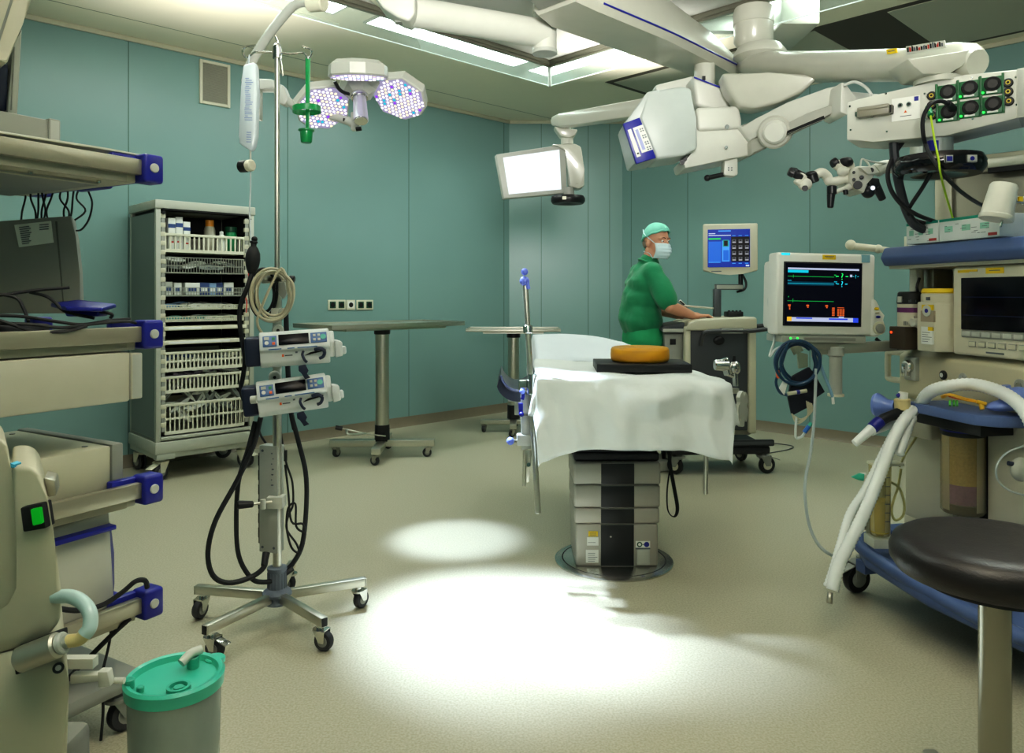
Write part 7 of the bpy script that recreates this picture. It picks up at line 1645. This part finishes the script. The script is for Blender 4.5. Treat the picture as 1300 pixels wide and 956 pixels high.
mb = MB(M_greyp); mb.bx(-1.17, -.90, 1.42, 1.62, .06, .34, b=.02); mb.build('pedestal', fg)
for x, y in ((-1.13, 1.45), (-.94, 1.45), (-1.13, 1.59), (-.94, 1.59)): caster(fg, (x, y, 0), .065, random.uniform(0, 6), M_greyp, M_tyre)
mb = MB(M_dark); mb.prism([W(25, 645, Yf-.035), W(53, 639, Yf-.035), W(58, 671, Yf-.035), W(29, 676, Yf-.035)], (0, .03, 0), b=.003); mb.build('switch_frame', fg)
mb = MB(glow('green_switch', '#12b32c', .55)); mb.prism([W(38, 647, Yf-.042), W(50, 644.5, Yf-.042), W(53, 665, Yf-.042), W(41, 668, Yf-.042)], (0, .012, 0), b=.002); mb.build('rocker', fg)
mb = MB(M_alu); mb.prism([W(55, 606, Yf+.02), W(70, 610, Yf+.02), W(72, 630, Yf+.02), W(60, 632, Yf+.02)], (-.03, .06, 0), b=.004); mb.build('bracket', fg)
mb = MB(mat('cyan_clip', '#3f9fc0', .4)).prism([W(13, 588, Yf-.02), W(18, 590, Yf-.02), W(18, 594, Yf-.02), W(14, 594, Yf-.02)], (0, .02, 0)); mb.build('clip', fg)
mb = MB(M_dark); mb.prism([W(15, 826, Yf-.042), W(74, 804, Yf-.042), W(76, 836, Yf-.042), W(19, 858, Yf-.042)], (0, .03, 0), b=.003); mb.build('bottle_bay', fg)
sb = thing('filter_bottle', 'clear silver capped filter cylinder lying in the bay of the cream foreground device', 'bottle', W(50, 830, Yf-.06))
mb = MB(M_alu); mb.cyl(W(24, 838, Yf-.065), W(75, 818, Yf-.065), .0225, seg=28, b=.004); mb.build('cylinder', sb)
mb = MB(glassy('clear_cap', '#dde3dc', .5, .1, .2)); mb.cyl(W(75, 818, Yf-.065), W(83, 815, Yf-.065), .019, seg=24, b=.003); mb.cyl(W(82, 816, Yf-.065), W(88, 813, Yf-.065), .012, seg=20); mb.build('cap', sb)
mb = MB(mat('pale_blue_hose', '#a9c2bf', .35, coat=.4)); mb.tube([W(70, 758, Yf-.01), W(88, 757, Yf-.02), W(104, 764, Yf-.035), W(114, 778, Yf-.05), W(114, 796, Yf-.06), W(107, 806, Yf-.065)], .0125, 14, 6); mb.m(mat('amber_connector', '#c2b582', .35)).tube([W(109, 804, Yf-.065), W(100, 812, Yf-.065), W(86, 814, Yf-.065)], .0115, 12, 4)
single(mb, 'suction_hose', 'pale blue hose bent from the cream device to the amber connector of the filter', 'hose')
mb = MB(M_white); mb.prism([W(88, 857, Yf+.06), W(125, 857, Yf+.06), W(127, 866, Yf+.06), W(88, 870, Yf+.06)], (0, .02, 0), b=.004); mb.prism([W(123, 853, Yf+.05), W(136, 853, Yf+.05), W(140, 872, Yf+.05), W(124, 874, Yf+.05)], (0, .02, 0), b=.003); mb.cyl(W(140, 864, Yf+.07), W(158, 864, Yf+.07), .006); mb.bx(W(88, 0, Yf).x-.05, W(88, 0, Yf).x+.01, Yf+.06, Yf+.08, W(0, 870, Yf).z, W(0, 857, Yf).z)
single(mb, 'hose_holder', 'white plastic holder arm sticking out right of the cream foreground device', 'holder')

# teal lidded canister
bn = thing('suction_canister', 'clear waste canister with teal lid standing on the floor in the left foreground', 'canister', V((W(222, 0, 1.62).x, 1.62, 0)))
Mn = Matrix.Translation((W(222, 0, 1.62).x, 1.62, 0)); zl = .425
m_lid = mat('teal_lid', '#3fb39a', .32, coat=.2); m_lid2 = mat('teal_lid_dark', '#2f9f88', .35)
mb = MB(glassy('canister_clear', '#cfd8d2', .3, .15, .2)); mb.lathe([(0, .0), (.082, 0), (.085, .01), (.094, zl-.01), (.091, zl-.01), (.083, .012), (0, .006)], Mn, 48); mb.build('jar', bn)
mb = MB(m_lid); mb.lathe([(0, zl-.012), (.099, zl-.018), (.101, zl+.006), (.096, zl+.012), (.088, zl+.010), (.084, zl-.002), (.03, zl+.001), (0, zl+.001)], Mn, 64); mb.prism([(-.055, .085, zl-.012), (-.02, .105, zl-.012), (.01, .108, zl-.012), (.03, .093, zl-.012)], (0, 0, .012), Mn, b=.003); mb.cyl((.052, .088, zl-.01), (.052, .088, zl+.004), .022, M=Mn, seg=24, b=.003); ld = mb.build('lid', bn)
mb = MB(m_lid2); mb.lathe([(.024, zl+.001), (.024, zl+.010), (.018, zl+.010), (.017, zl+.002), (.010, zl+.002), (.010, zl+.008), (0, zl+.008)], Mn @ Matrix.Translation((.03, -.05, 0)), 28); mb.cyl((-.075, -.045, zl), (-.075, -.045, zl+.022), .010, M=Mn, b=.002); mb.cyl((-.045, -.06, zl), (-.045, -.06, zl+.014), .008, M=Mn, b=.002); mb.cyl((.02, .045, zl), (.02, .045, zl+.025), .013, M=Mn, b=.002); mb.build('port', ld)
mb = MB(M_white); mb.tube([Mn @ V(p) for p in ((.005, .02, zl+.022), (.018, .04, zl+.034), (.035, .055, zl+.036))], .010, 10, 4); mb.build('spout', ld)
# ================================================================== LIGHT
def light(name, kind, loc, target, energy, col, **k):
    d = bpy.data.lights.new(name, kind); d.energy = energy; d.color = col
    for a, b in k.items(): setattr(d, a, b)
    o = bpy.data.objects.new(name, d); COL.objects.link(o); o.location = loc
    o.rotation_euler = (V(target) - V(loc)).to_track_quat('-Z', 'Y').to_euler()
    return o
cool = (.66, .80, 1.0)
tg = [V((-.25, 3.86, 0)), V((-.02, 2.92, 0)), V((-.02, 2.92, 0))]
for (M, c, nn), target, e, sz, bl in zip(petal_frames, (V((-.05, 2.85, 0)), V((-.30, 3.86, 0)), V((.10, 3.2, .72))), (850, 420, 620), (32, 19, 26), (.9, .75, .9)):
    light('lamp_beam', 'SPOT', c + nn * .02, target, e, cool, spot_size=math.radians(sz), spot_blend=bl, shadow_soft_size=.05)
# added ceiling panels out of view, put in to light the room
for i, (x, y, lab) in enumerate(((-2.7, 3.3, 'added fill light on the ceiling above the equipment tower and supply cabinet'), (2.6, 2.6, 'added fill light on the ceiling above the anaesthesia machine'), (-.6, .5, 'added fill light on the ceiling above the cream foreground device'), (1.4, .6, 'added fill light on the ceiling behind the swivel stool'))):
    l = thing('ceiling_light', lab, 'ceiling light', (x, y, CEIL)); Ml = frame((x, y, 0), U)
    mb = MB(M_white); mb.bx(-.62, .62, -.17, .17, CEIL-.012, CEIL-.001, Ml); mb.build('frame', l)
    mb = MB(glow('added_fill_diffuser', '#f6f2dc', [1.6, 2.2, 2.4, 2.2][i]) if False else mat('added_fill_diffuser_%d' % i, '#f2f4ee', .4, emit='#f2f4ee', estr=[3.5, 4.2, 6, 4][i])); mb.bx(-.6, .6, -.15, .15, CEIL-.016, CEIL-.01, Ml); mb.build('diffuser', l)
light('added_bounce_fill', 'AREA', (.2, -.3, 2.25), (.25, 1.9, 3.4), 70, (1.0, .96, .90), size=1.0, spread=math.radians(85))  # added area light behind the camera, brightens the ceiling and near fronts
for p_, e_ in (((-1.7, 4.3, 2.0), 11), ((.9, 5.6, 2.45), 15), ((2.6, 3.6, 2.45), 11)):
    light('added_ceiling_fill', 'AREA', p_, V(p_) + V((0, 0, 1)), e_, (1.0, .96, .88), size=.6, spread=math.radians(100))  # unseen area lights added only to lift the ceiling, no fixture there
w = bpy.data.worlds.new('world'); w.use_nodes = True; w.node_tree.nodes['Background'].inputs[0].default_value = (.05, .06, .06, 1); w.node_tree.nodes['Background'].inputs[1].default_value = .3
sc = bpy.context.scene; sc.world = w
# ================================================================== CAMERA
cd = bpy.data.cameras.new('camera'); cd.sensor_width = 36; cd.lens = 36 * FOC / 1300; cd.clip_start = .05
cd.shift_y = (HOR - 478) / 1300
co = bpy.data.objects.new('camera', cd); COL.objects.link(co); co.location = (0, 0, CAMZ); co.rotation_euler = (PI/2, 0, 0)
sc.camera = co
sc.view_settings.view_transform = 'Standard'; sc.view_settings.look = 'None'
sc.view_settings.exposure = 0.56
sc.view_settings.use_curve_mapping = True
cm = sc.view_settings.curve_mapping; cv = cm.curves[3]
for x_, y_ in ((.05, .034), (.22, .21)): cv.points.new(x_, y_)
cm.update()
